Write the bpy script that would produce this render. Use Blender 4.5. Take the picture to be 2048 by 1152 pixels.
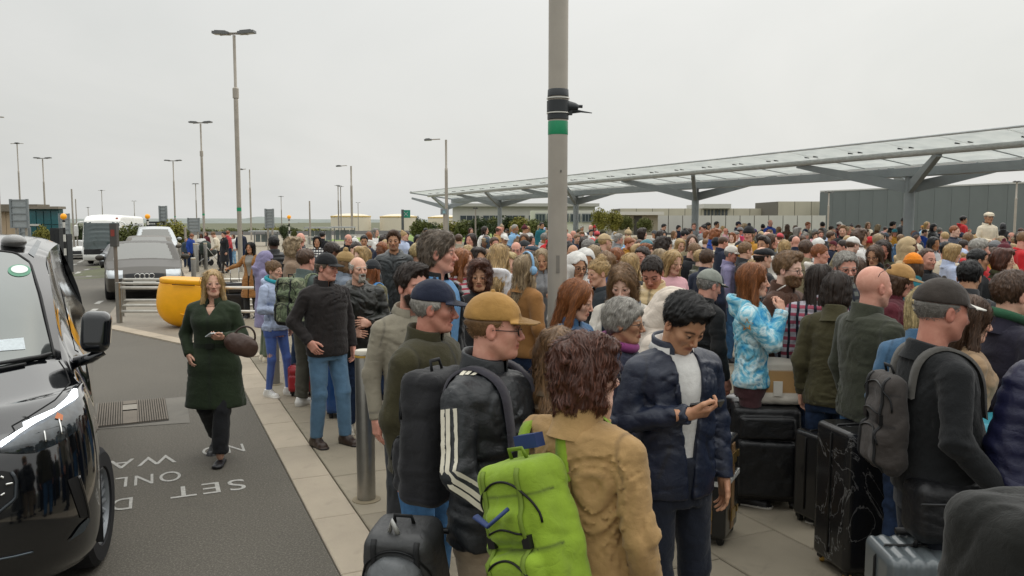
import bpy, math, random
import numpy as np
from mathutils import Matrix, Vector
from mathutils.bvhtree import BVHTree
R = math.radians
rng = np.random.default_rng(7)
random.seed(7)
SC = bpy.context.scene
for _o in list(bpy.data.objects):
 bpy.data.objects.remove(_o)
# ------------------------------------------------------------------ camera
F = 1593.0                       # focal length in pixels of the 2048 px wide photograph
CAMZ = 2.02
PITCH = math.atan(136.0 / F)
cam_d = bpy.data.cameras.new("camera")
cam_d.sensor_width = 36.0
cam_d.lens = 36.0 * F / 2048.0
cam_d.clip_start = 0.05
cam_d.clip_end = 6000
cam = bpy.data.objects.new("camera", cam_d)
SC.collection.objects.link(cam)
cam.location = (0, 0, CAMZ)
cam.rotation_euler = (math.pi / 2 - PITCH, 0, 0)
SC.camera = cam
# ------------------------------------------------------------------ overcast sky
SUN_EL, SUN_AZ = 48.0, 35.0      # azimuth clockwise from +Y (to the right of the view)
W = bpy.data.worlds.new("World"); SC.world = W; W.use_nodes = True
nt = W.node_tree; nt.nodes.clear()
N = nt.nodes.new; L = nt.links.new
out = N("ShaderNodeOutputWorld"); bg = N("ShaderNodeBackground")
sky = N("ShaderNodeTexSky"); sky.sky_type = 'NISHITA'; sky.sun_disc = False
sky.sun_elevation = R(SUN_EL); sky.sun_rotation = R(SUN_AZ)
sky.air_density = 2.0; sky.dust_density = 4.0; sky.ozone_density = 1.0
tc = N("ShaderNodeTexCoord")
sep = N("ShaderNodeSeparateXYZ"); L(tc.outputs["Generated"], sep.inputs[0])
mz = N("ShaderNodeMath"); mz.operation = 'MAXIMUM'; L(sep.outputs[2], mz.inputs[0]); mz.inputs[1].default_value = 0.0
mz2 = N("ShaderNodeMath"); mz2.operation = 'ADD'; L(mz.outputs[0], mz2.inputs[0]); mz2.inputs[1].default_value = 0.30
dv = N("ShaderNodeVectorMath"); dv.operation = 'DIVIDE'
cz = N("ShaderNodeCombineXYZ")
for i in range(3): L(mz2.outputs[0], cz.inputs[i])
L(tc.outputs["Generated"], dv.inputs[0]); L(cz.outputs[0], dv.inputs[1])
n1 = N("ShaderNodeTexNoise"); n1.inputs["Scale"].default_value = 0.75; n1.inputs["Detail"].default_value = 6
n1.inputs["Roughness"].default_value = 0.55; n1.inputs["Distortion"].default_value = 0.6
L(dv.outputs[0], n1.inputs["Vector"])
cr = N("ShaderNodeValToRGB")
cr.color_ramp.elements[0].position = 0.33; cr.color_ramp.elements[0].color = (0.70, 0.712, 0.695, 1)
cr.color_ramp.elements[1].position = 0.70; cr.color_ramp.elements[1].color = (0.80, 0.80, 0.78, 1)
L(n1.outputs["Fac"], cr.inputs[0])
sd = N("ShaderNodeCombineXYZ")
sv = Vector((math.sin(R(SUN_AZ)) * math.cos(R(SUN_EL)), math.cos(R(SUN_AZ)) * math.cos(R(SUN_EL)), math.sin(R(SUN_EL))))
for i in range(3): sd.inputs[i].default_value = sv[i]
dot = N("ShaderNodeVectorMath"); dot.operation = 'DOT_PRODUCT'; L(tc.outputs["Generated"], dot.inputs[0]); L(sd.outputs[0], dot.inputs[1])
mr = N("ShaderNodeMapRange"); mr.inputs[1].default_value = 0.3; mr.inputs[2].default_value = 1.0
mr.inputs[3].default_value = 0.94; mr.inputs[4].default_value = 1.15; L(dot.outputs["Value"], mr.inputs[0])
zr = N("ShaderNodeMapRange"); zr.interpolation_type = 'SMOOTHSTEP'; zr.inputs[1].default_value = 0.20; zr.inputs[2].default_value = 1.0; zr.inputs[3].default_value = 1.0; zr.inputs[4].default_value = 2.25
L(sep.outputs[2], zr.inputs[0]); mzz = N("ShaderNodeMath"); mzz.operation = 'MULTIPLY'; L(mr.outputs[0], mzz.inputs[0]); L(zr.outputs[0], mzz.inputs[1])
mul = N("ShaderNodeVectorMath"); mul.operation = 'SCALE'; L(cr.outputs[0], mul.inputs[0]); L(mzz.outputs[0], mul.inputs["Scale"])
sk = N("ShaderNodeVectorMath"); sk.operation = 'SCALE'; L(sky.outputs[0], sk.inputs[0]); sk.inputs["Scale"].default_value = 0.10
mx = N("ShaderNodeMix"); mx.data_type = 'RGBA'; mx.inputs[0].default_value = 0.94
L(sk.outputs[0], mx.inputs[6]); L(mul.outputs[0], mx.inputs[7])
L(mx.outputs[2], bg.inputs[0]); bg.inputs[1].default_value = 1.0
L(bg.outputs[0], out.inputs[0])
sun_d = bpy.data.lights.new("sun", 'SUN'); sun_d.energy = 0.75; sun_d.angle = R(110); sun_d.color = (1.0, 0.96, 0.90)
sun = bpy.data.objects.new("sun", sun_d); SC.collection.objects.link(sun)
sun.rotation_euler = (-sv).to_track_quat('-Z', 'Y').to_euler()
SC.view_settings.view_transform = 'Standard'; SC.view_settings.look = 'None'
SC.view_settings.gamma = 1.0; SC.view_settings.exposure = 0.0; SC.view_settings.use_curve_mapping = False
SC.cycles.max_bounces = 6; SC.cycles.diffuse_bounces = 3; SC.cycles.glossy_bounces = 3
SC.cycles.transmission_bounces = 4; SC.cycles.transparent_max_bounces = 8
SC.cycles.caustics_reflective = False; SC.cycles.caustics_refractive = False
SC.cycles.use_denoising = True
# ------------------------------------------------------------------ picture <-> place
cp, sp_ = math.cos(PITCH), math.sin(PITCH)
def ray(px, py):
 a, b = (px - 1024.0) / F, (576.0 - py) / F
 return (a, cp + b * sp_, -sp_ + b * cp)
def G(px, py, z=0.0):
 a, y, c = ray(px, py); t = (z - CAMZ) / c
 return (a * t, y * t, z)
def AT(px, py, D):
 """the point at depth D (metres along +Y)"""
 a, y, c = ray(px, py); t = D / y
 return (a * t, D, CAMZ + c * t)
ROAD_ANG = -24.05                # road direction, degrees from +Y
RD = np.array([math.sin(R(ROAD_ANG)), math.cos(R(ROAD_ANG))])   # along the road, away
RN = np.array([RD[1], -RD[0]])                                  # across, to the right
def RW(s, p, z=0.0):
 """road frame: s metres along, p metres to the right of the camera's own line"""
 v = RD * s + RN * p
 return (float(v[0]), float(v[1]), z)
# ------------------------------------------------------------------ objects
COL = SC.collection
def tag(o, label=None, cat=None, group=None, kind=None):
 if label: o["label"] = label
 if cat: o["category"] = cat
 if group: o["group"] = group
 if kind: o["kind"] = kind
 return o
def mkobj(name, mesh, parent=None, loc=None, rot=None, scale=None, mats=None):
 o = bpy.data.objects.new(name, mesh); COL.objects.link(o)
 if parent is not None: o.parent = parent
 if loc is not None: o.location = loc
 if rot is not None: o.rotation_euler = rot
 if scale is not None: o.scale = (scale,) * 3 if not hasattr(scale, "__len__") else scale
 if mats:
  for i, m in enumerate(mats):
   if i >= len(o.material_slots): break
   o.material_slots[i].link = 'OBJECT'; o.material_slots[i].material = m
 return o
def empty(name, loc=(0, 0, 0), rz=0.0):
 o = bpy.data.objects.new(name, None); COL.objects.link(o); o.location = loc; o.rotation_euler = (0, 0, rz)
 o.empty_display_size = 0.1
 return o
def copy_tree(o, parent=None):
 c = o.copy(); COL.objects.link(c)
 if parent is not None: c.parent = parent
 for ch in o.children: copy_tree(ch, c)
 return c
class MB:
 """mesh builder: collects pieces, links them as one mesh"""
 def __init__(s): s.v = []; s.f = []; s.m = []; s.n = 0; s.attr = []
 def add(s, v, f, m=0, a=None):
  v = np.asarray(v, float).reshape(-1, 3); k = s.n
  s.v.append(v); s.f += [[i + k for i in q] for q in f]; s.m += [m] * len(f); s.n += len(v)
  if a is None: a = np.zeros((len(v), 4))
  s.attr.append(a)
  return s
 def box(s, lo, hi, m=0, rz=0.0, c=None):
  x0, y0, z0 = lo; x1, y1, z1 = hi
  v = np.array([(x0,y0,z0),(x1,y0,z0),(x1,y1,z0),(x0,y1,z0),(x0,y0,z1),(x1,y0,z1),(x1,y1,z1),(x0,y1,z1)], float)
  if rz:
   cc = v.mean(0) if c is None else np.array(c)
   q = v[:, :2] - cc[:2]; v[:, 0] = cc[0] + q[:, 0]*math.cos(rz) - q[:, 1]*math.sin(rz); v[:, 1] = cc[1] + q[:, 0]*math.sin(rz) + q[:, 1]*math.cos(rz)
  return s.add(v, [(0,3,2,1),(4,5,6,7),(0,1,5,4),(1,2,6,5),(2,3,7,6),(3,0,4,7)], m)
 def tube(s, pts, r, seg=8, m=0, cap=True, flat=1.0, up=None, closed=False):
  pts = np.asarray(pts, float); n = len(pts)
  r = np.broadcast_to(np.asarray(r, float), (n,))
  if closed: t = np.roll(pts, -1, 0) - np.roll(pts, 1, 0)
  else: t = np.gradient(pts, axis=0)
  t /= np.linalg.norm(t, axis=1)[:, None] + 1e-12
  u = np.array(up if up is not None else (0, 0, 1.0), float)
  if up is None and abs(t[0] @ u) > .9: u = np.array([1.0, 0, 0])
  rings = []
  for i in range(n):
   a = u - t[i] * (t[i] @ u); a /= np.linalg.norm(a) + 1e-12
   b = np.cross(t[i], a)
   if up is None: u = a
   th = np.arange(seg) * 2 * math.pi / seg
   rings.append(pts[i] + r[i] * (np.cos(th)[:, None] * a * flat + np.sin(th)[:, None] * b))
  v = np.concatenate(rings); f = []
  for i in range(n if closed else n - 1):
   for j in range(seg):
    k = (j + 1) % seg; i2 = (i + 1) % n
    f.append((i*seg+j, i*seg+k, i2*seg+k, i2*seg+j))
  if cap and not closed:
   f.append(tuple(range(seg - 1, -1, -1))); f.append(tuple((n-1)*seg + j for j in range(seg)))
  return s.add(v, f, m)
 def lathe(s, prof, seg=24, c=(0, 0, 0), m=0, axis='z'):
  prof = np.asarray(prof, float); n = len(prof); th = np.arange(seg) * 2 * math.pi / seg
  v = []
  for r_, z in prof:
   ring = np.stack([r_*np.cos(th), r_*np.sin(th), np.full(seg, z)], 1)
   if axis == 'x': ring = ring[:, [2, 0, 1]]
   if axis == 'y': ring = ring[:, [1, 2, 0]]
   v.append(ring)
  v = np.concatenate(v) + np.array(c); f = []
  for i in range(n-1):
   for j in range(seg):
    k = (j+1) % seg
    f.append((i*seg+j, i*seg+k, (i+1)*seg+k, (i+1)*seg+j))
  f.append(tuple(range(seg-1, -1, -1))); f.append(tuple((n-1)*seg+j for j in range(seg)))
  return s.add(v, f, m)
 def xform(s, M):
  M = np.array(M)
  s.v = [v @ M[:3, :3].T + M[:3, 3] for v in s.v]; return s
 def mesh(s, name, mats=(), smooth=True, attr=False, fix=False):
  me = bpy.data.meshes.new(name)
  v = np.concatenate(s.v) if s.v else np.zeros((0, 3))
  fast_fill(me, v, s.f)
  for m in mats: me.materials.append(m)
  if len(mats) > 1: me.polygons.foreach_set("material_index", s.m)
  me.polygons.foreach_set("use_smooth", [smooth] * len(me.polygons))
  if attr:
   a = me.attributes.new("fa", 'FLOAT_COLOR', 'POINT'); a.data.foreach_set("color", np.concatenate(s.attr).astype(np.float32).ravel())
  me.update()
  return me
 def build(s, name, mats, parent=None, smooth=True, sharp=None, **k):
  if not isinstance(mats, (list, tuple)): mats = [mats]
  me = s.mesh(name, mats, smooth, **k)
  if sharp: me.set_sharp_from_angle(angle=R(sharp))
  return mkobj(name, me, parent)
def fast_fill(me, v, faces):
 nf = len(faces)
 if nf == 0:
  me.from_pydata([tuple(p) for p in v], [], []); return
 if isinstance(faces, np.ndarray):
  k = faces.shape[1]; tot = np.full(nf, k); flat = faces.ravel()
 else:
  tot = np.fromiter((len(q) for q in faces), int, nf)
  flat = np.fromiter((i for q in faces for i in q), int, int(tot.sum()))
 me.vertices.add(len(v)); me.vertices.foreach_set("co", np.asarray(v, np.float32).ravel())
 me.loops.add(len(flat)); me.loops.foreach_set("vertex_index", flat.astype(np.int32))
 me.polygons.add(nf)
 st = np.concatenate([[0], np.cumsum(tot)[:-1]]).astype(np.int32)
 me.polygons.foreach_set("loop_start", st)
 me.update(calc_edges=True); me.validate(verbose=False)
# ------------------------------------------------------------------ materials
def lin(c):
 if isinstance(c, str):
  c = c.lstrip('#'); c = [int(c[i:i+2], 16) / 255 for i in (0, 2, 4)]
  return tuple((x/12.92 if x <= 0.04045 else ((x+0.055)/1.055)**2.4) for x in c) + (1,)
 return tuple(c)[:3] + (1,)
_M = {}
def newmat(name):
 m = bpy.data.materials.new(name); m.use_nodes = True
 n = m.node_tree.nodes; b = n["Principled BSDF"]
 return m, m.node_tree, b
def nn(nt, t, **k):
 o = nt.nodes.new(t)
 for a, v in k.items():
  if a.startswith('i_'):
   o.inputs[a[2:].replace('_', ' ')].default_value = v
  else: setattr(o, a, v)
 return o
def mixc(nt, fac, a, b, mode='MIX'):
 m = nt.nodes.new("ShaderNodeMix"); m.data_type = 'RGBA'; m.blend_type = mode
 for i, x in ((0, fac), (6, a), (7, b)):
  if hasattr(x, 'is_linked') or isinstance(x, bpy.types.NodeSocket): nt.links.new(x, m.inputs[i])
  else: m.inputs[i].default_value = x
 return m.outputs[2]
def ramp(nt, src, stops):
 r = nt.nodes.new("ShaderNodeValToRGB"); e = r.color_ramp.elements
 while len(e) < len(stops): e.new(0.5)
 for i, (p, c) in enumerate(stops):
  e[i].position = p; e[i].color = c if len(c) == 4 else (*c, 1)
 nt.links.new(src, r.inputs[0]); return r.outputs[0]
def noise(nt, scale, detail=4, rough=.55, vec=None, dist=0.0):
 n = nt.nodes.new("ShaderNodeTexNoise"); n.inputs["Scale"].default_value = scale; n.inputs["Detail"].default_value = detail
 n.inputs["Roughness"].default_value = rough; n.inputs["Distortion"].default_value = dist
 if vec is not None: nt.links.new(vec, n.inputs["Vector"])
 return n.outputs["Fac"]
def coords(nt, kind="Object", scale=None, rot=None):
 t = nt.nodes.new("ShaderNodeTexCoord")
 if scale is None and rot is None: return t.outputs[kind]
 m = nt.nodes.new("ShaderNodeMapping"); nt.links.new(t.outputs[kind], m.inputs[0])
 if scale is not None: m.inputs["Scale"].default_value = scale
 if rot is not None: m.inputs["Rotation"].default_value = rot
 return m.outputs[0]
def bump(nt, b, h, strength=.3, dist=.01):
 n = nt.nodes.new("ShaderNodeBump"); n.inputs["Strength"].default_value = strength; n.inputs["Distance"].default_value = dist
 nt.links.new(h, n.inputs["Height"])
 nt.links.new(n.outputs[0], b.inputs["Normal"]); return n
def simple(name, col, rough=.6, metal=0.0, var=.12, nscale=6.0, bumps=0.0, coat=0.0, bscale=60, emit=None, spec=.5):
 key = (name, str(col), rough, metal)
 if key in _M: return _M[key]
 m, t, b = newmat(name)
 c = lin(col)
 v = coords(t)
 n_ = noise(t, nscale, 5, .6, v)
 d = tuple(x * (1 - var) for x in c[:3]) + (1,); l = tuple(min(1, x * (1 + var)) for x in c[:3]) + (1,)
 t.links.new(ramp(t, n_, [(.3, d), (.7, l)]), b.inputs["Base Color"])
 b.inputs["Roughness"].default_value = rough; b.inputs["Metallic"].default_value = metal
 b.inputs["Specular IOR Level"].default_value = spec
 if coat: b.inputs["Coat Weight"].default_value = coat; b.inputs["Coat Roughness"].default_value = .03
 if bumps: bump(t, b, noise(t, bscale, 4, .6, v), bumps, .005)
 if emit: b.inputs["Emission Color"].default_value = lin(emit[0]); b.inputs["Emission Strength"].default_value = emit[1]
 _M[key] = m; return m
# ------------------------------------------------------------------ signed distance helpers (numpy)
_lat = np.random.default_rng(3).random((32, 32, 32)).astype(np.float32) * 2 - 1
def vn(P, seed=0.0):
 """value noise in [-1, 1]"""
 Q = P + np.float32(seed * 7.31 + 100.0)
 i = np.floor(Q).astype(np.int32); f = (Q - i).astype(np.float32); f = f * f * (3 - 2 * f)
 x0, y0, z0 = i[:, 0] & 31, i[:, 1] & 31, i[:, 2] & 31
 x1, y1, z1 = (x0 + 1) & 31, (y0 + 1) & 31, (z0 + 1) & 31
 fx, fy, fz = f[:, 0], f[:, 1], f[:, 2]
 a = _lat[x0, y0, z0] * (1-fx) + _lat[x1, y0, z0] * fx
 b = _lat[x0, y1, z0] * (1-fx) + _lat[x1, y1, z0] * fx
 c = _lat[x0, y0, z1] * (1-fx) + _lat[x1, y0, z1] * fx
 d = _lat[x0, y1, z1] * (1-fx) + _lat[x1, y1, z1] * fx
 return (a*(1-fy) + b*fy) * (1-fz) + (c*(1-fy) + d*fy) * fz
def fbm(P, seed=0, octaves=3):
 s = 0; a = 1.0
 for k in range(octaves):
  s = s + a * vn(P * (2.0 ** k), seed + k * 3.1); a *= .5
 return s
A = lambda *x: np.array(x, np.float32)
def nrm(v): return np.sqrt((v * v).sum(-1))
def cone(P, a, b, ra, rb, sc=None):
 a, b = A(*a), A(*b)
 if sc is not None: P = P * A(*sc); a = a * A(*sc); b = b * A(*sc)
 ba = b - a; h = np.clip(((P - a) @ ba) / (ba @ ba), 0, 1)
 return nrm(P - a - h[:, None] * ba) - (ra + (rb - ra) * h)
def ell(P, c, r):
 r = A(*r); q = (P - A(*c)) / r
 k0 = nrm(q); k1 = nrm(q / r) + 1e-9
 return k0 * (k0 - 1) / k1
def sph(P, c, r): return nrm(P - A(*c)) - r
def rbox(P, c, h, r):
 q = np.abs(P - A(*c)) - (A(*h) - r)
 return nrm(np.maximum(q, 0)) + np.minimum(q.max(-1), 0) - r
def smin(a, b, k):
 h = np.clip(.5 + .5 * (b - a) / k, 0, 1)
 return b + (a - b) * h - k * h * (1 - h)
def smax(a, b, k): return -smin(-a, -b, k)
def ss(e0, e1, x):
 t = np.clip((x - e0) / (e1 - e0), 0, 1); return t * t * (3 - 2 * t)
_EC = np.array([(0,0,0),(1,0,0),(0,1,0),(1,1,0),(0,0,1),(1,0,1),(0,1,1),(1,1,1)])
_EE = [(0,1),(2,3),(4,5),(6,7),(0,2),(1,3),(4,6),(5,7),(0,4),(1,5),(2,6),(3,7)]
def snet(f, lo, hi, h, B=6, margin=1.6):
 """surface nets over the zero set of f; blocks far from the surface are skipped"""
 lo = np.array(lo, float); hi = np.array(hi, float)
 nb = np.maximum(np.ceil((hi - lo) / (h * B)).astype(int), 1); n = nb * B
 gx = [lo[i] + h * np.arange(n[i]) for i in range(3)]
 cx = [lo[i] + h * (np.arange(nb[i]) * B + (B - 1) / 2) for i in range(3)]
 C = np.stack(np.meshgrid(*cx, indexing='ij'), -1).reshape(-1, 3).astype(np.float32)
 Dc = f(C).reshape(nb)
 act = np.abs(Dc) < h * B * .87 * margin + .004
 D = np.repeat(np.repeat(np.repeat(np.where(Dc > 0, 1.0, -1.0).astype(np.float32), B, 0), B, 1), B, 2)
 am = np.repeat(np.repeat(np.repeat(act, B, 0), B, 1), B, 2)
 I = np.argwhere(am)
 P = np.stack([gx[k][I[:, k]] for k in range(3)], 1).astype(np.float32)
 D[am] = f(P)
 s = D < 0
 c = [s[dx:n[0]-1+dx, dy:n[1]-1+dy, dz:n[2]-1+dz] for dx, dy, dz in _EC]
 cnt = sum(x.astype(np.int8) for x in c)
 mix = (cnt > 0) & (cnt < 8)
 idx = np.full(mix.shape, -1, np.int64); J = np.argwhere(mix); idx[mix] = np.arange(len(J))
 val = np.stack([D[J[:, 0]+dx, J[:, 1]+dy, J[:, 2]+dz] for dx, dy, dz in _EC], 1)
 acc = np.zeros((len(J), 3)); num = np.zeros(len(J))
 for a, b in _EE:
  va, vb = val[:, a], val[:, b]; cr_ = (va < 0) != (vb < 0)
  t = np.where(cr_, va / np.where(cr_, va - vb, 1), 0)
  p = _EC[a] + t[:, None] * (_EC[b] - _EC[a])
  acc += p * cr_[:, None]; num += cr_
 V = lo + h * (J + acc / np.maximum(num, 1)[:, None])
 faces = []
 for ax in range(3):
  u, w = [(1, 2), (2, 0), (0, 1)][ax]
  sl0 = [slice(1, n[k]-1) for k in range(3)]; sl0[ax] = slice(0, n[ax]-1)
  sl1 = list(sl0); sl1[ax] = slice(1, n[ax])
  A0, A1 = s[tuple(sl0)], s[tuple(sl1)]
  K = np.argwhere(A0 != A1); K0 = K.copy()
  for k in range(3): K0[:, k] += sl0[k].start
  flip = ~A0[tuple(K.T)]
  def cell(du, dw):
   q = K0.copy(); q[:, u] -= du; q[:, w] -= dw
   return idx[q[:, 0], q[:, 1], q[:, 2]]
  q = np.stack([cell(1, 1), cell(0, 1), cell(0, 0), cell(1, 0)], 1)
  q[flip] = q[flip][:, ::-1]
  faces.append(q)
 Fq = np.concatenate(faces); Fq = Fq[(Fq >= 0).all(1)]
 return V.astype(np.float32), Fq
def grad(f, P, e=.002):
 g = np.stack([f(P + A(e,0,0)) - f(P - A(e,0,0)), f(P + A(0,e,0)) - f(P - A(0,e,0)), f(P + A(0,0,e)) - f(P - A(0,0,e))], 1)
 return g / (nrm(g)[:, None] + 1e-9)
def sdf_mesh(name, parts, mats, attr=None):
 """parts: list of (V, F, matindex)"""
 me = bpy.data.meshes.new(name)
 V = np.concatenate([p[0] for p in parts]); off = 0; Fs = []; mi = []
 for v, f_, m in parts:
  Fs.append(f_ + off); off += len(v); mi.append(np.full(len(f_), m))
 fast_fill(me, V, np.concatenate(Fs))
 for m in mats: me.materials.append(m)
 if len(mats) > 1: me.polygons.foreach_set("material_index", np.concatenate(mi).astype(np.int32))
 me.polygons.foreach_set("use_smooth", np.ones(len(me.polygons), bool))
 if attr is not None:
  a = me.attributes.new("fa", 'FLOAT_COLOR', 'POINT'); a.data.foreach_set("color", np.asarray(attr, np.float32).ravel())
 me.update(); return me
# ================================================================== PEOPLE
SKIN = {'pale': '#e6bfab', 'fair': '#dbae96', 'pink': '#d79f8b', 'ruddy': '#c98d79', 'tan': '#bd9071', 'olive': '#a1734f', 'brown': '#74503a', 'dark': '#4a3024'}
HAIRC = {'blonde': '#bf9f6c', 'ash': '#a68f6e', 'strawberry': '#9c5f32', 'ginger': '#9a5c34', 'light': '#8a6a49', 'brown': '#5c4331', 'auburn': '#5e3626',
   'dark': '#33251c', 'black': '#0e0c0c', 'grey': '#8e8a84', 'white': '#d2cdc2', 'silver': '#a9a49b', 'salt': '#77695a', 'platinum': '#d3bd8a'}
CC = {'black': '#1b1c20', 'charcoal': '#323437', 'navy': '#1d263c', 'blue': '#2f5d96', 'royal': '#23479c', 'sky': '#8fbbe0', 'denim': '#3f6890', 'ltdenim': '#7ba3c2', 'darkdenim': '#1c2d48',
   'teal': '#1f6a75', 'green': '#2f5138', 'olive': '#3f3e24', 'darkgreen': '#1c2619', 'khaki': '#8b8166', 'beige': '#c3ab84', 'tan': '#b48b55', 'camel': '#9c6f3f', 'brown': '#5a3d2c', 'cream': '#e2d6bf',
   'white': '#e6e4df', 'offwhite': '#d5d0c6', 'grey': '#7f8082', 'ltgrey': '#b1b3b4', 'darkgrey': '#4b4d50', 'red': '#c0242a', 'coral': '#d4555a', 'maroon': '#5c1f2a', 'burgundy': '#5f2130', 'pink': '#d9a7ae', 'hotpink': '#c93f63',
   'purple': '#4a3a6e', 'lilac': '#8d87a8', 'paleblue': '#b6c2dc', 'orange': '#f08a12', 'mustard': '#b9852a', 'yellow': '#d4d262', 'lime': '#86a82a', 'stone': '#a59d8b', 'turq': '#54aec4', 'cyan': '#3aa7b5', 'plum': '#4d2f3e', 'slate': '#3c4a56'}
def skin_mat(tone, hairc='brown'):
 k = ('skin', tone, hairc)
 if k in _M: return _M[k]
 m, t, b = newmat('skin_' + tone)
 c = lin(SKIN[tone]); h = lin(HAIRC.get(hairc, '#4a3020'))
 at = nn(t, "ShaderNodeAttribute", attribute_name="fa"); sp = nn(t, "ShaderNodeSeparateColor"); t.links.new(at.outputs["Color"], sp.inputs[0])
 v = coords(t)
 n_ = noise(t, 22, 6, .65, v)
 d = (c[0]*.90, c[1]*.80, c[2]*.78, 1); l = (min(1, c[0]*1.07), min(1, c[1]*1.10), min(1, c[2]*1.10), 1)
 base = ramp(t, n_, [(.32, d), (.66, l)])
 base = mixc(t, sp.outputs[0], base, (c[0]*.62, c[1]*.33, c[2]*.33, 1))          # lips, nose, ear redness
 base = mixc(t, sp.outputs[2], base, (.50, .45, .41, 1))                             # white of the eye
 base = mixc(t, sp.outputs[1], base, (h[0]*.8, h[1]*.8, h[2]*.8, 1))                 # brows, stubble, beard roots
 base = mixc(t, at.outputs["Alpha"], base, (.018, .014, .012, 1))                    # iris and lashes, plus shade painted into eye sockets, nostrils and mouth line
 t.links.new(base, b.inputs["Base Color"])
 b.inputs["Roughness"].default_value = .48; b.inputs["Specular IOR Level"].default_value = .4
 b.inputs["Subsurface Weight"].default_value = .0
 bump(t, b, noise(t, 120, 5, .7, v), .22, .003)
 _M[k] = m; return m
def hair_mat(hc):
 k = ('hair', hc)
 if k in _M: return _M[k]
 m, t, b = newmat('hair_' + hc); c = lin(HAIRC[hc])
 at = nn(t, "ShaderNodeAttribute", attribute_name="fa"); sp = nn(t, "ShaderNodeSeparateColor"); t.links.new(at.outputs["Color"], sp.inputs[0])
 n_ = noise(t, 40, 5, .7, coords(t, scale=(1, 1, .35)))
 ad = nn(t, "ShaderNodeMath", operation='ADD'); t.links.new(n_, ad.inputs[0]); t.links.new(sp.outputs[0], ad.inputs[1])
 d = tuple(x*.50 for x in c[:3]) + (1,); l = tuple(min(1, x*1.55 + .01) for x in c[:3]) + (1,)
 t.links.new(ramp(t, ad.outputs[0], [(.25, d), (.75, c), (1.25 / 1.3, l)]), b.inputs["Base Color"])
 b.inputs["Roughness"].default_value = .42; b.inputs["Specular IOR Level"].default_value = .45
 bump(t, b, noise(t, 120, 3, .7, coords(t, scale=(1, 1, .15))), .4, .004)
 _M[k] = m; return m
def hexc(c): return CC.get(c, c)
def cloth(a, b2=None, kind='plain', c3='white'):
 """woven or knitted cloth; attribute fa: R second colour, G dark detail, B light detail"""
 k = ('cloth', a, b2, kind, c3)
 if k in _M: return _M[k]
 m, t, b = newmat('cloth_%s_%s' % (kind, a if a[0] != '#' else 'mixed')); A_ = lin(hexc(a)); B_ = lin(hexc(b2)) if b2 else tuple(x*.55 for x in A_[:3]) + (1,)
 v = coords(t)
 at = nn(t, "ShaderNodeAttribute", attribute_name="fa"); sp = nn(t, "ShaderNodeSeparateColor"); t.links.new(at.outputs["Color"], sp.inputs[0])
 rough = {'plain': .85, 'nylon': .42, 'leather': .38, 'wool': .95, 'denim': .88, 'shiny': .25}.get(kind, .82)
 n1_ = noise(t, 5 if kind != 'denim' else 9, 6, .62, v, .3)
 lo_ = tuple(x*(.80 if kind != 'denim' else .62) for x in A_[:3]) + (1,); hi_ = tuple(min(1, x*(1.16 if kind != 'denim' else 1.5) + .003) for x in A_[:3]) + (1,)
 base = ramp(t, n1_, [(.33, lo_), (.68, hi_)])
 if kind == 'tiedye':
  f1 = noise(t, 7, 4, .6, v, 1.5)
  base = ramp(t, f1, [(.36, lin('#2f94c8')), (.46, lin('#7cc6dd')), (.56, lin('#d9eef0')), (.68, lin('#4fa9cf'))])
 elif kind == 'camo':
  vo = nn(t, "ShaderNodeTexVoronoi"); vo.inputs["Scale"].default_value = 11; t.links.new(v, vo.inputs["Vector"])
  base = ramp(t, noise(t, 9, 3, .5, v, 1.0), [(.40, lin('#57644a')), (.47, lin('#7e8a6b')), (.55, lin('#3a4032')), (.62, lin('#8f9577'))])
 elif kind == 'plaid':
  sx = nn(t, "ShaderNodeTexWave", wave_type='BANDS', bands_direction='Z'); sx.inputs["Scale"].default_value = 5.5; sx.inputs["Distortion"].default_value = 1.5; t.links.new(v, sx.inputs["Vector"])
  sy = nn(t, "ShaderNodeTexWave", wave_type='BANDS', bands_direction='Y'); sy.inputs["Scale"].default_value = 5.5; sy.inputs["Distortion"].default_value = 1.5; t.links.new(v, sy.inputs["Vector"])
  base = mixc(t, ramp(t, sx.outputs["Fac"], [(.55, (0, 0, 0, 1)), (.65, (1, 1, 1, 1))]), base, B_)
  base = mixc(t, ramp(t, sy.outputs["Fac"], [(.72, (0, 0, 0, 1)), (.8, (1, 1, 1, 1))]), base, lin('#1d2230'))
 elif kind == 'stripe':
  sx = nn(t, "ShaderNodeTexWave", wave_type='BANDS', bands_direction='Z'); sx.inputs["Scale"].default_value = 7.5; sx.inputs["Distortion"].default_value = .4; t.links.new(v, sx.inputs["Vector"])
  base = mixc(t, ramp(t, sx.outputs["Fac"], [(.60, (0, 0, 0, 1)), (.66, (1, 1, 1, 1))]), base, B_)
 base = mixc(t, sp.outputs[0], base, B_)
 base = mixc(t, sp.outputs[1], base, (.012, .012, .014, 1))
 base = mixc(t, sp.outputs[2], base, lin(hexc(c3)))
 t.links.new(base, b.inputs["Base Color"])
 b.inputs["Roughness"].default_value = rough; b.inputs["Specular IOR Level"].default_value = .35 if kind not in ('nylon', 'leather') else .5
 if kind in ('wool', 'plain', 'camo'): b.inputs["Sheen Weight"].default_value = .12
 vw = coords(t, scale=(1, 1, 1.7)); rid = noise(t, 6.0, 2, .5, vw, .35)
 r1_ = nn(t, "ShaderNodeMath", operation='SUBTRACT'); t.links.new(rid, r1_.inputs[0]); r1_.inputs[1].default_value = .5
 r2_ = nn(t, "ShaderNodeMath", operation='ABSOLUTE'); t.links.new(r1_.outputs[0], r2_.inputs[0])
 r3_ = nn(t, "ShaderNodeMath", operation='POWER'); t.links.new(r2_.outputs[0], r3_.inputs[0]); r3_.inputs[1].default_value = .8
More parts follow.
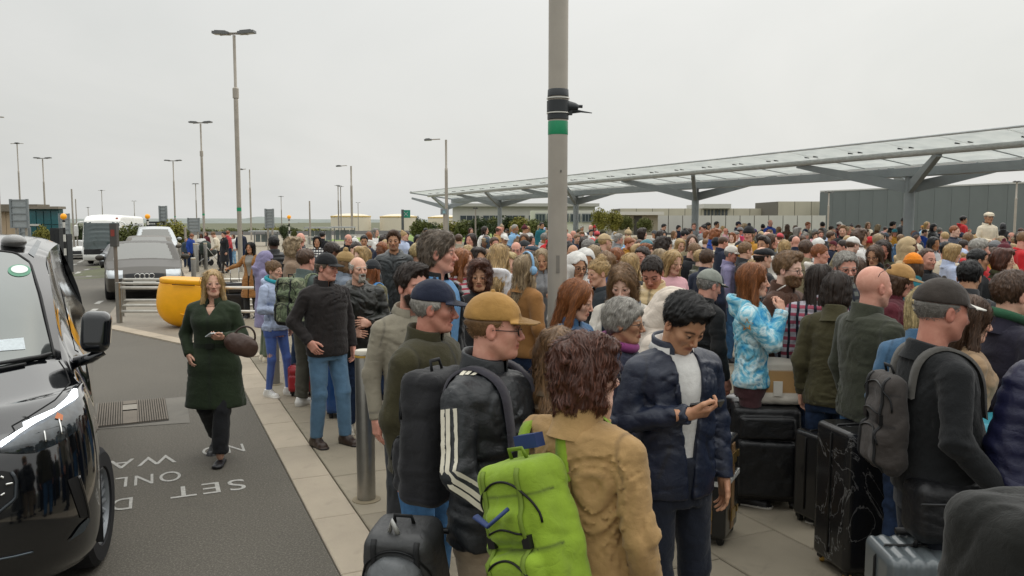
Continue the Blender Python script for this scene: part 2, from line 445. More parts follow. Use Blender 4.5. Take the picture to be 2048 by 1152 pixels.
 hg0 = noise(t, 26, 5, .6, v, .6); hm = nn(t, "ShaderNodeMath", operation='MULTIPLY_ADD'); t.links.new(r3_.outputs[0], hm.inputs[0]); hm.inputs[1].default_value = {'wool': .4, 'tiedye': .9, 'leather': .3}.get(kind, 1.5); t.links.new(hg0, hm.inputs[2]); hgt = hm.outputs[0]
 fine = noise(t, 420 if kind != 'wool' else 160, 2, .5, v)
 ad = nn(t, "ShaderNodeMath", operation='MULTIPLY_ADD'); t.links.new(fine, ad.inputs[0]); ad.inputs[1].default_value = .18; t.links.new(hgt, ad.inputs[2])
 bump(t, b, ad.outputs[0], .55, .008)
 _M[k] = m; return m
# ---------------------------------------------------------------- the head (local: x forward, y left, z up, origin at eye level)
def head_f(fem=0.0, jaw=1.0, nose=1.0, plump=0.0, mouth=0.0, old=0.0):
 def f(P):
  x, y, z = P[:, 0], P[:, 1], P[:, 2]; ya = np.abs(y)
  Q = np.stack([x, ya, z], 1)
  d = ell(P, (-.014, 0, .036), (.097, .075, .090))
  face = ell(P, (.027 + .003*plump, 0, -.034), (.059, (.0545 + .007*plump) * jaw * (1 - .06*fem), .084))
  d = smin(d, face, .028)
  d = smin(d, cone(Q, (.068 - .005*fem, 0, -.093), (.063, .012, -.092), .019, .017), .022)           # chin
  d = smin(d, cone(Q, (.0, .051*jaw, -.048), (.046, .026*jaw, -.090), .013, .013), .024)             # jaw line
  d = smin(d, sph(Q, (.056, .038, -.018), .022 + .004*plump), .02)                                  # cheek
  d = smin(d, cone(Q, (.079 - .003*fem, 0, .020), (.062, .042, .020), .011, .011), .014)             # brow ridge
  d = smax(d, -ell(Q, (.093, .031, .0), (.022, .017, .012)), .010)                                  # eye socket
  d = smin(d, cone(P, (.085, 0, .006), (.104 + .006*(nose - 1), 0, -.031), .0065, .0105*nose), .009)  # nose
  d = smin(d, sph(Q, (.094, .0125*nose, -.036), .0078*nose), .006)
  d = np.minimum(d, sph(Q, (.0735, .031, .0005), .0125))                                             # eyeball
  lid = np.maximum(sph(Q, (.0735, .031, .0005), .0142), -(z - (.0052 - .002*old)))
  lid2 = np.maximum(sph(Q, (.0735, .031, .0005), .0140), (z + .0052))
  d = smin(d, np.minimum(lid, lid2), .002)
  mo = .004 * mouth
  d = smin(d, cone(Q, (.0865, 0, -.0565 + mo*.4), (.0765, .0245, -.0605), .0066, .003), .006)           # lips
  d = smin(d, cone(Q, (.0850, 0, -.0685 - mo), (.0745, .0235, -.0640 - mo*.4), .0070, .0035), .006)
  d = smax(d, -cone(Q, (.094, 0, -.0620), (.083, .023, -.0615), .0022 + mo, .0015 + mo*.5), .004)
  d = smax(d, -cone(Q, (.082, .0205, -.034), (.070, .033, -.064), .0022, .0016), .007)
  d = smax(d, -cone(Q, (.080, .022, -.0125), (.070, .044, -.012), .0018, .0014), .006)
  ear = ell(Q, (-.008, .079, -.006), (.019, .009, .031))
  ear = smax(ear, -ell(Q, (.0, .089, -.003), (.010, .008, .018)), .006)
  d = smin(d, ear, .006)
  return d
 return f
def head_attr(V, beard=None, fem=0.0, makeup=0.0):
 x, y, z = V[:, 0], V[:, 1], V[:, 2]; ya = np.abs(y); fr = (x > .045)
 a = np.zeros((len(V), 4))
 lip = np.exp(-((ya / .0255)**2)**2 - ((z + .0625) / .0100)**4) * (x > .072)
 nosec = .35 * np.exp(-(ya/.02)**2 - ((z + .033)/.015)**2) * (x > .08)
 earc = .35 * (ya > .074) * (z < .03) * (z > -.045)
 chk = .22 * np.exp(-((ya - .042)/.02)**2 - ((z + .022)/.018)**2) * fr
 a[:, 0] = np.clip(lip*(.85 + .15*makeup) + nosec + earc + chk, 0, 1)
 zb = .0235 + .003*fem - 9.0*(ya - .032)**2
 brow = np.exp(-((z - zb)/(.0052 - .0015*fem))**2) * ss(.010, .017, ya) * (1 - ss(.050, .058, ya)) * fr
 a[:, 1] = brow * .95
 eye = np.exp(-(((ya - .031)/.0125)**2)**2 - ((z - .0005)/.0048)**4) * (x > .068)
 a[:, 2] = eye * .30
 ir = .95*np.exp(-(((ya - .0305)/.0066)**2)**2 - ((z - .0005)/.0058)**4) * (x > .068)
 lash = .95 * np.exp(-(((ya - .031)/.0145)**2)**2 - ((z - .0062)/.0020)**2) * (x > .066)
 mouthl = .8 * np.exp(-((ya/.021)**2)**2 - ((z + .0622)/.0018)**2) * (x > .074)
 nost = .5 * np.exp(-((ya - .009)/.004)**2 - ((z + .042)/.003)**2) * (x > .085)
 sock_shade = .34*np.exp(-(((ya - .031)/.0175)**2)**2 - ((z - .0015)/.0085)**2) * (x > .06)  # shading of the eye hollow, put into the colour
 a[:, 3] = np.clip(ir + lash + mouthl + nost + sock_shade, 0, 1)
 if beard:
  s = {'stubble': .42, 'full': .8, 'goatee': .7, 'shadow': .2}[beard]
  jawz = ss(.0, .02, -z - .030 - np.clip(.10*(ya - .0) - .0, 0, .01)) * ss(-.03, .01, x)
  mus = np.exp(-(ya/.032)**4 - ((z + .050)/.007)**2) * (x > .07)
  lipx = np.exp(-((ya/.023)**2)**2 - ((z + .063)/.011)**4) * (x > .07)
  if beard == 'goatee': jawz = jawz * (1 - ss(.028, .038, ya)) * (x > .04)
  a[:, 1] = np.clip(a[:, 1] + s * np.clip(jawz + mus, 0, 1) * (1 - lipx), 0, .92)
 return a
SKULL = ((-.014, 0, .036), (.097, .075, .090))
def hair_f(style, seed=0, t=None):
 if style.startswith('under'):
  g_ = hair_f(style[5:], seed)
  return lambda P: smax(g_(P), P[:, 2] - .040, .01)
 S = lambda P: ell(P, *SKULL)
 def az(P): return np.arctan2(P[:, 1], -(P[:, 0] + .01))
 def groove(P, k=20, zz=5, amp=.0035): return amp * vn(np.stack([az(P)*k, P[:, 2]*zz, P[:, 0]*zz], 1).astype(np.float32), seed)
 def clump(P, fr=55, amp=.004): return amp * fbm(P * fr, seed, 2)
 def f(P):
  x, y, z = P[:, 0], P[:, 1], P[:, 2]; ya = np.abs(y)
  front = (x - .013 - .76*z - .010*np.exp(-((ya - .0)/.022)**2) + .006*np.sin(y*190 + seed)) / 1.26
  low = (-.058 + (x + .09)*.58 - z) / 1.15
  if style in ('short', 'crop', 'buzz', 'receding', 'quiff', 'side'):
   th = {'short': .015, 'crop': .009, 'buzz': .0045, 'receding': .010, 'quiff': .016, 'side': .016}[style]
   th = th * (.45 + .55 * ss(.0, .07, z))
   if style == 'receding': front = (x + .012 - .62*z + .03*(1 - np.exp(-(ya/.022)**2))) / 1.2 - .012
   d = S(P) - th
   if style in ('quiff', 'side'):
    d = smin(d, ell(P, (.045, .01 if style == 'side' else 0, .112), (.048, .052, .024)), .03)
   d = smax(smax(d, front, .006), low, .005)
   return d + (clump(P) if style != 'buzz' else 0) + groove(P, 16, 9, .0025 if style != 'buzz' else 0)
  if style == 'fringe':     # bald on top, hair round the sides
   d = S(P) - .008
   top = (z - .055 + .25*(x))/1.0
   return smax(smax(smax(d, front - .0, .006), low, .005), top, .01) + clump(P, 60, .003)
  if style == 'medium':     # collar length, swept back, man
   th = .007 + .007 * ss(.02, .08, z) + .006 * ss(.02, -.08, x)
   d = S(P) - th
   d = smin(d, ell(P, (-.055, 0, -.02), (.058, .076, .085)), .03)
   d = smin(d, ell(P, (.05, 0, .106), (.042, .050, .022)), .03)
   fr = np.maximum((x - .030 - .95*z) / 1.38, (-.045 - z + (x > 0)*.02))
   return smax(smax(d, (x - .034 - .9*z)/1.35, .006), (-.085 + (x + .09)*.45 - z), .008) + clump(P, 45, .007) + groove(P, 16, 6, .006)
  facecut = ell(P, (.098, 0, -.028), (.086, .064, .118))
  if style in ('bob', 'curlybob', 'shortfem'):
   th = .013 + .007 * ss(.03, -.06, x)
   d = S(P) - th
   if style == 'shortfem':
    d = smin(d, ell(P, (-.02, 0, .015), (.104, .089, .092)), .02)
    fr = (x - .040 - .8*z) / 1.28
    d = smax(smax(d, fr, .008), (-.062 + (x + .09)*.35 - z), .008)
    return d + clump(P, 40, .006) + groove(P, 14, 7, .004)
   lowz = -.125 if style == 'bob' else -.13
   d = smin(d, ell(P, (-.028, 0, -.045), (.088, .091, .103)), .03)
   d = smin(d, ell(P, (.04, 0, .108), (.05, .062, .03)), .03)
   d = smax(smax(d, -facecut, .008), lowz - z, .012)
   if style == 'curlybob': return d + .014 * fbm(P * 26, seed, 3) + .005*vn(P*90, seed) - .004
   return d + clump(P, 30, .005) + groove(P, 18, 3, .006)
  if style in ('long', 'longwavy', 'longfront'):
   L_ = -.34
   d = S(P) - (.011 + .004 * ss(.02, -.08, x))
   Q = np.stack([P[:, 0], ya, P[:, 2]], 1)
   back = cone(P * A(1.55, 1, 1), (-.054*1.55, 0, .0), (-.084*1.55, 0, L_ + .04), .084, .068)/1.25
   d = smin(d, back, .03)
   lock = cone(Q, (.000, .066, .03), (.004, .088, -.13), .020, .022)
   lock = np.minimum(lock, cone(Q, (.004, .088, -.13), (.002 if style != 'longfront' else .07, .108, -.25), .026, .014))
   d = smin(d, lock, .02)
   d = smax(d, -ell(P, (.108, 0, -.022), (.098, .066, .112)), .008)
   d = smax(d, -(cone(P, (-.01, 0, -.10), (.05, 0, -.30), .052, .09)), .008) if style != 'longback' else d
   w = .012 * np.sin(z*42 + seed) if style == 'longwavy' else .0
   if style == 'longwavy': d = d + .010 * fbm(P * A(22, 22, 12), seed, 2)
   return d + groove(P, 26, 2.5, .008) + clump(P * A(1, 1, .3), 45, .003)
  if style in ('ponytail', 'bun', 'slick', 'messybun'):
   d = S(P) - .009
   d = smax(smax(d, (x - .034 - .92*z) / 1.36, .006), (-.06 + (x + .09)*.55 - z)/1.1, .006)
   if style == 'ponytail':
    d = smin(d, sph(P, (-.118, 0, .055), .024), .012)
    d = smin(d, cone(P, (-.13, 0, .05), (-.15, 0, -.05), .026, .026), .012)
    d = smin(d, cone(P, (-.15, 0, -.05), (-.125, 0, -.19), .026, .008), .012)
   elif style in ('bun', 'messybun'):
    c = (-.095, 0, .085) if style == 'bun' else (-.05, 0, .135)
    d = smin(d, ell(P, c, (.036, .040, .034)) + .009 * fbm(P*45, seed, 2), .008)
   return d + clump(P, 50, .003) + groove(P, 20, 6, .004)
  return S(P)
 return f
def hair_flow(style):
 def g(P):
  x, y, z = P[:, 0], P[:, 1], P[:, 2]
  if style in ('long', 'longwavy', 'longfront', 'bob', 'curlybob', 'shortfem', 'medium'):
   s = np.tanh(y*60 + .3)
   t = np.stack([-.35 + .0*x, s * 1.2 * ss(.05, .11, z), -1.15 * np.ones_like(x) + .3 * ss(.07, .11, z)], 1)
   if style == 'medium': t[:, 0] -= .9 * ss(.0, .09, z)
   if style in ('curlybob', 'longwavy'): t = t + .9 * np.stack([vn(P*30, 1), vn(P*30, 2), vn(P*30, 3)], 1)
   return t
  if style in ('ponytail', 'bun', 'messybun', 'slick'):
   c = A(-.11, 0, .06); return c - P
  c = A(-.045, .01, .12); t = P - c
  if style in ('quiff', 'receding'): t = t * A(.3, .6, .7) + A(-.05, .02, 0) * ss(.08, .12, z)[:, None]
  if style == 'side': t = A(.02, -.09, .0) * ss(.06, .11, z)[:, None] + A(-.02, 0, -.06) * (1 - ss(.04, .1, z))[:, None]
  return t
 return g
STRL = {'short': .035, 'crop': .022, 'quiff': .045, 'receding': .03, 'side': .05, 'fringe': .025, 'medium': .075, 'bob': .10, 'curlybob': .07, 'shortfem': .05, 'long': .17, 'longwavy': .13,
  'longfront': .17, 'ponytail': .06, 'bun': .05, 'messybun': .05, 'slick': .05, 'buzz': .0, 'beardfull': .016, 'beardgoat': .016}
def ribbons(f, V, flow, n, length, w, steps=6, seed=0, lift=.004, r=None):
 r = np.random.default_rng(seed + 11)
 p = V[r.integers(0, len(V), n)].astype(np.float32)
 p = p + r.normal(0, .001, p.shape).astype(np.float32)
 st = length * (.6 + .7*r.random(n)) / steps; off = .0005 + lift * r.random(n)**2
 jit = r.normal(0, .22, (n, 3)); pts = []; nrms = []
 for k in range(steps + 1):
  g_ = grad(f, p, .004); d = f(p)
  tgt = off * (.3 + k/steps)
  p = p - g_ * (np.clip(d - tgt, -.01, .006))[:, None]
  pts.append(p.copy()); nrms.append(g_)
  t = flow(p) ; t = t / (nrm(t)[:, None] + 1e-6) + jit*.8
  t = t - g_ * (t*g_).sum(1)[:, None]; t /= nrm(t)[:, None] + 1e-6
  p = (p + t * st[:, None]).astype(np.float32)
 pts = np.stack(pts, 1); nr = np.stack(nrms, 1)
 tan = np.gradient(pts, axis=1); side = np.cross(tan, nr); side /= np.linalg.norm(side, axis=2)[..., None] + 1e-9
 prof = np.sin(np.linspace(.35, math.pi - .12, steps + 1))
 ww = w * (.5 + r.random(n))[:, None, None] * prof[None, :, None] * .5
 Lh, Rh = pts - side*ww, pts + side*ww
 V2 = np.stack([Lh, Rh], 2).reshape(-1, 3)
 base = np.arange(n)[:, None] * (2*(steps + 1)); k = np.arange(steps)[None] * 2
 q = np.stack([base + k, base + k + 1, base + k + 3, base + k + 2], -1).reshape(-1, 4)
 sh = np.repeat(r.normal(0, .22, n), 2*(steps + 1))
 return V2.astype(np.float32), q, sh
_C = {}
LOD = {0: dict(h=.0036, n=5200, w=.0020, cloth=.0105, hair=.005, st=7), 1: dict(h=.0058, n=600, w=.0050, cloth=.016, hair=.008, st=5), 2: dict(h=.0095, n=110, w=.010, cloth=.027, hair=.013, st=4)}
def hair_mesh(style, lod, seed=0):
 k = ('hair', style, lod, seed if lod == 0 else seed % 2)
 if k in _C: return _C[k]
 l = LOD[lod]; f = hair_f(style, seed)
 zl = -.40 if 'long' in style else -.26
 V, Q = snet(f, (-.21, -.16, zl), (.13, .16, .20), l['hair'])
 n = int(l['n'] * (1.5 if 'long' in style else 1)); att = np.zeros((len(V), 4))
 att[:, 0] = .02
 if style != 'buzz':
  V2, Q2, sh = ribbons(f, V if not style.startswith('under') else V[V[:, 2] < .03], hair_flow(style.replace('under', '')), n, STRL[style.replace('under', '')], l['w'], l['st'], seed, .016 if style in ('curlybob', 'longwavy', 'medium', 'messybun') else .007)
  a2 = np.zeros((len(V2), 4)); a2[:, 0] = sh
  me = sdf_mesh('hair', [(V, Q, 0), (V2, Q2, 0)], [hair_mat('brown')], np.concatenate([att, a2]))
 else: me = sdf_mesh('hair', [(V, Q, 0)], [hair_mat('brown')], att)
 _C[k] = me; return me
def beard_mesh(kind, lod, seed=0):
 k = ('beard', kind, lod)
 if k in _C: return _C[k]
 l = LOD[lod]; hf = head_f()
 th = {'full': .010, 'goatee': .012, 'long': .018}[kind]
 def f(P):
  x, y, z = P[:, 0], P[:, 1], P[:, 2]; ya = np.abs(y)
  d = hf(P) - th*ss(-.005, .03, x) - .003*fbm(P*70, 3, 2)
  region = np.maximum(z + .040 + .30*np.maximum(.05 - x, 0) - .5*np.maximum(ya - .045, 0), -.012 - x + 0*z)   # below the cheek line, before the ear
  if kind == 'goatee': region = np.maximum(region, np.maximum(ya - .032, .045 - x))
  d = smax(d, region, .006)
  d = smax(d, -ell(P, (.09, 0, -.0625), (.03, .022, .0095)), .003)
  mus = np.maximum(hf(P) - .006, ell(P, (.085, 0, -.049), (.03, .033, .0075)))
  return np.minimum(d, mus)
 V, Q = snet(f, (-.03, -.09, -.15), (.13, .09, .0), l['hair'] * .7)
 V2, Q2, sh = ribbons(f, V, lambda P: P*A(.3, .3, 0) + A(.02, 0, -.1), int(l['n'] * .35), .016, l['w']*.8, 3, seed, .004)
 a = np.zeros((len(V), 4)); a2 = np.zeros((len(V2), 4)); a2[:, 0] = sh
 me = sdf_mesh('beard', [(V, Q, 0), (V2, Q2, 0)], [hair_mat('brown')], np.concatenate([a, a2]))
 _C[k] = me; return me
# ---------------------------------------------------------------- hands (x fingers, z back of the hand, y thumb side)
def hand_f(kind):
 curl = {'relax': (18, 28, 22), 'grip': (62, 78, 48), 'phone': (30, 48, 30), 'flat': (4, 6, 4)}[kind]
 ch = []
 for i, (y, ln, r) in enumerate([(.030, .070, .0082), (.010, .078, .0085), (-.010, .072, .0082), (-.028, .057, .0072)]):
  p = np.array([.090 - .004*abs(i - 1), y, .0]); an = 0.0; L3 = [ln*.45, ln*.30, ln*.25]
  for j in range(3):
   an -= R(curl[j] * (1 + .07*(i - 1.5)))
   sp = (i - 1.3) * -.06
   q = p + L3[j] * np.array([math.cos(an), sp * math.cos(an), math.sin(an)])
   ch.append((p, q, r*(1 - .10*j), r*(1 - .10*(j + 1)))); p = q
 if kind == 'grip': tp = [(.028, .030, -.006), (.060, .046, -.030), (.078, .036, -.046), (.082, .016, -.052)]
 elif kind == 'phone': tp = [(.028, .030, -.004), (.058, .056, -.012), (.085, .056, -.020), (.106, .046, -.024)]
 else: tp = [(.026, .030, -.004), (.055, .052, -.014), (.082, .062, -.020), (.102, .064, -.024)]
 def f(P):
  d = cone(P * A(1, 1, 1.5), (.0, 0, 0), (.03, 0, 0), .030, .034) / 1.25
  d = smin(d, rbox(P, (.052, .0, 0), (.042, .040, .0135), .012), .012)
  d = smin(d, cone(P, (-.05, 0, 0), (.01, 0, 0), .027, .027) , .012)
  for i, (a, b_, ra, rb) in enumerate(ch): d = smin(d, cone(P, a, b_, ra, rb), .0035)
  rr = [.0145, .0115, .0098, .0085]
  for i in range(3): d = smin(d, cone(P, tp[i], tp[i+1], rr[i], rr[i+1]), .005)
  return d
 return f
def hand_raw(kind, lod):
 k = ('hand', kind, lod)
 if k not in _C:
  V, Q = snet(hand_f(kind), (-.055, -.055, -.10), (.18, .08, .04), [.0036, .006, .010][lod])
  _C[k] = (V, Q)
 return _C[k]
# ---------------------------------------------------------------- bodies
TZ = np.array([.78, .86, .93, 1.00, 1.08, 1.20, 1.32, 1.40, 1.455, 1.49, 1.54])
TW = {'m': [.155, .162, .162, .154, .148, .154, .165, .160, .120, .080, .060], 'f': [.162, .174, .172, .148, .130, .134, .146, .145, .108, .070, .050]}
TD = {'m': [.104, .112, .112, .108, .106, .112, .118, .104, .082, .068, .060], 'f': [.106, .118, .116, .100, .092, .102, .114, .096, .072, .060, .050]}
ARMS = {  # elbow, wrist, hand direction, back-of-hand normal, hand kind -- for the person's left side (y > 0)
 'down': ((-.025, .235, 1.14), (.045, .235, .90), (.12, -.02, -1), (.15, 1, 0), 'relax'),
 'pocket': ((-.075, .275, 1.16), (.065, .205, .985), (.55, -.35, -.8), (.3, .9, .2), 'relax'),
 'phone': ((.03, .225, 1.155), (.235, .085, 1.19), (.75, -.55, .25), (.2, .0, -1), 'phone'),
 'clasp': ((-.01, .245, 1.15), (.200, .075, 1.03), (.45, -1, -.1), (.9, .35, .3), 'relax'),
 'belly': ((.0, .25, 1.15), (.215, .06, 1.12), (.3, -1, .05), (.9, .2, .3), 'relax'),
 'mouth': ((.16, .17, 1.20), (.205, .075, 1.425), (-.2, -.35, 1), (.8, .5, .2), 'phone'),
 'ear': ((.10, .27, 1.25), (.06, .15, 1.50), (-.3, -.15, 1), (.2, 1, .1), 'phone'),
 'hold': ((.03, .255, 1.15), (.25, .20, 1.00), (.9, -.1, -.35), (.1, .3, 1), 'grip'),
 'drag': ((-.10, .245, 1.16), (-.10, .295, .93), (-.25, .1, -1), (.2, 1, 0), 'grip'),
 'out': ((-.02, .32, 1.24), (.06, .52, 1.16), (.1, 1, -.15), (0, .1, 1), 'grip'),
 'chest': ((-.02, .255, 1.17), (.205, .075, 1.245), (.35, -1, .12), (.5, .2, -.8), 'phone'),
 'case': ((-.04, .25, 1.16), (.13, .235, .975), (.55, -.1, -.85), (.3, .9, .3), 'grip'),
 'strap': ((.06, .245, 1.18), (.13, .11, 1.36), (-.1, -.25, 1), (1, .3, 0), 'grip'),
 'bagarm': ((.0, .25, 1.15), (.22, .14, 1.17), (.85, -.5, .1), (.2, .5, -.9), 'phone'),
}
LEGS = {
 'stand': (((.0, .10), 0), ((.02, .11), 0)),
 'walk': (((.17, .07), 0), ((-.24, .08), 1)),
 'wide': (((.03, .16), 0), ((-.02, .15), 0)),
 'shift': (((.09, .13), 0), ((-.03, .10), 0)),
}
def tprof(z, sex, which): return np.interp(z, TZ, (TW if which == 'w' else TD)[sex]).astype(np.float32)
def torso(P, sex, off, belly=0.0, bust=0.0, wide=1.0, hem=.9, top=1.52, flare=0.0, straight=0.0, lean=0.0):
 x, y, z = P[:, 0] - lean*(P[:, 2] - .95), P[:, 1], P[:, 2]
 zz = np.maximum(z, .80)
 w = tprof(zz, sex, 'w')*wide; d = tprof(zz, sex, 'd') * (.5 + .5*wide)
 if straight:
  wm = np.interp(z, TZ, np.maximum.accumulate(np.array(TW[sex])[::-1])[::-1] if False else TW[sex])
  w = w + straight * np.clip(tprof(np.float32(1.34)*np.ones_like(z), sex, 'w')*wide*.985 - w, 0, 1) * (z < 1.34)
  d = d + straight * np.clip(tprof(np.float32(1.30)*np.ones_like(z), sex, 'd') - d, 0, 1) * (z < 1.30)
 w = w + flare * np.maximum(1.0 - z, 0); d = d + flare * .8 * np.maximum(1.0 - z, 0)
 bx = belly * np.exp(-((z - 1.08)/.15)**2) + bust * np.exp(-((z - 1.29)/.06)**2)
 cx = bx * .5; d = d + bx * .5
 sh = -.028 * ss(1.36, 1.54, z)
 q = np.sqrt((np.abs(x - cx - sh) / (d + off))**2.3 + (np.abs(y) / (w + off))**2.3)**(1/1.15)
 q = np.sqrt(np.abs(((x - cx - sh) / (d + off)))**2 + np.abs(y / (w + off))**2)
 e = (q - 1) * np.minimum(w, d) * .95
 slope = (z - top)
 e = smax(e, slope, .03)
 return np.maximum(e, hem - z) if hem > .1 else e
def shoulder(P, off, wide=1.0):
 Q = np.stack([P[:, 0], np.abs(P[:, 1]), P[:, 2]], 1)
 return cone(Q, (-.024, .03, 1.448), (-.014, .160*wide, 1.397), .036 + off, .046 + off)
def arm_pts(pose, side, sex, wide, lean=0.0):
 e, w, hd, bn, hk = ARMS[pose]; sx = .168 * wide * (1 if sex == 'm' else .92); k = 1 if side > 0 else -1
 dy = sx - .178
 fx = lambda p: np.array((p[0] + lean*(p[2] - .95), k*(p[1] + dy), p[2]))
 return fx((-.014, .178, 1.385)), fx(e), fx(w), np.array((hd[0], k*hd[1], hd[2])), np.array((bn[0], k*bn[1], bn[2])), hk
def foldn(P, seed, amp, fr=(7, 7, 13)):
 x, y, z = P.T
 th = vn(P*3.5, seed + 1)*1.3
 v = z*np.cos(th) + (y + .6*x)*np.sin(th)
 u = y*np.cos(th) - z*np.sin(th) + x*.5
 w = .35*vn(P*8, seed + 2)
 a = vn(np.stack([u*fr[0]*.7, v*fr[2]*1.5 + w, x*4], 1).astype(np.float32), seed)
 b_ = vn(np.stack([u*fr[0]*1.1 + 5, v*fr[2]*3.0 + 2*w, x*7], 1).astype(np.float32), seed + 9)
 m = .35 + .65*ss(-.35, .45, vn(P*4.5, seed + 4))
 r1 = (1 - np.abs(a)*1.8); r1 = np.sign(r1)*np.abs(r1)**1.6
 r2 = (1 - np.abs(b_)*1.8)
 return amp * m * (.75*r1 + .32*r2)
TOPS = {
 'shirt': dict(off=.012, so=.012, hem=.90, collar='shirt', amp=.005),
 'tee': dict(off=.010, so=.010, hem=.90, collar=None, amp=.004),
 'sweater': dict(off=.020, so=.018, hem=.88, collar='crew', amp=.006),
 'hoodie': dict(off=.026, so=.024, hem=.87, collar='hood', amp=.008),
 'jacket': dict(off=.026, so=.021, hem=.84, collar='stand', amp=.009, zip=1, straight=.6),
 'puffer': dict(off=.048, so=.042, hem=.82, collar='stand', amp=.006, quilt=1, zip=1, straight=.8),
 'rain': dict(off=.034, so=.030, hem=.74, collar='hood', amp=.010, zip=1, straight=.8),
 'coat': dict(off=.026, so=.019, hem=.50, collar='shirt', amp=.008, zip=1, flare=.12),
 'longcoat': dict(off=.034, so=.028, hem=.56, collar='hood', amp=.009, flare=.08, straight=.7),
 'fleece': dict(off=.028, so=.026, hem=.86, collar='stand', amp=.006, zip=1, straight=.4),
 'blazer': dict(off=.026, so=.020, hem=.80, collar='shirt', amp=.005, straight=.3),
 'inner': dict(off=.004, so=.0, hem=.90, collar='shirt', amp=.002),
 'vest': dict(off=.036, so=.0, hem=.84, collar='stand', amp=.006, quilt=1),
}
def top_mesh(sex, arms, kind, lod, seed=0, belly=0.0, wide=1.0, lean=0.0, opening=0.0, stripeattr=False):
 s_ = seed if lod == 0 else seed % 2
 k = ('top', sex, arms, kind, lod, s_, round(belly, 2), round(wide, 2), round(lean, 2), round(opening, 2))
 if k in _C: return _C[k]
 T = TOPS[kind]; amp = T['amp'] * (1.75 if lod == 0 else 1.0)
 off = T['off'] + (.004 if lod == 2 else 0); hem = T['hem']; bust = .035 if sex == 'f' else 0
 pl = [arm_pts(arms[0], 1, sex, wide, lean), arm_pts(arms[1], -1, sex, wide, lean)]
 def f(P):
  z = P[:, 2]
  fo = foldn(P, seed, amp)
  d = torso(P, sex, off, belly, bust, wide, .05, 1.47, T.get('flare', 0), T.get('straight', 0), lean)
  d = smin(d, shoulder(P - A(1, 0, 0) * (lean*.5), off*.6, wide), .035)
  d = smax(d, hem - z + .004*vn(P*9, seed), .012)
  if T.get('quilt'): d = d - .010*np.abs(np.sin(z * 42))
  for (S_, E_, W_, hd, bn, hk) in pl:
   so = T['so']
   if so <= 0: continue
   w2 = W_ + (W_ - E_) / np.linalg.norm(W_ - E_) * .01
   up = cone(P, S_, E_, .048 + so, .039 + so)
   lo_ = cone(P, E_, w2, .040 + so, .029 + so*.8)
   if kind in ('puffer',): up = up - .008*np.abs(np.sin(z*48)); lo_ = lo_ - .008*np.abs(np.sin((z + P[:, 0])*48))
   a_ = smin(up, lo_, .03)
   ax = (W_ - E_) / np.linalg.norm(W_ - E_)
   a_ = smax(a_, (P - w2.astype(np.float32)) @ ax.astype(np.float32), .006)
   el = np.exp(-(nrm(P - E_.astype(np.float32))/.10)**2)
   a_ = a_ + el * .6 * foldn(P, seed + 20, amp, (12, 12, 20))
   d = smin(d, a_, .012)
  d = d + fo
  c = T['collar']; N0 = A(-.028 + lean*.55, 0, 0)
  Pn = P - N0
  rr = np.sqrt((Pn[:, 0] - .0)**2 + (P[:, 1])**2)
  nw = .062 if sex == 'm' else .056
  if c in ('stand', 'shirt', 'crew'):
   d = smax(d, -np.maximum(rr - nw - .004 - .25*np.maximum(z - 1.5, 0), 1.432 - z), .008)
  elif c == 'hood':
   tor = np.sqrt((np.sqrt((Pn[:, 0] + .035)**2*.8 + P[:, 1]**2) - .088)**2 + ((z - 1.478 + .22*(Pn[:, 0] + .035))*.8)**2) - .028
   tor = np.maximum(tor, Pn[:, 0] - .075)
   bag = ell(P, (-.125 + lean*.5, 0, 1.425), (.045, .09, .07))
   d = smin(d, smin(tor, bag, .03) + .5*fo, .02)
   d = smax(d, -np.maximum(rr - nw - .008 - .3*np.maximum(z - 1.5, 0), 1.425 - z), .008)
  if kind == 'coat' and opening == 0: d = smax(d, -np.maximum(np.abs(P[:, 1]) - .55*(z - 1.345), .03 - P[:, 0]), .008)
  if opening > 0:   # front left open over what is worn beneath
   wv = opening * (.02 + .10*ss(.85, 1.45, z))
   cut = np.maximum(np.abs(P[:, 1]) - wv, -(P[:, 0] - .03 - lean*(z - .95)))
   d = smax(d, -cut, .006)
  return d
 xs = [p[j][0] for p in pl for j in (0, 1, 2)]; ys = [p[j][1] for p in pl for j in (0, 1, 2)]
 m_ = .13 + off
 lo = (min(-.26, min(xs) - .1), min(ys) - m_, hem - .04 if min(p[2][2] for p in pl) > hem else min(p[2][2] for p in pl) - .06)
 hi = (max(.24, max(xs) + .1) + belly, max(ys) + m_, max(1.61, max(p[2][2] for p in pl) + .06))
 V, Q = snet(f, lo, hi, LOD[lod]['cloth'])
 a = np.zeros((len(V), 4)); X, Y, Z = V.T
 if T.get('zip') and not opening and lod < 2: a[:, 1] = np.exp(-(Y/.008)**2) * (X > 0) * .8
 if lod == 0:
  a[:, 1] = np.maximum(a[:, 1], .45*np.exp(-((Z - hem - .035)/.006)**2)*(np.abs(Y) < .22))
  if kind not in ('sweater', 'tee', 'hoodie'):
   pz = np.exp(-((np.abs(Y) - .115 + .35*(Z - 1.02))/.007)**2)*(X > .03)*(Z > .95)*(Z < 1.09); a[:, 1] = np.maximum(a[:, 1], pz*.7)
   a[:, 1] = np.maximum(a[:, 1], .4*np.exp(-((Z - 1.335)/.005)**2)*(np.abs(Y) < .16)*(X < .0))
  sx_ = .168*wide*(1 if sex == 'm' else .92); a[:, 1] = np.maximum(a[:, 1], .4*np.exp(-((np.abs(Y) - sx_ + .004 - .25*(1.42 - Z))/.006)**2)*(Z > 1.30))
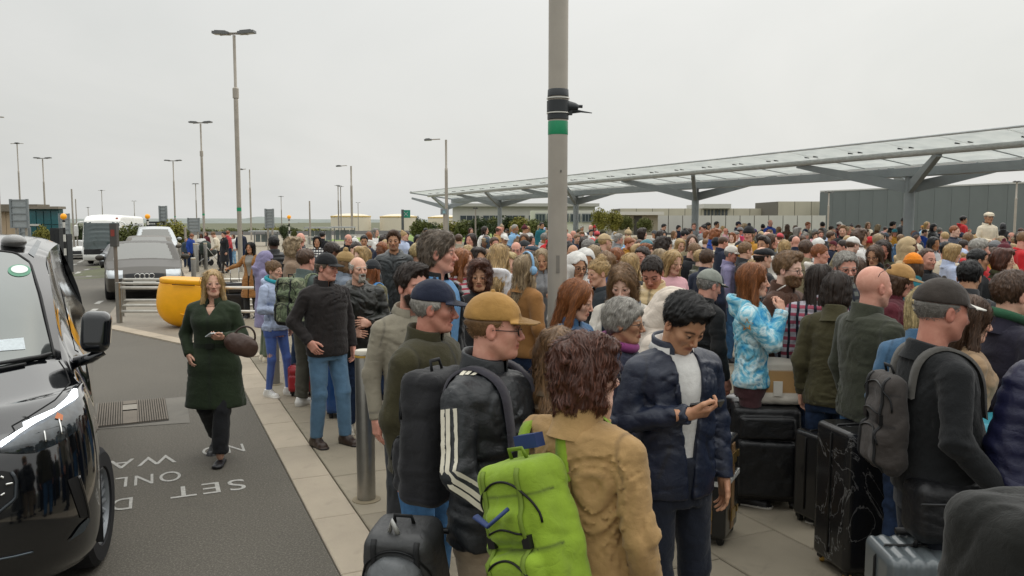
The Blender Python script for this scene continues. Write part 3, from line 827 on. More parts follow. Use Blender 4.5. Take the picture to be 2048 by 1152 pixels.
  for (S_, E_, W_, hd, bn, hk) in pl:
   ax = (W_ - E_)/np.linalg.norm(W_ - E_); q_ = (V - W_) @ ax; near = nrm(V - W_) < .10
   a[:, 1] = np.maximum(a[:, 1], .5*np.exp(-((q_ + .035)/.006)**2)*near)
 a[:, 0] = 0
 me = sdf_mesh('jacket', [(V, Q, 0)], [cloth('navy')], a)
 _C[k] = me; return me
def collar_mesh(sex, kind, lod, lean=0.0, opening=0.0):
 k = ('collar', sex, kind, lod, round(lean, 2), opening > 0)
 if k in _C: return _C[k]
 b = MB(); nw = (.062 if sex == 'm' else .056); n = 48 if lod == 0 else 24
 gap = {'shirt': .34, 'stand': .10, 'crew': 0.0}[kind] + (.35 if opening > 0 else 0)
 th = np.linspace(gap, 2*math.pi - gap, n); cx = -.030 + lean*.55
 ct = np.cos(th)                                    # 1 at the front
 def ring(r_, z_): return np.stack([cx + r_*np.cos(th)*1.02, r_*np.sin(th), z_], 1)
 zb = 1.452 - .022*ct; wob = .002*np.sin(th*5)
 if kind == 'crew':
  rows = [ring(nw + .004 + 0*th, zb - .035), ring(nw + .006 + 0*th, zb + .012), ring(nw + .004 + 0*th, zb + .034), ring(nw + .010 + 0*th, zb + .042), ring(nw + .020 + 0*th, zb + .034), ring(nw + .026 + 0*th, zb + .006), ring(nw + .048 + 0*th, zb - .034)]
 elif kind == 'stand':
  zt_ = 1.525 - .018*ct; rows = [ring(nw + .005 + 0*th, zb - .035), ring(nw + .010 + wob, (zb + zt_)/2), ring(nw + .013 + wob, zt_), ring(nw + .019 + wob, zt_ + .004), ring(nw + .024 + wob, zt_ - .004), ring(nw + .026 + 0*th, (zb + zt_)/2), ring(nw + .036 + 0*th, zb - .004), ring(nw + .052 + 0*th, zb - .036)]
 else:
  zt_ = 1.512 - .020*ct; fr_ = np.clip((ct - .3)/.7, 0, 1)
  rows = [ring(nw + .020 + 0*th, zb - .036), ring(nw + .006 + 0*th, zb - .005), ring(nw + .010 + 0*th, zt_), ring(nw + .016 + 0*th, zt_ + .005), ring(nw + .024 + .004*fr_, zt_ - .002), ring(nw + .040 + .014*fr_ + wob, zt_ - .040 - .028*fr_), ring(nw + .036 + .014*fr_ + wob, zt_ - .044 - .028*fr_), ring(nw + .020 + 0*th, zt_ - .016), ring(nw + .026 + 0*th, zb), ring(nw + .050 + 0*th, zb - .036)]
 v = np.concatenate(rows); m_ = len(rows)
 b.add(v, [(r_*n + i, r_*n + i + 1, (r_ + 1)*n + i + 1, (r_ + 1)*n + i) for r_ in range(m_ - 1) for i in range(n - 1)])
 me = b.mesh('collar', [cloth('navy')]); _C[k] = me; return me
def leg_pts(stance, fly=None):
 (fl, ll), (fr, lr) = LEGS[stance]
 o = []
 for (fx, fy), lift, k in ((fl, ll, 1), (fr, lr, -1)):
  az_ = .085 + (.09 if lift else 0)
  kn = ((fx*.45 + .03 + (.10 if lift else 0)), k*(.095 + (fy - .095)*.5), .50 + (.0 if lift else 0))
  o.append((np.array((0, k*.085, .90)), np.array(kn), np.array((fx - .015, k*fy, az_)), lift, k))
 return o
def trouser_mesh(sex, stance, kind, lod, seed=0, belly=0.0, wide=1.0):
 s_ = seed if lod == 0 else 0
 k = ('leg', sex, stance, kind, lod, s_, round(wide, 2))
 if k in _C: return _C[k]
 hip, kn, an = {'jeans': (.094, .070, .062), 'slim': (.088, .058, .048), 'leggings': (.084, .052, .040), 'loose': (.100, .082, .078), 'cargo': (.100, .080, .072)}[kind]
 amp = {'jeans': .012, 'slim': .008, 'leggings': .003, 'loose': .013, 'cargo': .014}[kind]
 LP = leg_pts(stance)
 def f(P):
  d = torso(P, sex, .006, belly*.6, 0, wide, .80, 1.03)
  for H_, K_, N_, lf, kk in LP:
   g_ = smin(cone(P, H_, K_, hip*(.6 + .4*wide), kn), cone(P, K_, N_, kn, an), .03)
   ax = (N_ - K_) / np.linalg.norm(N_ - K_)
   cut = (P - (N_ - ax*.005).astype(np.float32)) @ ax.astype(np.float32)
   g_ = smax(g_, cut, .008)
   d = smin(d, g_, .018)
  zz = P[:, 2]
  w = .5 + .8*np.exp(-((zz - .50)/.08)**2) + 1.0*np.exp(-((zz - .14)/.09)**2) + .5*np.exp(-((zz - .86)/.06)**2)
  return d + foldn(P, seed, amp, (6, 6, 15)) * w
 V, Q = snet(f, (-.40, -.30, .04), (.36, .30, 1.08), LOD[lod]['cloth'] * 1.1)
 a = np.zeros((len(V), 4))
 me = sdf_mesh('trousers', [(V, Q, 0)], [cloth('denim')], a); _C[k] = me; return me
def shoe_mesh(stance, side, kind, lod):
 k = ('shoe', stance, side, kind, lod)
 if k in _C: return _C[k]
 H_, K_, N_, lf, kk = leg_pts(stance)[0 if side > 0 else 1]
 th = R(38) if lf else 0.0
 def f(P):
  p = P - A(N_[0] + .015, N_[1], 0);
  if lf:
   p = p - A(.10, 0, .0); x = p[:, 0]*math.cos(th) - p[:, 2]*math.sin(th); z = p[:, 0]*math.sin(th) + p[:, 2]*math.cos(th); p = np.stack([x, p[:, 1], z], 1) + A(.10, 0, 0)
  yy = p[:, 1] * kk - .012 * np.clip(p[:, 0]/.1, 0, 1)
  q = np.stack([p[:, 0], yy, p[:, 2]], 1)
  if kind == 'flat':
   d = cone(q * A(1, 1, 1.3), (-.055, 0, .028), (.135, 0, .022), .034, .036); d = smax(d, p[:, 2] - .045 + .02*ss(.0, .04, p[:, 0])*(1 - ss(.07, .11, p[:, 0])), .006)
  else:
   d = cone(q, (-.050, 0, .042), (.11, 0, .032), .042, .044)
   d = smin(d, cone(q, (-.045, 0, .06), (-.02, 0, .125), .042, .044), .03)
   d = smin(d, cone(q, (.03, 0, .055), (-.01, 0, .09), .040, .040), .03)
   d = smax(d, p[:, 2] - (.115 if kind == 'trainer' else .15), .01)
  sole = np.maximum(cone(q*A(1, 1, .0001), (-.050, 0, 0), (.125, 0, 0), .044, .047), np.abs(p[:, 2] - .016) - .014)
  d = smin(d, sole, .003)
  return smax(d, .003 - p[:, 2], .004)
 c = (N_[0], N_[1])
 V, Q = snet(f, (c[0] - .12, c[1] - .09, -.01), (c[0] + .24, c[1] + .09, .24), [.006, .009, .016][lod])
 a = np.zeros((len(V), 4));
 if not lf: a[:, 0] = (V[:, 2] < .028)
 else: a[:, 0] = 0
 if lod == 0 and kind == 'trainer':
  x = V[:, 0] - N_[0] - .015; a[:, 1] = (np.abs(((x*60) % 1) - .5) < .22) * (x > .02) * (x < .09) * (V[:, 2] > .06) * .4
 me = sdf_mesh('shoe', [(V, Q, 0)], [cloth('white')], a); _C[k] = me; return me
def headM(hy, hp, hr=0.0, lean=0.0):
 """head local -> body local"""
 piv = Vector((-.022 + lean*.58, 0, 1.535))
 M = Matrix.Translation(piv) @ Matrix.Rotation(R(hy), 4, 'Z') @ Matrix.Rotation(R(hp), 4, 'Y') @ Matrix.Rotation(R(hr), 4, 'X') @ Matrix.Translation((.030, 0, .090))
 return M
def body_mesh(sex, arms, stance, hy, hp, hr, beard, lod, mats, seed=0, hk=None, belly=0.0, wide=1.0, lean=0.0, face=None, mouth=0.0, ankle=False):
 k = ('body', sex, arms, stance, hy, hp, hr, beard, lod, round(lean, 2), round(wide, 2), seed if lod == 0 else 0)
 if k in _C: return _C[k]
 fem = 1.0 if sex == 'f' else 0.0
 fp = dict(fem=fem, jaw=1.0 + (.04*math.sin(seed*1.7)), nose=1.0 + .12*math.sin(seed*2.3) - .08*fem, plump=.5*max(0, math.sin(seed*.9)), mouth=mouth)
 if face: fp.update(face)
 hf = head_f(**fp)
 M = headM(hy, hp, hr, lean); Mi = np.array(M.inverted()).astype(np.float32)
 nr_ = .056 if sex == 'm' else .049
 hb = np.array(M @ Vector((-.022, 0, -.055)), np.float32)
 def toh(P): return P @ Mi[:3, :3].T + Mi[:3, 3]
 def f(P):
  d = hf(toh(P))
  nk = cone(P, hb, (-.030 + lean*.5, 0, 1.40), nr_, nr_ + .004)
  d = smin(d, nk, .022)
  ch = torso(P, sex, -.012, 0, 0, wide, .05, 1.448, lean=lean); ch = smin(ch, shoulder(P - A(lean*.5, 0, 0), -.020, wide), .02)
  return smin(d, ch, .014)
 hc = M @ Vector((0, 0, 0)); h = LOD[lod]['h']
 V1, Q1 = snet(f, (hc[0] - .17, -.13, 1.43), (hc[0] + .17, .13, 1.80), h)
 hV = toh(V1); a1 = head_attr(hV, beard, fem, fem); neck = (hV[:, 2] < -.115) ; a1[neck] = 0
 LP = leg_pts(stance); pl = [arm_pts(arms[0], 1, sex, wide, lean), arm_pts(arms[1], -1, sex, wide, lean)]
 def g(P):
  d = torso(P, sex, -.014, belly*.8, 0, wide, .05, 1.44, lean=lean); d = np.maximum(d, .80 - P[:, 2])
  d = smin(d, shoulder(P - A(lean*.5, 0, 0), -.022, wide), .02)
  for S_, E_, W_, hd, bn, hk_ in pl: d = smin(d, smin(cone(P, S_, E_, .046, .038), cone(P, E_, W_, .038, .026), .02), .02)
  for H_, K_, N_, lf, kk in LP: d = smin(d, smin(cone(P, H_, K_, .080, .052), cone(P, K_, N_ + np.array((0, 0, -.02)), .050, .036), .02), .02)
  return d
 ys = [p[j][1] for p in pl for j in (0, 1, 2)]
 V2, Q2 = snet(g, (-.45, min(ys) - .1, .02), (.42, max(ys) + .1, 1.50), max(.02, h*4))
 parts = [(V1, Q1, 0), (V2, Q2, 0)]; at = [a1, np.zeros((len(V2), 4))]
 for i, (S_, E_, W_, hd, bn, hk_) in enumerate(pl):
  Vh, Qh = hand_raw(hk_, lod)
  X = hd / np.linalg.norm(hd); Z = bn - X*(bn @ X); Z /= np.linalg.norm(Z); Y = np.cross(Z, X)
  v = Vh * A(1, 1 if i == 1 else -1, 1) * (1.0 if sex == 'm' else .9)
  v = v @ np.stack([X, Y, Z]) + W_
  q = Qh if i == 1 else Qh[:, ::-1]
  parts.append((v.astype(np.float32), q, 0)); ah = np.zeros((len(v), 4)); ah[:, 0] = .12; at.append(ah)
 me = sdf_mesh('person', parts, mats, np.concatenate(at)); _C[k] = me; return me
# ---------------------------------------------------------------- headwear
def hat_mesh(kind, lod):
 k = ('hat', kind, lod)
 if k in _C: return _C[k]
 h = [.0042, .007, .012][lod]
 if kind in ('cap', 'capback'):
  def f(P):
   if kind == 'capback': P = P * A(-1, -1, 1) + A(-.02, 0, 0)
   x, y, z = P.T
   cr_ = ell(P, (-.012, 0, .040), (.109, .087, .098))
   cr_ = smax(cr_, (.038 + .12*x*(x > 0)*0 - .10*(x + .01)*0 - z) - .18*(x)*(x < 0)*-1*0, .004)
   cr_ = np.maximum(cr_, .036 - z + .14*np.minimum(x, 0)*-1*0)
   zc = .046 - 2.6*y*y - .22*np.maximum(x - .08, 0)
   out_ = np.sqrt(((x - .062)/.108)**2 + (y/.078)**2) - 1
   br = np.maximum(np.abs(z - zc) - (.0036 + .0025*lod), np.maximum(out_*.07, .06 - x))
   d = smin(cr_, br, .006)
   d = np.minimum(d, sph(P, (-.012, 0, .139), .009))
   if kind == 'capback': d = d
   seam = .0012*np.exp(-(np.abs(((np.arctan2(y, x)/(math.pi/3)) % 1) - .5)/.04)**2)
   return d - seam*0 + .0015*fbm(P*30, 5, 2)
 elif kind == 'flatcap':
  def f(P):
   x, y, z = P.T
   d = ell(P, (.006, 0, .062), (.118, .095, .058)); d = smax(d, .040 - z, .01)
   zc = .042 - 1.6*y*y
   br = np.maximum(np.abs(z - zc) - .005, np.maximum((np.sqrt(((x - .07)/.065)**2 + (y/.075)**2) - 1)*.05, .06 - x))
   return smin(d, br, .01) + .002*fbm(P*40, 2, 2)
 elif kind in ('beanie', 'bobble'):
  def f(P):
   x, y, z = P.T
   d = ell(P, (-.016, 0, .044), (.112, .092, .108)); d = smax(d, .028 - z + .15*(x*0), .01)
   band = np.maximum(ell(P, (-.016, 0, .030), (.119, .099, .12)), np.abs(z - .048) - .022)
   d = smin(d, band, .006) + .0022*np.sin(np.arctan2(y, x + .016)*44)
   if kind == 'bobble': d = smin(d, sph(P, (-.02, 0, .165), .032) + .006*fbm(P*60, 1, 2), .01)
   return d
 elif kind == 'hood':
  def f(P):
   x, y, z = P.T
   d = ell(P, (-.028, 0, .020), (.128, .112, .135)); d = smin(d, cone(P, (-.045, 0, -.05), (-.045, 0, -.14), .108, .115), .05)
   d = smax(d, -ell(P, (.115, 0, -.03), (.105, .068, .112)), .012)
   d = smax(d, -ell(P, (-.01, 0, .0), (.105, .090, .115)), .012)
   return smax(d, -.17 - z, .02) + .006*(1 - 2*np.abs(fbm(P*A(14, 14, 10), 4, 2)))
 elif kind == 'widehat':
  def f(P):
   x, y, z = P.T
   d = smax(ell(P, (-.01, 0, .05), (.108, .09, .11)), .045 - z, .01)
   r_ = np.sqrt((x + .01)**2 + y*y)
   br = np.maximum(np.abs(z - .05 + .25*(r_ - .1)) - .006, r_ - .165)
   return smin(d, br, .01)
 V, Q = snet(f, (-.22, -.17, -.19), (.22, .17, .22), h)
 a = np.zeros((len(V), 4))
 if kind in ('cap',):
  a[:, 0] = ((V[:, 0] > .09) & (V[:, 2] < .062)) * 1.0
  a[:, 2] = 0
 if kind in ('beanie', 'bobble'): a[:, 0] = (V[:, 2] < .072)
 me = sdf_mesh('hat', [(V, Q, 0)], [cloth('navy')], a); _C[k] = me; return me
def glasses_mesh(dark=False):
 k = ('glasses', dark)
 if k in _C: return _C[k]
 b = MB()
 for s in (1, -1):
  th = np.linspace(0, 2*math.pi, 17)[:-1]
  b.tube(np.stack([.0955 - .10*(abs(.032) + .0)*0 - .006*np.abs(np.cos(th)), s*.033 + .024*np.cos(th), -.004 + .017*np.sin(th)], 1), .0016, 6, closed=True)
  b.tube([(.090, s*.057, .001), (.05, s*.073, .002), (.0, s*.081, .004), (-.02, s*.079, -.012)], .0018, 6)
  if dark:
   v = np.concatenate([[[.096, s*.033, -.004]], np.stack([.0945*np.ones(16), s*.033 + .0235*np.cos(th), -.004 + .0165*np.sin(th)], 1)])
   b.add(v, [(0, 1 + i, 1 + (i + 1) % 16) for i in range(16)])
 b.tube([(.098, .009, 0), (.100, 0, .002), (.098, -.009, 0)], .0016, 6)
 me = b.mesh('glasses', [simple('glasses_frame', '#15120f', .3)]); _C[k] = me; return me
def phones_mesh():
 if 'phones' in _C: return _C['phones']
 b = MB(); th = np.linspace(-.15, math.pi + .15, 20)
 b.tube(np.stack([-.01 + 0*th, .095*np.cos(th), .035 + .115*np.sin(th)], 1), .008, 8, flat=1.6)
 for s in (1, -1): b.lathe([(.012, -.018), (.036, -.014), (.040, .004), (.034, .016), (.01, .020)], 18, (-.008, s*.092, -.004), axis='y')
 me = b.mesh('headphones', [cloth('sky')]); _C['phones'] = me; return me
def pack_mesh(seed, lod, w=.15, d=.10, h=.24, kind='day'):
 k = ('pack', seed, lod, w, h, kind)
 if k in _C: return _C[k]
 def f(P):
  x, y, z = P.T
  q = P + A(0, 0, 0); ta = 1 + .25*np.clip(z/h, -1, 1)*.8*(z > 0)
  d_ = rbox(P * np.stack([1 + 0*z, ta, 1 + 0*z], 1), (0, 0, 0), (d, w, h), .055)
  pk = rbox(P, (-d*.95, 0, -h*.42), (d*.55, w*.78, h*.42), .04)
  pk2 = rbox(P, (-d*.85, 0, h*.30), (d*.45, w*.62, h*.22), .04)
  d_ = smin(smin(d_, pk, .012), pk2, .015)
  return d_ + foldn(P, seed, .013 if lod == 0 else .007, (8, 8, 10))
 V, Q = snet(f, (-d*2.1, -w*1.35, -h*1.15), (d*1.4, w*1.35, h*1.15), [.0085, .014, .024][lod])
 a = np.zeros((len(V), 4))
 if lod < 2:
  a[:, 1] = np.exp(-((V[:, 2] - h*.02)/.005)**2)*(V[:, 0] < -.02)*.8
  a[:, 1] = np.maximum(a[:, 1], np.exp(-((V[:, 2] - h*.62)/.004)**2)*(V[:, 0] < -.0)*.7)
  a[:, 0] = (V[:, 2] < -h*.80)
 me = sdf_mesh('backpack', [(V, Q, 0)], [cloth('black')], a); _C[k] = me; return me
# ---------------------------------------------------------------- the person
PEOPLE = []
def person(px, py, D=None, H=1.72, f=0, sex='m', arms=('down', 'down'), stance='stand', hy=0, hp=0, hr=0, hair=('short', 'brown'), skin='fair', beard=None, bc=None,
     top=('jacket', 'navy'), inner=None, opening=0.0, legs=('jeans', 'darkdenim'), shoe=('trainer', 'black', 'offwhite'), hat=None, extras=(), label=None, group='people waiting in the crowd',
     lod=None, seed=None, belly=0.0, wide=1.0, lean=0.0, face=None, mouth=0.0, kids=False, ground=None, zbase=0.0):
 """px, py: where the photograph shows the top of the head; D depth in metres (else from the height H)"""
 hatz = {None: 0, 'cap': .02, 'capback': .02, 'beanie': .025, 'bobble': .07, 'hood': .03, 'flatcap': .0, 'widehat': .03}[hat[0] if hat else None]
 if ground is not None:
  x, y, _ = ground if len(ground) == 3 else (*ground, 0); D = y
 elif D is None:
  x, y, _ = G(px, py, H + hatz); D = y
 else:
  x, y, z = AT(px, py, D); H = z - hatz - zbase
 if lod is None: lod = 0 if D < 6.6 else (1 if D < 12.5 else 2)
 if seed is None: seed = len(PEOPLE) % (1000 if lod == 0 else 4)
 M = headM(hy, hp, hr, lean); topz = max((M @ Vector(p))[2] for p in ((-.02, 0, .135), (.04, 0, .118), (-.07, 0, .105)))
 sc = H / topz
 mats = [skin_mat(skin, (bc or hair[1]) if hair else (bc or 'brown'))]
 bl = 'full' if beard in ('full', 'long') else beard
 me = body_mesh(sex, arms, stance, hy, hp, hr, bl, lod, mats, seed, belly=belly, wide=wide, lean=lean, face=face, mouth=mouth)
 p = mkobj('person', me, None, (x, y, 0), (0, 0, R(f - 90)), sc, mats)
 tag(p, label, 'person', group)
 hc = M @ Vector((0, 0, .1)); off = Matrix.Rotation(R(f - 90), 3, 'Z') @ Vector((hc[0]*sc, hc[1]*sc, 0))
 p.location = (x - off[0], y - off[1], zbase)
 tk, tcol = top[0], top[1]; tB = top[2] if len(top) > 2 else None; tkind = top[3] if len(top) > 3 else {'puffer': 'nylon', 'rain': 'nylon', 'jacket': 'plain', 'fleece': 'wool', 'sweater': 'wool', 'coat': 'plain'}.get(tk, 'plain')
 tm = cloth(tcol, tB, tkind)
 nm = {'shirt': 'shirt', 'tee': 'shirt', 'sweater': 'sweater', 'hoodie': 'hoodie', 'coat': 'coat', 'longcoat': 'coat', 'vest': 'vest'}.get(tk, 'jacket')
 mkobj(nm, top_mesh(sex, arms, tk, lod, seed, belly, wide, lean, opening), p, mats=[tm])
 if TOPS[tk]['collar'] in ('stand', 'shirt', 'crew'): mkobj('collar', collar_mesh(sex, TOPS[tk]['collar'], min(lod, 1), lean, opening), p, mats=[tm])
 if inner: mkobj('collar', collar_mesh(sex, TOPS[inner[0]]['collar'] or 'crew', min(lod, 1), lean, 1), p, mats=[cloth(inner[1], None, 'plain')], scale=(.97, .97, .999))
 if inner: mkobj('shirt', top_mesh(sex, ('down', 'down'), 'inner', max(lod, 1), 0, belly, wide*.98, lean, 0), p, mats=[cloth(inner[1], inner[2] if len(inner) > 2 else None, inner[3] if len(inner) > 3 else 'plain')])
 lk = 'denim' if 'denim' in legs[1] else ('plain' if legs[0] != 'leggings' else 'nylon')
 mkobj('trousers', trouser_mesh(sex, stance, legs[0], lod, seed % 3, belly, wide), p, mats=[cloth(legs[1], None, lk)])
 if D < 9.5 or lod < 2 and D < 12:
  for s in (1, -1): mkobj('shoe', shoe_mesh(stance, s, shoe[0], lod), p, mats=[cloth(shoe[1], shoe[2] if len(shoe) > 2 else None, 'leather')])
 else:
  for s in (1, -1): mkobj('shoe', shoe_mesh(stance, s, 'trainer', 2), p, mats=[cloth(shoe[1], shoe[2] if len(shoe) > 2 else None, 'leather')])
 Mh = M
 def onhead(o): o.matrix_local = Mh; return o
 if hair and hair[0] != 'bald' and not (hat and hat[0] == 'hood' and hair[0] in ('short', 'crop')):
  st = hair[0]
  if hat and hat[0] in ('cap', 'capback', 'beanie', 'bobble', 'flatcap', 'widehat'): st = 'under' + {'short': 'crop', 'quiff': 'crop', 'side': 'crop', 'messybun': 'slick', 'bun': 'slick', 'curlybob': 'bob'}.get(st, st)
  onhead(mkobj('hair', hair_mesh(st, lod, seed), p, mats=[hair_mat(hair[1])]))
 if beard in ('full', 'goatee', 'long'): onhead(mkobj('beard', beard_mesh(beard if beard != 'long' else 'long', lod), p, mats=[hair_mat(bc or (hair[1] if hair else 'grey'))]))
 if hat:
  hm = cloth(hat[1], hat[2] if len(hat) > 2 else None, hat[3] if len(hat) > 3 else 'plain') if hat[0] != 'hood' else tm
  onhead(mkobj({'cap': 'cap', 'capback': 'cap', 'flatcap': 'cap', 'hood': 'hood', 'widehat': 'hat'}.get(hat[0], 'woolly_hat'), hat_mesh(hat[0], lod), p, mats=[hm]))
 for e in extras:
  if e == 'glasses': onhead(mkobj('glasses', glasses_mesh(), p))
  elif e == 'sunglasses': onhead(mkobj('sunglasses', glasses_mesh(True), p))
  elif e == 'sunglasses_up':
   o = mkobj('sunglasses', glasses_mesh(True), p); o.matrix_local = Mh @ Matrix.Translation((-.028, 0, .088)) @ Matrix.Rotation(R(-28), 4, 'Y')
  elif isinstance(e, tuple) and e[0] == 'headphones': onhead(mkobj('headphones', phones_mesh(), p, mats=[cloth(e[1], None, 'shiny')]))
  elif isinstance(e, tuple) and e[0] == 'scarf':
   b = MB(); th = np.linspace(0, 2*math.pi, 20)[:-1]
   b.tube(np.stack([-.02 + .088*np.cos(th), .082*np.sin(th), 1.515 - .03*np.cos(th)], 1), .026, 10, closed=True)
   b.build('scarf', [cloth(e[1], None, 'wool')], p)
  elif isinstance(e, tuple) and e[0] == 'phone':
   side = e[1] if len(e) > 1 else 1
   S_, E_, W_, hd, bn, hk = arm_pts(arms[0 if side > 0 else 1], side, sex, wide, lean)
   X = hd/np.linalg.norm(hd); Z = bn - X*(bn @ X); Z /= np.linalg.norm(Z); Y = np.cross(Z, X)
   b = MB(); b.box((-.07, -.035, -.004), (.07, .035, .004));
   o = b.build('phone', [simple('phone_glass', e[2] if len(e) > 2 else '#101215', .12)], p, smooth=False)
   Mx = Matrix(((X[0], Y[0], Z[0], W_[0] + X[0]*.085 - Z[0]*.028), (X[1], Y[1], Z[1], W_[1] + X[1]*.085 - Z[1]*.028), (X[2], Y[2], Z[2], W_[2] + X[2]*.085 - Z[2]*.028), (0, 0, 0, 1)))
   o.matrix_local = Mx
 PEOPLE.append(dict(o=p, px=px, py=py, D=D, lod=lod, label=label))
 return p
def over_shoulder(owner, col, kind, parent, inv, w=.024, lod=1):
 """padded straps lying on the clothes, from the back over each shoulder to the chest"""
 jk = [c for c in owner.children if c.name.split('.')[0] in ('jacket', 'coat', 'hoodie', 'sweater', 'shirt')][0]
 me = jk.data; co = np.zeros(len(me.vertices)*3); me.vertices.foreach_get('co', co)
 bv = BVHTree.FromPolygons([tuple(q) for q in co.reshape(-1, 3)], [tuple(p.vertices) for p in me.polygons])
 for s in (1, -1):
  L_ = []
  for a in np.linspace(R(205), R(-38), 26):
   t = (R(205) - a)/R(243); y_ = s*(.085 + .03*t); d = Vector((math.cos(a), 0, math.sin(a)))
   h_ = bv.ray_cast(Vector((-.02, y_, 1.34)) + d*.42, -d, .42)
   if h_[0] is not None: L_.append((h_[0], d))
  if len(L_) < 5: continue
  P_ = np.array([tuple(q[0]) for q in L_]); N_ = np.array([tuple(q[1]) for q in L_])
  for _ in range(2): P_[1:-1] = .25*P_[:-2] + .5*P_[1:-1] + .25*P_[2:]
  P_ = P_ + N_*.004; Y_ = np.array((0, 1.0, 0)); v = []
  for p_, n_ in zip(P_, N_): v += [p_ - Y_*w, p_ - Y_*w*.85 + n_*.012, p_ + Y_*w*.85 + n_*.012, p_ + Y_*w]
  b = MB(); n = len(P_); b.add(v, [(4*i + k, 4*i + k + 1, 4*i + k + 5, 4*i + k + 4) for i in range(n - 1) for k in range(3)] + [(0, 1, 2, 3), (4*n - 1, 4*n - 2, 4*n - 3, 4*n - 4)])
  st = b.build('strap', [cloth(col, None, kind)], parent); st.matrix_local = inv
def backpack(owner, col, col2=None, w=.15, d=.10, h=.24, label='', group=None, lod=1, seed=1, z=1.22, x=-.24, strap=None, kind='nylon', sex='m', wide=1.0, cat='backpack', off=.05, web='#17181a'):
 """a thing of its own, worn on the owner's back"""
 Mo = Matrix.Translation(owner.location) @ Matrix.Rotation(owner.rotation_euler[2], 4, 'Z') @ Matrix.Scale(owner.scale[0], 4)
 e = mkobj('backpack', pack_mesh(seed, lod, w, d, h), mats=[cloth(col, col2, kind)]); e.matrix_world = Mo @ Matrix.Translation((x, 0, z))
 tag(e, label, cat, group)
 over_shoulder(owner, strap or col, kind, e, Matrix.Translation((-x, 0, -z)), lod=lod)
 if lod == 0: pack_trim(e, w, d, h, web)
 return e
def pack_trim(e, w, d, h, web='#17181a'):
 me = e.data; co = np.zeros(len(me.vertices)*3); me.vertices.foreach_get('co', co)
 bv = BVHTree.FromPolygons([tuple(q) for q in co.reshape(-1, 3)], [tuple(p.vertices) for p in me.polygons])
 def lay(name, yz, r, m, flat=.35, off=.003):
  P_ = []
  for y_, z_ in yz:
   h_ = bv.ray_cast(Vector((-.6, y_, z_)), Vector((1, 0, 0)), 1.2)
   if h_[0] is not None and h_[0][0] < .06: P_.append((h_[0][0] - off, y_, z_))
  if len(P_) < 3: return
  b = MB(); b.tube(P_, r, 6, flat=flat, up=(1, 0, 0)); b.build(name, m, e)
 mw = simple('webbing_' + web, web, .7, bumps=.2, bscale=200); mz = simple('zip_teeth', '#101113', .35, .4)
 for s in (-1, 1):
  lay('webbing', [(s*w*.52, z_) for z_ in np.linspace(h*.93, -h*.92, 26)], .011, mw)
  b = MB(); b.box((-.012, -.016, -.020), (.006, .016, .020));
  h_ = bv.ray_cast(Vector((-.6, s*w*.52, h*.12)), Vector((1, 0, 0)), 1.2)
  if h_[0] is not None: q = b.build('buckle', simple('buckle_black', '#0e0e10', .3), e, smooth=False); q.location = h_[0]
 th = np.linspace(0, math.pi, 28)
 lay('zip', [(w*.86*math.cos(a), h*(.30 + .50*math.sin(a))) for a in th], .004, mz, 1)
 lay('zip', [(w*.66*math.cos(a), h*(-.36 + .30*math.sin(a))) for a in th], .004, mz, 1)
 lay('zip', [(y_, h*.24 + .01*math.cos(y_*30)) for y_ in np.linspace(-w*.5, w*.5, 16)], .0035, mz, 1)
 b = MB(); b.tube([(.01, -.035, h*.97), (-.0, -.03, h*1.11), (.0, .03, h*1.11), (.01, .035, h*.97)], .008, 8, flat=.6); b.build('loop', mw, e)
# ================================================================== SETTING
def asphalt_mat():
 m, t, b = newmat('asphalt'); v = coords(t)
 n1_ = noise(t, .35, 6, .6, v, .4); n2_ = noise(t, 75, 6, .85, v); n3 = noise(t, 3.2, 5, .6, v, 1.0)
 base = ramp(t, n1_, [(.3, (.076, .068, .053, 1)), (.7, (.106, .094, .074, 1))])
 base = mixc(t, ramp(t, n2_, [(.50, (0, 0, 0, 1)), (.68, (1, 1, 1, 1))]), base, (.26, .24, .205, 1))
 base = mixc(t, ramp(t, noise(t, 48, 5, .8, v), [(.30, (.75, .75, .75, 1)), (.46, (0, 0, 0, 1))]), base, (.040, .037, .032, 1))
 base = mixc(t, ramp(t, n3, [(.60, (0, 0, 0, 1)), (.80, (.5, .5, .5, 1))]), base, (.070, .064, .055, 1))
 vo = nn(t, "ShaderNodeTexVoronoi"); vo.inputs["Scale"].default_value = 3.1; t.links.new(v, vo.inputs["Vector"])
 base = mixc(t, ramp(t, vo.outputs["Distance"], [(.012, (.7, .7, .7, 1)), (.026, (0, 0, 0, 1))]), base, (.34, .33, .30, 1))
 t.links.new(base, b.inputs["Base Color"]); b.inputs["Roughness"].default_value = .82
 bump(t, b, n2_, .5, .004); return m
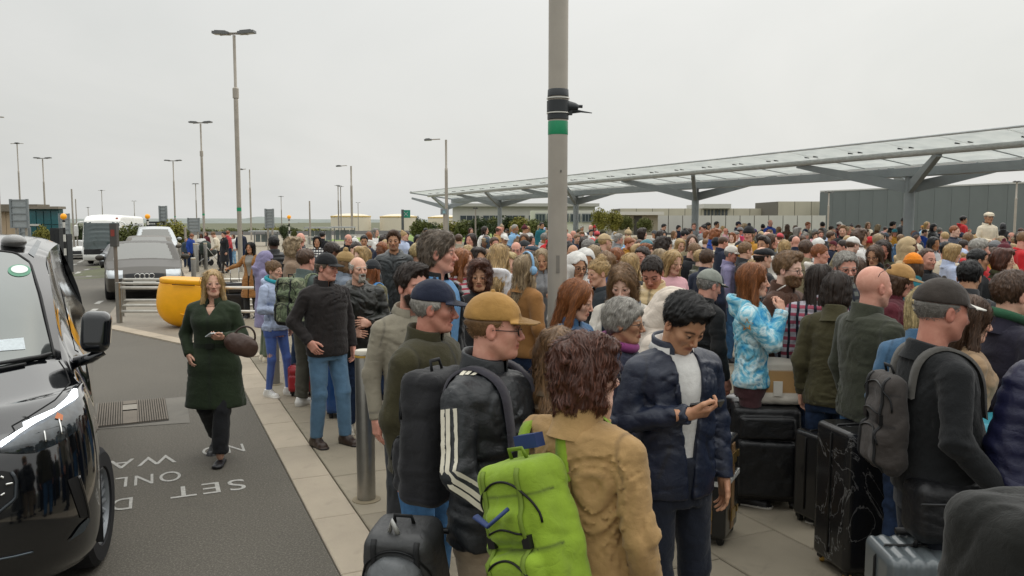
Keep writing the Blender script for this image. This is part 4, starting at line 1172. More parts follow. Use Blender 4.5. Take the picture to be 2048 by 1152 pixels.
def stone_mat(name, c, scale=1.0, stain=.5):
 m, t, b = newmat(name); v = coords(t)
 oi = nn(t, "ShaderNodeObjectInfo")
 ad = nn(t, "ShaderNodeVectorMath", operation='ADD'); t.links.new(v, ad.inputs[0]); t.links.new(oi.outputs["Random"], ad.inputs[1])
 c = lin(c); hs = [tuple(x*k for x in c[:3]) + (1,) for k in (.80, 1.0, 1.15)]
 base = ramp(t, noise(t, 1.3*scale, 6, .6, v, .3), [(.3, hs[0]), (.5, hs[1]), (.72, hs[2])])
 base = mixc(t, ramp(t, noise(t, 300*scale, 2, .6, v), [(.45, (0, 0, 0, 1)), (.7, (.55, .55, .55, 1))]), base, tuple(min(1, x*1.5) for x in c[:3]) + (1,))
 base = mixc(t, ramp(t, noise(t, 4.5*scale, 5, .65, v, .8), [(.56, (0, 0, 0, 1)), (.74, (stain, stain, stain, 1))]), base, tuple(x*.45 for x in c[:3]) + (1,))
 vo = nn(t, "ShaderNodeTexVoronoi"); vo.inputs["Scale"].default_value = 2.3; t.links.new(v, vo.inputs["Vector"])
 base = mixc(t, ramp(t, vo.outputs["Distance"], [(.018, (.75, .75, .75, 1)), (.036, (0, 0, 0, 1))]), base, tuple(x*.28 for x in c[:3]) + (1,))
 rn = nn(t, "ShaderNodeMapRange"); t.links.new(oi.outputs["Random"], rn.inputs[0]); rn.inputs[3].default_value = .88; rn.inputs[4].default_value = 1.10
 sc_ = nn(t, "ShaderNodeVectorMath", operation='SCALE'); t.links.new(base, sc_.inputs[0]); t.links.new(rn.outputs[0], sc_.inputs["Scale"])
 t.links.new(sc_.outputs[0], b.inputs["Base Color"]); b.inputs["Roughness"].default_value = .78
 bump(t, b, noise(t, 220*scale, 3, .6, v), .35, .004); return m
M_ASPH = asphalt_mat(); M_FLAG = stone_mat('paving_stone', '#8a8170'); M_KERB = stone_mat('kerb_granite', '#a59987', stain=.3)
M_JOINT = simple('joint_sand', '#35322d', .95); M_PAINT = None
def paint_mat():
 m, t, b = newmat('road_paint'); v = coords(t)
 base = ramp(t, noise(t, 22, 8, .8, v), [(.34, (.15, .14, .12, 1)), (.46, (.40, .39, .36, 1)), (.7, (.54, .53, .49, 1))])
 t.links.new(base, b.inputs["Base Color"]); b.inputs["Roughness"].default_value = .7; bump(t, b, noise(t, 240, 3, .6, v), .4, .003); return m
M_PAINT = paint_mat()
def across(px, py, z=0.0):
 g = G(px, py, z); return g[0]*RN[0] + g[1]*RN[1]
def along(px, py, z=0.0):
 g = G(px, py, z); return g[0]*RD[0] + g[1]*RD[1]
PK0 = (across(681, 1152) + across(567, 931)) / 2          # road side edge of the kerb stones
PK1 = PK0 + .305
PAV = .012                                                   # the pavement is nearly flush here
def mkplane(name, pts, m, z=0.0, parent=None, kind='structure'):
 b = MB(); b.add([(p[0], p[1], z) for p in pts], [tuple(range(len(pts)))]); o = b.build(name, m, parent, smooth=False)
 if parent is None: tag(o, kind=kind)
 return o
def gz(x, y):
 x = np.asarray(x, float); y = np.asarray(y, float)
 s = x*RD[0] + y*RD[1]; p = x*RN[0] + y*RN[1]
 m_ = 1 - ss(PK0 - 3.4, PK0 - .4, p)
 return -1.25*ss(24, 62, s)*m_ + np.interp(y, [0, 108, 165, 9999], [0, 0, -3.6, -3.6])
def GR(px, py):
 g = G(px, py)
 for _ in range(12): g = G(px, py, float(gz(g[0], g[1])))
 return g
def gridsheet(name, us, vs, fn, m, kind='structure'):
 b = MB(); U, V_ = np.meshgrid(us, vs, indexing='ij'); P = np.stack(fn(U, V_), -1).reshape(-1, 3); n, k = len(us), len(vs)
 b.add(P, [(i*k + j, (i + 1)*k + j, (i + 1)*k + j + 1, i*k + j + 1) for i in range(n - 1) for j in range(k - 1)])
 o = b.build(name, m); tag(o, kind=kind); return o
xs_ = np.concatenate([[-1600, -600, -250], np.arange(-120, 60, 3.0), [100, 250, 600, 1600]]); ys_ = np.concatenate([[-60, -20], np.arange(0, 170, 3.0), [220, 400, 1200, 2600]])
gridsheet('ground', xs_, ys_, lambda U, V_: (U, V_, gz(U, V_) - .07), simple('ground_soil', '#5f6149', .95, var=.2, nscale=.02))
def roadfn(S_, P_):
 X = RD[0]*S_ + RN[0]*P_; Y = RD[1]*S_ + RN[1]*P_; return X, Y, gz(X, Y)
gridsheet('road', np.arange(-25, 113, 2.0), np.concatenate([np.arange(-46, PK0 - 4.2, 4.0), np.linspace(PK0 - 4.0, PK0 - .004, 14)]), roadfn, M_ASPH)
# ---- pavement: bed, kerb stones, flags
pav = mkplane('pavement', [RW(-14, PK0), RW(-14, 75), RW(150, 75), RW(150, PK0)], M_JOINT, -.012)
def slabmesh(name, w, l, t=.05, bev=.006):
 b = MB(); x, y = w/2, l/2
 v = [(-x, -y, -t), (x, -y, -t), (x, y, -t), (-x, y, -t), (-x, -y, -bev), (x, -y, -bev), (x, y, -bev), (-x, y, -bev), (-x+bev, -y+bev, 0), (x-bev, -y+bev, 0), (x-bev, y-bev, 0), (-x+bev, y-bev, 0)]
 b.add(v, [(0,1,5,4), (1,2,6,5), (2,3,7,6), (3,0,4,7), (4,5,9,8), (5,6,10,9), (6,7,11,10), (7,4,8,11), (8,9,10,11)])
 return b
rz_road = -R(ROAD_ANG)           # rotation that turns local +y to the road direction (counter-clockwise)
kb = slabmesh('kerb', PK1 - PK0 - .006, .905).mesh('kerbstone', [M_KERB], smooth=False)
kerb = mkobj('kerb', bpy.data.meshes.new('kerb_bed')); tag(kerb, kind='structure')
kerb.data.from_pydata([RW(-14, PK0 + .01, -.02), RW(-14, PK1 - .01, -.02), RW(170, PK1 - .01, -.02), RW(170, PK0 + .01, -.02)], [], [(0, 1, 2, 3)]); kerb.data.materials.append(M_JOINT)
s_first = along(600, 925) - 8*.91
for i in range(90):
 s = s_first + i*.91
 mkobj('kerbstone', kb, kerb, RW(s, (PK0 + PK1)/2, PAV + random.uniform(-.0015, .0015)), (random.uniform(-.0015, .0015), 0, rz_road))
FW, FL = .60, .90
flagm = slabmesh('flag', FW - .007, FL - .007).mesh('slab', [M_FLAG], smooth=False)
cands = []; rest = MB()
ncol = int((75 - PK1)/FW)
for c in range(ncol):
 offc = (.45 if c % 2 else 0) + .12*((c*7) % 3)
 for r_ in range(-4, 130):
  s = -6 + r_*FL + offc; p = PK1 + .004 + FW*(c + .5)
  x, y, _ = RW(s, p)
  if y < 1.5: continue
  px = 1024 + F*x/y; py = 440 + CAMZ*F/y
  if px < -150 or px > 2250: continue
  if y > 46: continue
  cands.append((py, s, p, px))
def showscore(q):
 py, s, p, px = q; v = py
 if px < -40 or px > 2100 or py > 1400: v -= 500
 return -v
cands.sort(key=showscore)
for i, (py, s, p, px) in enumerate(cands):
 zz = PAV + random.uniform(-.002, .002)
 if i < 300:
  mkobj('slab', flagm, pav, RW(s, p, zz), (random.uniform(-.002, .002), random.uniform(-.002, .002), rz_road))
 else:
  x, y, _ = RW(s, p); w, l = FW/2 - .004, FL/2 - .004
  q = [(x + RN[0]*a*w + RD[0]*b_*l, y + RN[1]*a*w + RD[1]*b_*l, zz - (.03 if k else 0)) for k in (0, 1) for a, b_ in ((-1, -1), (1, -1), (1, 1), (-1, 1))]
  rest.add(q, [(0, 1, 2, 3), (0, 4, 5, 1), (1, 5, 6, 2), (2, 6, 7, 3), (3, 7, 4, 0)])
far_flags = rest.build('slab', M_FLAG, pav, smooth=False); tag(far_flags, kind='stuff')
def kx(y, p): s_ = (y - RN[1]*p)/RD[1]; return (RD[0]*s_ + RN[0]*p, y)
mkplane('plaza', [kx(45.4, PK1 + .3), (160, 45.4), (160, 107), kx(107, PK1 + .3)], M_FLAG, .002)
A1 = G(232, 640);
nose = mkplane('traffic_island', [G(205, 648)[:2], G(365, 684)[:2], G(520, 720)[:2], RW(along(500, 640) + 2, PK0 + .01)[:2], RW(along(420, 575) + 0, PK0 + .01)[:2], G(330, 585)[:2], G(232, 612)[:2]], stone_mat('setts', '#857d70'), .010)
b = MB()
e0, e1, e2 = [np.array(G(*q)[:2]) for q in ((203, 655), (365, 690), (505, 716))]
for a_, c_ in ((e0, e1), (e1, e2)):
 d = c_ - a_; l = np.linalg.norm(d); d /= l; n_ = np.array([-d[1], d[0]])
 k = max(1, int(l/.9))
 for i in range(k):
  p0, p1 = a_ + d*(l*i/k + .004), a_ + d*(l*(i+1)/k - .004)
  b.add([(*p0, 0), (*p1, 0), (*(p1 + n_*.26), 0), (*(p0 + n_*.26), 0), (*p0, .022), (*p1, .022), (*(p1 + n_*.26), .022), (*(p0 + n_*.26), .022)], [(4,5,6,7), (0,1,5,4), (1,2,6,5), (2,3,7,6), (3,0,4,7)])
b.build('kerbstone', M_KERB, nose, smooth=False)
# ---- road markings
mark = mkobj('road_markings', None) ;
def textmesh(txt, size, xs=1.0):
 cu = bpy.data.curves.new('letters', 'FONT'); cu.body = txt; cu.size = size; cu.align_x = 'CENTER'; cu.fill_mode = 'FRONT'; cu.space_character = 1.18; cu.offset = 0.0
 o = bpy.data.objects.new('letters', cu); COL.objects.link(o); dg = bpy.context.evaluated_depsgraph_get()
 me = bpy.data.meshes.new_from_object(o.evaluated_get(dg)); bpy.data.objects.remove(o); return me
wrz = math.pi + rz_road
def word(txt, s, p, size, sx=1.0):
 me = textmesh(txt, size); o = mkobj('lettering', me, mark, RW(s, p, .004), (0, 0, wrz), (sx, 1, 1)); me.materials.clear(); me.materials.append(M_PAINT); return o
tag(mark, kind='structure')
def rp(px, py): return along(px, py), across(px, py)
def word_at(txt, pxs, pys, w_end, size=.37):
 """pxs, pys: where the word begins (for its reader, so its right end in the picture); w_end: picture point of its end"""
 s0, p0 = rp(pxs, pys); s1_, p1_ = rp(*w_end)
 me = textmesh(txt, size); xs = [v.co.x for v in me.vertices]; wd = max(xs) - min(xs); k = abs(p1_ - p0)/wd
 o = mkobj('lettering', me, mark, RW((s0 + s1_)/2, (p0 + p1_)/2, .004), (0, 0, wrz), (k, 1, 1)); me.materials.clear(); me.materials.append(M_PAINT)
word_at('SET', 488, 960, (341, 975)); word_at('ONLY', 362, 942, (190, 962)); word_at('NO', 486, 888, (404, 897)); word_at('DOWN', 266, 992, (20, 1030)); word_at('WAITING', 349, 905, (-30, 955))
def dash(px0, py0, px1, py1, w=.12, name='marking_line'):
 a_, c_ = np.array(GR(px0, py0)[:2]), np.array(GR(px1, py1)[:2]); d = c_ - a_; d /= np.linalg.norm(d); n_ = np.array([-d[1], d[0]])*w/2
 b = MB(); b.add([(*q, float(gz(*q)) + .006) for q in (a_ - n_, c_ - n_, c_ + n_, a_ + n_)], [(0, 1, 2, 3)]); return b.build(name, M_PAINT, mark, smooth=False)
dash(184, 623, 192, 618); dash(193, 608, 203, 602)
for q in ((152, 548, 160, 543), (165, 549, 171, 545), (177, 553, 187, 547), (193, 548, 200, 545), (140, 546, 150, 545), (150, 552, 160, 550), (170, 540, 178, 538), (140, 532, 152, 528), (157, 525, 166, 521), (175, 518, 183, 515), (186, 544, 196, 541), (205, 540, 213, 537)):
 dash(*q, w=.22)
# ---- drain cover in its concrete surround
cs, cpz = rp(272, 826)
sur = mkplane('drain_surround', [RW(*[*rp(192, 808)], 0)[:2], G(372, 794)[:2], G(380, 846)[:2], G(180, 860)[:2]], stone_mat('concrete', '#6a665e'), .004)
gq = [np.array(G(*q)[:2]) for q in ((190, 858), (338, 842), (330, 797), (196, 808))]
dr = empty('drain_cover', (*(sum(gq)/4), .0)); tag(dr, 'ribbed iron drain cover set in a concrete patch in the road', 'drain cover')
b = MB(); M_IRON = simple('cast_iron', '#6f665a', .7, .1, bumps=.3)
fr = [q - np.array(dr.location[:2]) for q in gq]
b.add([(*q, .008) for q in fr], [(0, 1, 2, 3)]); b.build('frame', simple('iron_shadow', '#3f3a33', .9), dr, smooth=False)  # flat dark sheet under the bars, painting the shade in the gaps
for i in range(30):
 if 10 < i < 17: continue
 for (t0, t1) in ((.03, .97),):
  u0, u1 = (i + .15)/30, (i + .7)/30
  P_ = lambda u, t: (fr[0]*(1-u) + fr[1]*u)*(1-t) + (fr[3]*(1-u) + fr[2]*u)*t
  b = MB(); b.add([(*P_(u0, t0), .009), (*P_(u1, t0), .009), (*P_(u1, t1), .009), (*P_(u0, t1), .009), (*P_(u0, t0), .018), (*P_(u1, t0), .018), (*P_(u1, t1), .018), (*P_(u0, t1), .018)], [(4,5,6,7), (0,1,5,4), (1,2,6,5), (2,3,7,6), (3,0,4,7)])
  b.build('bar', M_IRON, dr, smooth=False)
P_ = lambda u, t: (fr[0]*(1-u) + fr[1]*u)*(1-t) + (fr[3]*(1-u) + fr[2]*u)*t
for t0, t1 in ((.03, .52), (.82, .97)):
 b = MB(); b.add([(*P_(11/30, t0), .009), (*P_(17/30, t0), .009), (*P_(17/30, t1), .009), (*P_(11/30, t1), .009)] + [(*P_(u, t), .017) for u, t in ((11/30, t0), (17/30, t0), (17/30, t1), (11/30, t1))], [(4,5,6,7), (0,1,5,4), (1,2,6,5), (2,3,7,6), (3,0,4,7)]); b.build('plate', M_IRON, dr, smooth=False)
b = MB(); b.add([(*P_(10.9/30, .56), .019), (*P_(17.1/30, .56), .019), (*P_(17.1/30, .78), .019), (*P_(10.9/30, .78), .019)], [(0, 1, 2, 3)]); b.build('plate', simple('worn_plate', '#8d867a', .6), dr, smooth=False)
# ---- steel bollards
M_STEEL = simple('brushed_steel', '#9a9892', .30, .85, var=.1, nscale=12); M_GALV = simple('galvanised', '#8d8a84', .55, .55, var=.12, nscale=5, bumps=.1)
M_POLE = simple('pole_grey', '#aba499', .5, .45, var=.10, nscale=3)
def bollard(px, pyb, H=1.09, r=.066, label='', top=None, tilt=0):
 x, y, _ = G(px, pyb); o = empty('bollard', (x, y, PAV)); tag(o, label, 'bollard', 'steel bollards along the kerb')
 b = MB(); b.lathe([(r, 0), (r, H - .035), (r*.98, H - .03)], 28); b.build('post', M_STEEL if H > 1 else M_GALV, o, sharp=40)
 b = MB(); b.lathe([(r*1.01, H - .05), (r*1.01, H - .034)], 28); b.build('band', simple('band_yellow', '#b7913a', .5), o, sharp=40)
 b = MB(); b.lathe([(r*1.005, H - .029), (r*.99, H - .008), (r*.9, H)], 28); b.build('cap', simple('cap_pale', '#cfc9ba', .5), o, sharp=50)
 b = MB(); b.lathe([(r + .035, -.004), (r + .035, .004), (r + .002, .010)], 28); b.build('base', simple('base_ring', '#8c8069', .8), o, sharp=40)
 return o
bollard(733, 1002, label='tall steel bollard with a yellow banded cap beside the man in the olive coat')
bollard(549, 770, H=.98, label='steel bollard half hidden behind the child in blue leggings')
# ---- street lamps with a flat double head
def lamp(x, y, H, heads=2, arm=1.05, r0=.072, r1=.045, label='', rz=0.0, band=True, camera=True, detail=True, tapes=True):
 g_ = float(gz(x, y)); H -= g_; o = empty('street_lamp', (x, y, g_)); tag(o, label, 'street lamp', 'street lamps round the forecourt')
 b = MB(); seg = 24 if detail else 10
 b.lathe([(r0*1.0, 0), (r0, H*.72), (r0*.98, H*.74), (r1, H*.745), (r1, H - .05)], seg); b.build('pole', M_POLE, o, sharp=50)
 if detail:
  b = MB(); b.lathe([(r0*1.35, H*.735), (r0*1.35, H*.775), (r1*1.3, H*.78)], seg); b.build('collar', M_POLE, o, sharp=40)
 c, s = math.cos(rz), math.sin(rz)
 def arm_(k):
  b = MB(); b.box((0 if k > 0 else -arm, -.045, H - .03), (arm if k > 0 else 0, .045, H + .03)); a = b.build('arm', M_POLE, o, smooth=False); a.rotation_euler = (0, R(-3.5)*k if heads == 2 else R(-3), rz); a.location = (0, 0, 0)
  b = MB(); x0, x1 = (arm*.55, arm*1.02) if k > 0 else (-arm*1.02, -arm*.55)
  b.box((x0, -.15, H - .05), (x1, .15, H + .045)); b.box((x0 + .08, -.11, H + .045), (x1 - .12, .11, H + .085))
  h = b.build('lamp_head', simple('lamp_head_grey', '#6f7070', .5, .3), o, smooth=False); h.rotation_euler = a.rotation_euler
  b = MB(); b.box((x0 + .04, -.11, H - .062), (x1 - .04, .11, H - .0505)); g = b.build('lens', simple('lamp_lens', '#c9ccca', .15), h, smooth=False)
 arm_(1) if heads == 2 else None
 arm_(-1)
 if tapes:
  b = MB(); b.lathe([(r0 + .003, 2.36), (r0 + .004, 2.50)], seg); b.build('green_band', simple('green_tape', '#159463', .45), o, sharp=30)
 return o
NX = AT(1115, 440, 5.5)
big = lamp(NX[0], 5.5, 9.4, r0=.0665, label='tall grey lamp post standing in the middle of the crowd, green tape above head height', rz=R(0), tapes=False)
zc = lambda py, D=5.5: AT(1115, py, D)[2]
r0 = .0665
b = MB(); b.lathe([(r0 + .001, zc(270)), (r0 + .002, zc(269)), (r0 + .002, zc(244)), (r0 + .001, zc(243))], 28); b.build('green_band', simple('green_tape', '#128a5c', .4), big, sharp=30)
b = MB(); M_BLK = simple('bracket_black', '#2a2e31', .45)
b.lathe([(r0 + .001, zc(240)), (r0 + .006, zc(239)), (r0 + .006, zc(229)), (r0 + .001, zc(228))], 28)
b.lathe([(r0 + .001, zc(225)), (r0 + .010, zc(224)), (r0 + .010, zc(202)), (r0 + .001, zc(201))], 28)
b.lathe([(r0 + .001, zc(194)), (r0 + .006, zc(193)), (r0 + .004, zc(180)), (r0 + .001, zc(179))], 28); b.build('bracket_sleeve', M_BLK, big, sharp=40)
b = MB()
for y0 in (197, 226.5): b.lathe([(r0 + .004, zc(y0 + 1.8)), (r0 + .0115, zc(y0 + 1.2)), (r0 + .0115, zc(y0 - 1.2)), (r0 + .004, zc(y0 - 1.8))], 28)
b.build('strap', simple('steel_strap', '#c9c7bf', .25, .8), big, sharp=40)
b = MB(); b.tube([(r0, 0, zc(213)), (r0 + .05, 0, zc(214)), (r0 + .072, 0, zc(216))], [.040, .028, .020], 12); b.tube([(r0 + .03, 0, zc(212)), (r0 + .10, 0, zc(213))], .011, 8)
b.tube([(r0 + .03, 0, zc(222)), (r0 + .09, 0, zc(223)), (r0 + .165, 0, zc(226))], [.018, .007, .003], 8); b.box((r0 - .01, -.02, zc(230)), (r0 + .03, .02, zc(206)))
b.build('bracket_arm', M_BLK, big, sharp=40)
b = MB(); b.box((.015, -.0685, zc(346)), (.021, -.066, zc(341))); b.build('bolt', M_BLK, big, smooth=False)
b = MB(); b.box((-.012, -.0700, zc(545)), (.012, -.060, zc(510))); b.build('service_door', simple('pole_door', '#87827a', .5, .4), big, smooth=False)
def lampat(px, pytop, D, **k):
 x, y, z = AT(px, pytop, D); return lamp(x, y, z, **k)
lampat(468, 68, 31, arm=1.35, r0=.085, r1=.055, label='tallest double-headed street lamp on the kerb with a green band', rz=R(-6))
lampat(401, 246, 60, arm=1.40, r0=.09, r1=.06, label='double-headed street lamp second along the kerb row', rz=R(-4))
lampat(346, 322, 99, arm=1.60, r0=.10, r1=.07, label='double-headed street lamp third along the kerb row', detail=False)
lampat(391, 368, 150, arm=1.2, r0=.11, r1=.08, label='thin double-headed street lamp close behind the second kerb lamp', detail=False, tapes=False)
lampat(85, 317, 95, arm=1.65, r0=.10, r1=.07, label='double-headed street lamp in front of the teal glass building', detail=False)
lampat(34, 287, 92, arm=.95, r0=.09, r1=.06, label='small double-headed street lamp rising above the big sign back', detail=False, tapes=False)
lampat(203, 381, 190, arm=1.0, r0=.10, r1=.08, label='distant thin street lamp seen above the white coach', detail=False, tapes=False)
lampat(268, 402, 210, arm=.5, r0=.10, r1=.08, label='very thin distant lamp between the coach and the warning beacon', detail=False, tapes=False)
lampat(176, 415, 210, arm=.8, r0=.10, r1=.08, label='short distant lamp just off the roof of the coach', detail=False, tapes=False)
lampat(-12, 234, 45, arm=.75, r0=.09, r1=.06, label='street lamp cut off by the edge of the picture, only one head showing', detail=False, tapes=False)
lampat(892, 278, 52, heads=1, arm=1.0, r0=.10, r1=.07, label='single-armed street lamp rising above the far end of the canopy', detail=False, tapes=False)
lampat(702, 331, 75, heads=1, arm=1.0, r0=.11, r1=.08, label='single-armed street lamp in front of the white storage tanks', detail=False, tapes=False)
lampat(499, 338, 80, heads=1, arm=.55, r0=.09, r1=.06, label='slim single-armed lamp beyond the tallest street lamp', detail=False, tapes=False)
lampat(562, 393, 160, arm=.6, r0=.10, r1=.07, label='very thin distant lamp beyond the queue beside the bus shelter', detail=False, tapes=False)
lampat(676, 371, 130, arm=.5, r0=.12, r1=.08, label='slender lamp mast at the near edge of the first storage tank', detail=False, tapes=False)
lampat(681, 373, 133, arm=.5, r0=.10, r1=.08, label='slender lamp mast doubled behind its twin by the storage tank', detail=False, tapes=False)
lampat(716, 405, 190, arm=.4, r0=.10, r1=.08, label='tiny distant lamp in front of the first white storage tank', detail=False, tapes=False)
lampat(1000, 370, 140, arm=1.0, r0=.10, r1=.08, label='small lamp head peeping over the canopy roof', detail=False, tapes=False)
lampat(951, 417, 60, arm=.35, r0=.06, r1=.05, label='slim white lamp post below the canopy by the green hedge', detail=False, tapes=False)
lampat(1658, 385, 75, arm=.7, r0=.09, r1=.06, label='thin lamp post in front of the edge of the dark grey hall', detail=False, tapes=False)
lampat(2034, 364, 70, arm=.6, r0=.10, r1=.07, label='thin lamp post in front of the dark grey hall near the canopy', detail=False, tapes=False)
def mast(px, pyt, D, r=.06, label='', cat='post', H=None, name='post', m=None):
 x, y, z = AT(px, pyt, D); o = empty(name, (x, y, 0)); tag(o, label, cat)
 b = MB(); b.lathe([(r, 0), (r*.8, z)], 10); b.build('shaft', m or M_POLE, o, sharp=40)
 b = MB(); b.lathe([(r*1.8, 0), (r*1.8, .05)], 10); b.build('base', M_POLE, o, sharp=40); return o
mast(143, 378, 60, .07, 'plain grey post rising behind the white coach and teal building')
mast(151, 398, 62, .05, 'thinner grey post next to the plain post by the coach')
mast(619, 402, 60, .07, 'dark slender post beyond the crowd with nothing on top')
mast(370, 455, 40, .075, 'plain post standing at the head of the bollard row by the hedge')
# ================================================================== CANOPY
def frost_mat():
 m, t, b = newmat('frosted_glass'); v = coords(t)
 tr = nn(t, "ShaderNodeBsdfTranslucent"); mx_ = nn(t, "ShaderNodeMixShader"); o = [n for n in t.nodes if n.type == 'OUTPUT_MATERIAL'][0]
 c = ramp(t, noise(t, 1.5, 5, .6, v), [(.3, (.70, .72, .71, 1)), (.7, (.84, .85, .83, 1))])
 t.links.new(c, tr.inputs[0]); b.inputs["Base Color"].default_value = (.55, .57, .56, 1); b.inputs["Roughness"].default_value = .25
 mx_.inputs[0].default_value = .80; t.links.new(b.outputs[0], mx_.inputs[1]); t.links.new(tr.outputs[0], mx_.inputs[2])
 tp = nn(t, "ShaderNodeBsdfTransparent"); m2 = nn(t, "ShaderNodeMixShader"); m2.inputs[0].default_value = .0
 t.links.new(mx_.outputs[0], m2.inputs[1]); t.links.new(tp.outputs[0], m2.inputs[2]); t.links.new(m2.outputs[0], o.inputs[0]); return m
M_FROST = frost_mat(); M_CAN = simple('canopy_steel', '#90979a', .5, .05, var=.08, nscale=2); M_CLIP = simple('clip_dark', '#3d4144', .5)
can = empty('canopy', RW(30, 23.84)); tag(can, 'long glazed canopy on forked steel columns over the crowd', 'canopy')
Mi_can = Matrix.Translation(can.location).inverted()
def cbuild(b, name, m, parent=can, **k):
 b.xform(Mi_can if parent is can else Matrix.Translation(can.location).inverted()); return b.build(name, m, parent, **k)
S0, S1 = 6.0, 65.8
def zroof(p): return 3.84 + .127*abs(p - 23.84)
b = MB(); b.tube([RW(s, 21.5, 4.10) for s in np.linspace(S0, S1, 40)], .125, 14); cbuild(b, 'edge_tube', simple('canopy_tube', '#bcc0c0', .5, 0))
b = MB(); b.tube([RW(s, 26.2, 4.12) for s in np.linspace(S0, S1, 40)], .10, 10); cbuild(b, 'edge_tube', simple('canopy_tube', '#bcc0c0', .5, 0))
b = MB(); b.tube([RW(s, 19.85, 4.36) for s in np.linspace(S0, S1, 40)], .035, 8); cbuild(b, 'edge_trim', simple('canopy_tube', '#bcc0c0', .5, 0))
def prism(b, a0, a1, w, h, taper=1.0):
 """box beam from a0 to a1 (points), width w, depth h below"""
 a0, a1 = np.array(a0), np.array(a1); d = a1 - a0; d /= np.linalg.norm(d); sd = np.cross(d, (0, 0, 1)); sd /= np.linalg.norm(sd); up = np.cross(sd, d)
 v = []
 for q, k in ((a0, 1.0), (a1, taper)):
  v += [q - sd*w/2 - up*h/2*k, q + sd*w/2 - up*h/2*k, q + sd*w/2*1 + up*h/2*k, q - sd*w/2 + up*h/2*k]
 b.add(v, [(0, 1, 2, 3), (7, 6, 5, 4), (0, 4, 5, 1), (1, 5, 6, 2), (2, 6, 7, 3), (3, 7, 4, 0)])
b = MB(); prism(b, RW(S0, 23.84, 3.66), RW(S1, 23.84, 3.66), .55, .30); cbuild(b, 'gutter_beam', M_CAN, smooth=False)
b = MB(); prism(b, RW(S1 + .05, 19.9, 4.36), RW(S1 + .05, 23.84, 3.84), .10, .18); cbuild(b, 'end_trim', M_CAN, smooth=False)
b = MB(); prism(b, RW(S1 + .05, 23.84, 3.84), RW(S1 + .05, 27.7, 4.33), .10, .18); cbuild(b, 'end_trim', M_CAN, smooth=False)
for k in range(-1, 5):
 s = 19.7 + 12*k
 if s < 6: continue
 x, y, _ = RW(s, 23.84)
 b = MB(); b.lathe([(.235, 0), (.235, .03), (.17, .035), (.17, 3.2), (.15, 3.55)], 24, (x, y, 0)); c_ = cbuild(b, 'column', M_CAN, sharp=40)
 for ds in (-2.9, 2.9):
  for p, in ((21.5,), (26.2,)):
   b = MB(); prism(b, RW(s, 23.84, 3.12), RW(s + ds, p, 4.0), .16, .40, .45)
   o = b.build('branch', M_CAN, c_, smooth=False);
   o.data.transform(Matrix.Translation(-can.location))
PW = 1.92; n_p = int((S1 - S0)/PW)
pan = {}
for side in (-1, 1):
 p0, p1 = (19.85, 23.50) if side < 0 else (24.18, 27.80)
 dx = p1 - p0; z0, z1 = zroof(p0), zroof(p1)
 b = MB(); w = PW - .045
 v = [(0, -w/2, z0), (dx, -w/2, z1), (dx, w/2, z1), (0, w/2, z0)]
 v = v + [(a, c, z + .022) for a, c, z in v]
 b.add(v, [(0, 3, 2, 1), (4, 5, 6, 7), (0, 1, 5, 4), (1, 2, 6, 5), (2, 3, 7, 6), (3, 0, 4, 7)])
 me = b.mesh('glass_panel', [M_FROST], smooth=False)
 rb = MB(); prism(rb, (dx*(.46 if side < 0 else 0), 0, z0 + (z1 - z0)*(.46 if side < 0 else 0) - .012), (dx, 0, z1 - .012), .028, .025); rme = rb.mesh('glazing_bar', [simple('glazing_bar', '#8f9596', .5, .1)], smooth=False)
 cb = MB()
 for q in (-.20, .20): cb.box((1.05, q - .03, zroof(p0 + 1.1) + .022), (1.14, q + .03, zroof(p0 + 1.1) + .07)); cb.box((1.0, q - .012, zroof(p0 + 1.1) - .03), (1.2, q + .012, zroof(p0 + 1.1) + .04))
 cme = cb.mesh('clamp', [M_CLIP], smooth=False)
 for i in range(n_p):
  s = S0 + PW*(i + .5)
  x, y, _ = RW(s, p0); base = Matrix.Translation((-can.location[0], -can.location[1], 0))
  o = mkobj('glass_panel', me, can, base @ Vector((x, y, random.uniform(-.004, .004))), (0, 0, rz_road))
  x, y, _ = RW(S0 + PW*i, p0)
  o = mkobj('glazing_bar', rme, can, base @ Vector((x, y, 0)), (0, 0, rz_road))
  if side < 0: mkobj('clamp', cme, o)
# ================================================================== BUILDINGS
def house_mat(name, c, panel=(3.0, 1.2), dark=.85, rough=.6):
 m, t, b = newmat(name); v = coords(t); c = lin(c)
 base = ramp(t, noise(t, .15, 5, .6, v), [(.3, tuple(x*.92 for x in c[:3]) + (1,)), (.7, tuple(x*1.06 for x in c[:3]) + (1,))])
 st = noise(t, 1.0, 5, .6, coords(t, scale=(.6, .6, .05)))
 base = mixc(t, ramp(t, st, [(.5, (0, 0, 0, 1)), (.8, (.35, .35, .35, 1))]), base, tuple(x*.7 for x in c[:3]) + (1,))
 t.links.new(base, b.inputs["Base Color"]); b.inputs["Roughness"].default_value = rough; return m
def block(name, s0, s1, p0, p1, z1, m, label, cat='building', z0=0.0, parent=None, frame=None):
 """a box in the road frame"""
 o = empty(name, RW((s0 + s1)/2, (p0 + p1)/2)) if parent is None else parent
 if parent is None: o.rotation_euler = (0, 0, rz_road); tag(o, label, cat)
 hx, hy = (p1 - p0)/2, (s1 - s0)/2
 b = MB(); b.box((-hx, -hy, z0 - 4), (hx, hy, z1)); b.build('wall', m, o, smooth=False); return o, hx, hy
hall, hx, hy = block('hall', 40, 109.5, 110.3, 150, 7.0, simple('hall_backing', '#5b605f', .8), 'big dark grey metal-clad hall rising behind the canopy')
M_CLAD = house_mat('hall_cladding', '#707675')
pm = MB(); pm.box((-hx - .30, -2.86/2, 0.05), (-hx - .02, 2.86/2, 7.05)); pme = pm.mesh('cladding_panel', [M_CLAD], smooth=False)
